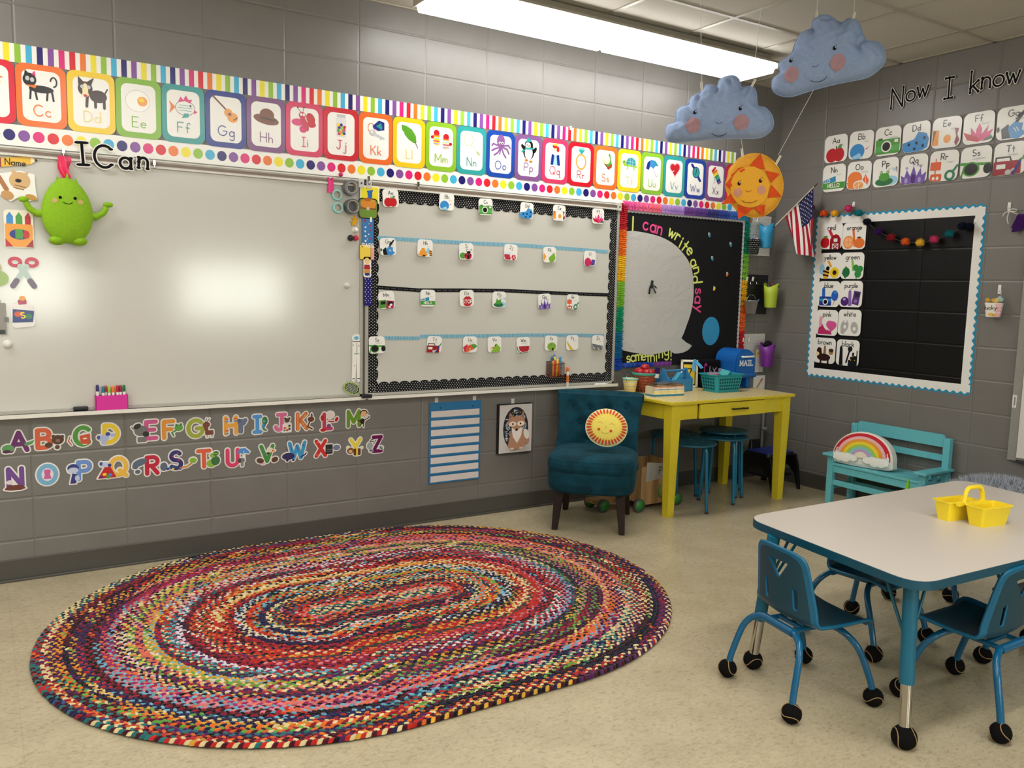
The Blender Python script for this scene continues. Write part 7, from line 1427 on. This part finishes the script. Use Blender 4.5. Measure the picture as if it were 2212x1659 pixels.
def make_chair():
    t = thing('school_chair', '', 'chair', group='teal school chairs round the table')
    k = MB(); T_ = .005; pass
    top = [shell_pt(v[0], v[1], -T_/2) for v in SV]; bot = [shell_pt(v[0], v[1], T_/2) for v in SV]
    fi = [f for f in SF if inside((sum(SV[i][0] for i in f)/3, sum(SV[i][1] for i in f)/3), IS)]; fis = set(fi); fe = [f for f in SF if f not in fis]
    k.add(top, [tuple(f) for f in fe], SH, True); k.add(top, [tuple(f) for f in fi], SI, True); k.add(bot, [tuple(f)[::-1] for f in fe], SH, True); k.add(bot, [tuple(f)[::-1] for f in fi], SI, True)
    for P_ in [OS]+HO:
        n = len(P_); k.add([shell_pt(p[0], p[1], -T_/2) for p in P_]+[shell_pt(p[0], p[1], T_/2) for p in P_], [(i, (i+1) % n, n+(i+1) % n, n+i) for i in range(n)], SH)
    k.tube([shell_pt(p[0], p[1], .004) for p in OS], .0065, SH, 8, closed=True)
    for H in HO: k.tube([shell_pt(p[0], p[1], .003) for p in H], .0042, SH, 6, closed=True)
    k.build('seat_shell', t)
    TC = '#0a5a84/gloss'
    for nm, x0, x1 in (('rear_leg_frame', -.178, -.105), ('front_leg_frame', .178, .075)):
        P_ = []
        for s_ in (1, -1):
            side = [Vector((x0, s_*.178, .036)), Vector((x0*.88+x1*.12, s_*.172, .09)), Vector((x0*.6+x1*.4, s_*.160, .17)), Vector((x0*.42+x1*.58, s_*.150, .212)), Vector((x0*.22+x1*.78, s_*.130, .243)), Vector((x0*.08+x1*.92, s_*.102, .260)), Vector((x1, s_*.07, .265))]
            P_ += side if s_ == 1 else side[::-1]
        Q_ = []
        for i in range(len(P_)-1):
            p0, p1, p2, p3 = P_[max(0, i-1)], P_[i], P_[i+1], P_[min(len(P_)-1, i+2)]
            for j in range(4): u = j/4; Q_.append(.5*((2*p1)+(p2-p0)*u+(2*p0-5*p1+4*p2-p3)*u*u+(3*p1-p0-3*p2+p3)*u**3))
        Q_.append(P_[-1]); k = MB(); k.tube(Q_, .0118, TC, 12); fr = k.build(nm, t)
        for s_ in (1, -1): k = ball_mb((x0, s_*.178, .034), .034, 1.1*s_+x0*9); k.build('tennis_ball', fr)
    k = MB()
    for s_ in (-1, 1): k.tube([(-.105, s_*.062, .264), (.075, s_*.062, .268)], .009, TC, 10)
    k.tube([(-.105, .08, .265), (-.105, -.08, .265)], .0155, TC, 12); k.tube([(-.05, .062, .266), (-.05, -.062, .266)], .009, TC, 10); k.build('seat_bracket', t)
    return t
ch = make_chair()
CH = [((-2.762, -2.594), -10.8, 'teal school chair at the left end of the table, its back towards the rug'),
      ((-2.295, -2.985), 90, 'teal school chair in the right foreground, its back cut by the photo edge'),
      ((-2.12, -2.405), -90, 'teal school chair tucked under the far side of the table, left one'),
      ((-1.45, -2.385), -96, 'teal school chair on the far side of the table, right one'),
      ((-1.745, -2.985), 90, 'teal school chair mostly hidden at the right, behind the foreground chair')]
for i, ((x, y), rz, lb) in enumerate(CH):
    if i == 0: ch.location = (x, y, 0); ch.rotation_euler.z = math.radians(rz); ch['label'] = lb
    else: dup(ch, (x, y, 0), math.radians(rz), lb)
# green and navy toy on the far chair, fluffy throw on the floor by the right wall
t = thing('toy', 'small lime green and navy soft toy sitting behind the table in front of the bench', 'toy', (-1.02, -2.08, .0))
xg, yg = -1.22, -2.24
t.location = (F(2003, 1052, .5)[0], F(2003, 1052, .5)[1]+.1, 0)
k = MB(); k.ell((0, 0, .10), (.07, .07, .10), '#1c2c58/felt'); k.ell((0, 0, .30), (.06, .06, .13), '#1c2c58/felt'); k.build('body', t)
k = MB(); k.frus(rrect(-.03, -.015, .03, .015, .01), .40, rrect(-.006, -.004, .0, .004, .002), .52, '#7cc43c/felt', True); k.build('crest', t)
fl = MB(); cx, cy = -.33, -2.05
for i in range(4500):
    a_ = rnd.uniform(0, 2*PI); q_ = math.sqrt(rnd.random()); x, y = .28*q_*math.cos(a_), .45*q_*math.sin(a_); hh = .41*math.sqrt(max(0, 1-q_*q_))**.7
    d_ = Vector((rnd.gauss(0, .6), rnd.gauss(0, .6), 1)).normalized(); s_ = Vector((rnd.uniform(-1, 1), rnd.uniform(-1, 1), 0)).normalized()*.0035
    p = Vector((x, y, max(.004, hh-.01))); fl.add([p-s_, p+s_, p+d_*.05], [(0, 1, 2)], '#b4bac4/felt')
fl.ell((0, 0, .0), (.28, .45, .40), '#a4aab4/felt', 24, 12, fn=lambda q: Vector((q.x, q.y, max(0, q.z))))
tag(fl.build('fluffy_pouf', loc=(cx, cy, 0)), 'fluffy pale grey-blue pouf against the right wall, behind the table', 'pouf')

# ------------------------------------------------------------ braided oval rug
import numpy as np
rs = np.random.RandomState(5)
RC = np.array([-3.742, -1.088]); HSx = .285; Rx, Ry, th = 1.085, 1.062, math.radians(-1)
nr_ = 43; wdt = Ry/nr_
pal = {k_: lin(h)[:3] for k_, h in dict(cream='#ecd9a0', gold='#e0a83c', yel='#e8cc60', org='#e8702c', red='#c42a24', crim='#a01c34', mar='#4c1424', mag='#a82c68', pink='#e08c98', lp='#ecc0c4', wht='#e4dce0', lav='#a898b8', pur='#582460', nav='#22204c', blu='#2c5c9c', lbl='#74b4cc', teal='#2c7878', dgr='#1c4438', grn='#6cac48', oli='#94883c', blk='#181218', brn='#6c3424', cor='#e8785c').items()}
zones = [(0, .2, 'cream cream gold mar crim pink org nav teal lp blk mar dgr red'), (.2, .33, 'cream gold yel org nav lbl grn red wht mar dgr nav blk'), (.33, .47, 'red red org org gold crim dgr cream nav mar red blk'), (.47, .60, 'wht lp lbl crim nav mar red pink cream pur blk mar red crim teal'), (.60, .72, 'cream yel gold oli pink cor mar nav wht grn pur dgr crim'), (.72, .84, 'pink mag crim lbl cream pur cor org nav mar blk red'), (.84, .93, 'mar pur nav org red crim teal gold blk mar nav cream grn'), (.93, 1.01, 'mar nav pur crim blu blk red teal pur mar nav blk mar gold org cream')]
def zone(f):
    for a_, b_, s_ in zones:
        if f < b_: return s_.split()
    return zones[-1][2].split()
VV, FF, CCc = [], [], []; base = 0
na, nb = 8, 3      # dome: around, rings
tmpl = [(0, 0, 1)]+[(math.cos(2*PI*j/na)*r_, math.sin(2*PI*j/na)*r_, z_) for r_, z_ in ((.62, .80), (1, .0)) for j in range(na)]
TM = np.array(tmpl); TF = [(0, 1+j, 1+(j+1) % na) for j in range(na)]+[(1+j, 1+na+j, 1+na+(j+1) % na) for j in range(na)]+[(1+j, 1+na+(j+1) % na, 1+(j+1) % na) for j in range(na)]
TF = np.array(TF)
cur = [None]*3; rem = [0]*3
for ring in range(nr_, 0, -1):
    f = (ring-.5)/nr_; rx, ry = Rx*f, Ry*f; hs = HSx
    Ln = 2*hs*2+PI*(rx+ry); per = .050; n = max(6, int(Ln/per)); stepL = Ln/(n*3); tot = n*3
    s_ = np.arange(tot)*stepL+rs.uniform(0, stepL)
    th_names = []
    for q in range(tot):
        k3 = q % 3
        if rem[k3] <= 0 or cur[k3] is None:
            z_ = zone(min(.999, f+rs.normal(0, .02))); cur[k3] = pal[z_[rs.randint(len(z_))]]; rem[k3] = rs.uniform(.25, 2.2)
        rem[k3] -= stepL*3/1.0
        if rs.rand() < .14: z_ = zone(f); th_names.append(pal[z_[rs.randint(len(z_))]])
        else: th_names.append(cur[k3])
    th_names = np.array(th_names)
    # position along the stadium
    q1 = 2*hs; arc = PI*(rx+ry)/2; pos = np.zeros((tot, 2)); tan = np.zeros((tot, 2))
    for i in range(tot):
        u = s_[i] % Ln
        if u < q1: p = (-hs+u, -ry); tg = (1, 0)
        elif u < q1+arc: a_ = -PI/2+PI*(u-q1)/arc; p = (hs+rx*math.cos(a_), ry*math.sin(a_)); tg = (-rx*math.sin(a_), ry*math.cos(a_))
        elif u < 2*q1+arc: p = (hs-(u-q1-arc), ry); tg = (-1, 0)
        else: a_ = PI/2+PI*(u-2*q1-arc)/arc; p = (-hs+rx*math.cos(a_), ry*math.sin(a_)); tg = (-rx*math.sin(a_), ry*math.cos(a_))
        l_ = math.hypot(*tg); pos[i] = p; tan[i] = (tg[0]/l_, tg[1]/l_)
    nrm = np.stack([tan[:, 1], -tan[:, 0]], 1)
    wob = .004*np.sin(s_*2.3+ring*.7)[:, None]*nrm
    for side in (1, -1):
        sh = 0 if side == 1 else stepL*.5
        c_ = pos+nrm*side*wdt*.245+tan*sh+wob; an = math.radians(33)*side+rs.normal(0, .07, tot)
        d_ = tan*np.cos(an)[:, None]-nrm*side*np.sin(np.abs(an))[:, None]*1.0; e_ = np.stack([-d_[:, 1], d_[:, 0]], 1)
        la = stepL*1.02*rs.uniform(.92, 1.12, tot); lb = wdt*.36*rs.uniform(.9, 1.1, tot); hz = .0125*rs.uniform(.85, 1.15, tot)
        P = np.zeros((tot, len(TM), 3)); P[:, :, 0] = c_[:, 0:1]+TM[None, :, 0]*la[:, None]*d_[:, 0:1]+TM[None, :, 1]*lb[:, None]*e_[:, 0:1]
        P[:, :, 1] = c_[:, 1:2]+TM[None, :, 0]*la[:, None]*d_[:, 1:2]+TM[None, :, 1]*lb[:, None]*e_[:, 1:2]; P[:, :, 2] = .006+TM[None, :, 2]*hz[:, None]+.0012*np.sin(ring*1.3+s_*3)[:, None]
        cc2 = np.roll(th_names, 1 if side == -1 else 0, axis=0)*rs.uniform(.68, .98, (tot, 1))
        VV.append(P.reshape(-1, 3)); FF.append((TF[None]+(base+np.arange(tot)*len(TM))[:, None, None]).reshape(-1, 3)); CCc.append(np.repeat(np.clip(cc2, 0, 1), len(TM), 0)); base += tot*len(TM)
VV = np.concatenate(VV); FF = np.concatenate(FF); CCc = np.concatenate(CCc)
n = 160; rim = []
for i in range(n):
    a_ = 2*PI*i/n; rim.append((math.copysign(HSx, math.cos(a_))+(Rx-.006)*math.cos(a_), (Ry-.006)*math.sin(a_)))
rim = np.array(rim); bot = np.c_[rim, np.zeros(n)]; topv = np.c_[rim, np.full(n, .0085)]
b0 = len(VV); VV = np.concatenate([VV, bot, topv]); CCc = np.concatenate([CCc, np.tile([.02, .01, .02], (2*n, 1))])
me = D.meshes.new('rug'); nf = len(FF)
polys = [tuple(b0+n+i for i in range(n)), tuple(b0+i for i in range(n))[::-1]]+[(b0+i, b0+(i+1) % n, b0+n+(i+1) % n, b0+n+i) for i in range(n)]
lt = np.concatenate([FF.ravel(), np.concatenate([np.array(p) for p in polys])]).astype(np.int32); tot_ = np.concatenate([np.full(nf, 3), np.array([len(p) for p in polys])]).astype(np.int32); st = np.concatenate([[0], np.cumsum(tot_)[:-1]]).astype(np.int32)
me.vertices.add(len(VV)); me.vertices.foreach_set('co', VV.astype(np.float32).ravel()); me.loops.add(len(lt)); me.loops.foreach_set('vertex_index', lt); me.polygons.add(len(tot_)); me.polygons.foreach_set('loop_start', st); me.polygons.foreach_set('loop_total', tot_)
me.polygons.foreach_set('use_smooth', np.concatenate([np.ones(nf, bool), np.zeros(len(polys), bool)])); me.update(calc_edges=True); me.validate()
at = me.color_attributes.new('braid', 'FLOAT_COLOR', 'POINT'); at.data.foreach_set('color', np.c_[CCc, np.ones(len(CCc))].astype(np.float32).ravel())
m, nt, b, N, M = nodes('braided_rag'); ca = N('ShaderNodeAttribute', attribute_name='braid'); nt.links.new(ca.outputs['Color'], b.inputs['Base Color']); b.inputs['Roughness'].default_value = .9; b.inputs['Specular IOR Level'].default_value = .12; b.inputs['Sheen Weight'].default_value = .15
g = N('ShaderNodeTexCoord'); n1 = N('ShaderNodeTexNoise'); n1.inputs['Scale'].default_value = 320; nt.links.new(g.outputs['Object'], n1.inputs['Vector']); bp = N('ShaderNodeBump'); bp.inputs['Strength'].default_value = .4; bp.inputs['Distance'].default_value = .002; nt.links.new(n1.outputs[0], bp.inputs['Height']); nt.links.new(bp.outputs[0], b.inputs['Normal'])
me.materials.append(m); rg = D.objects.new('rug', me); col_main.objects.link(rg); rg.location = (RC[0], RC[1], .0005); rg.rotation_euler.z = th
tag(rg, 'large oval multicoloured braided rag rug on the floor', 'rug')
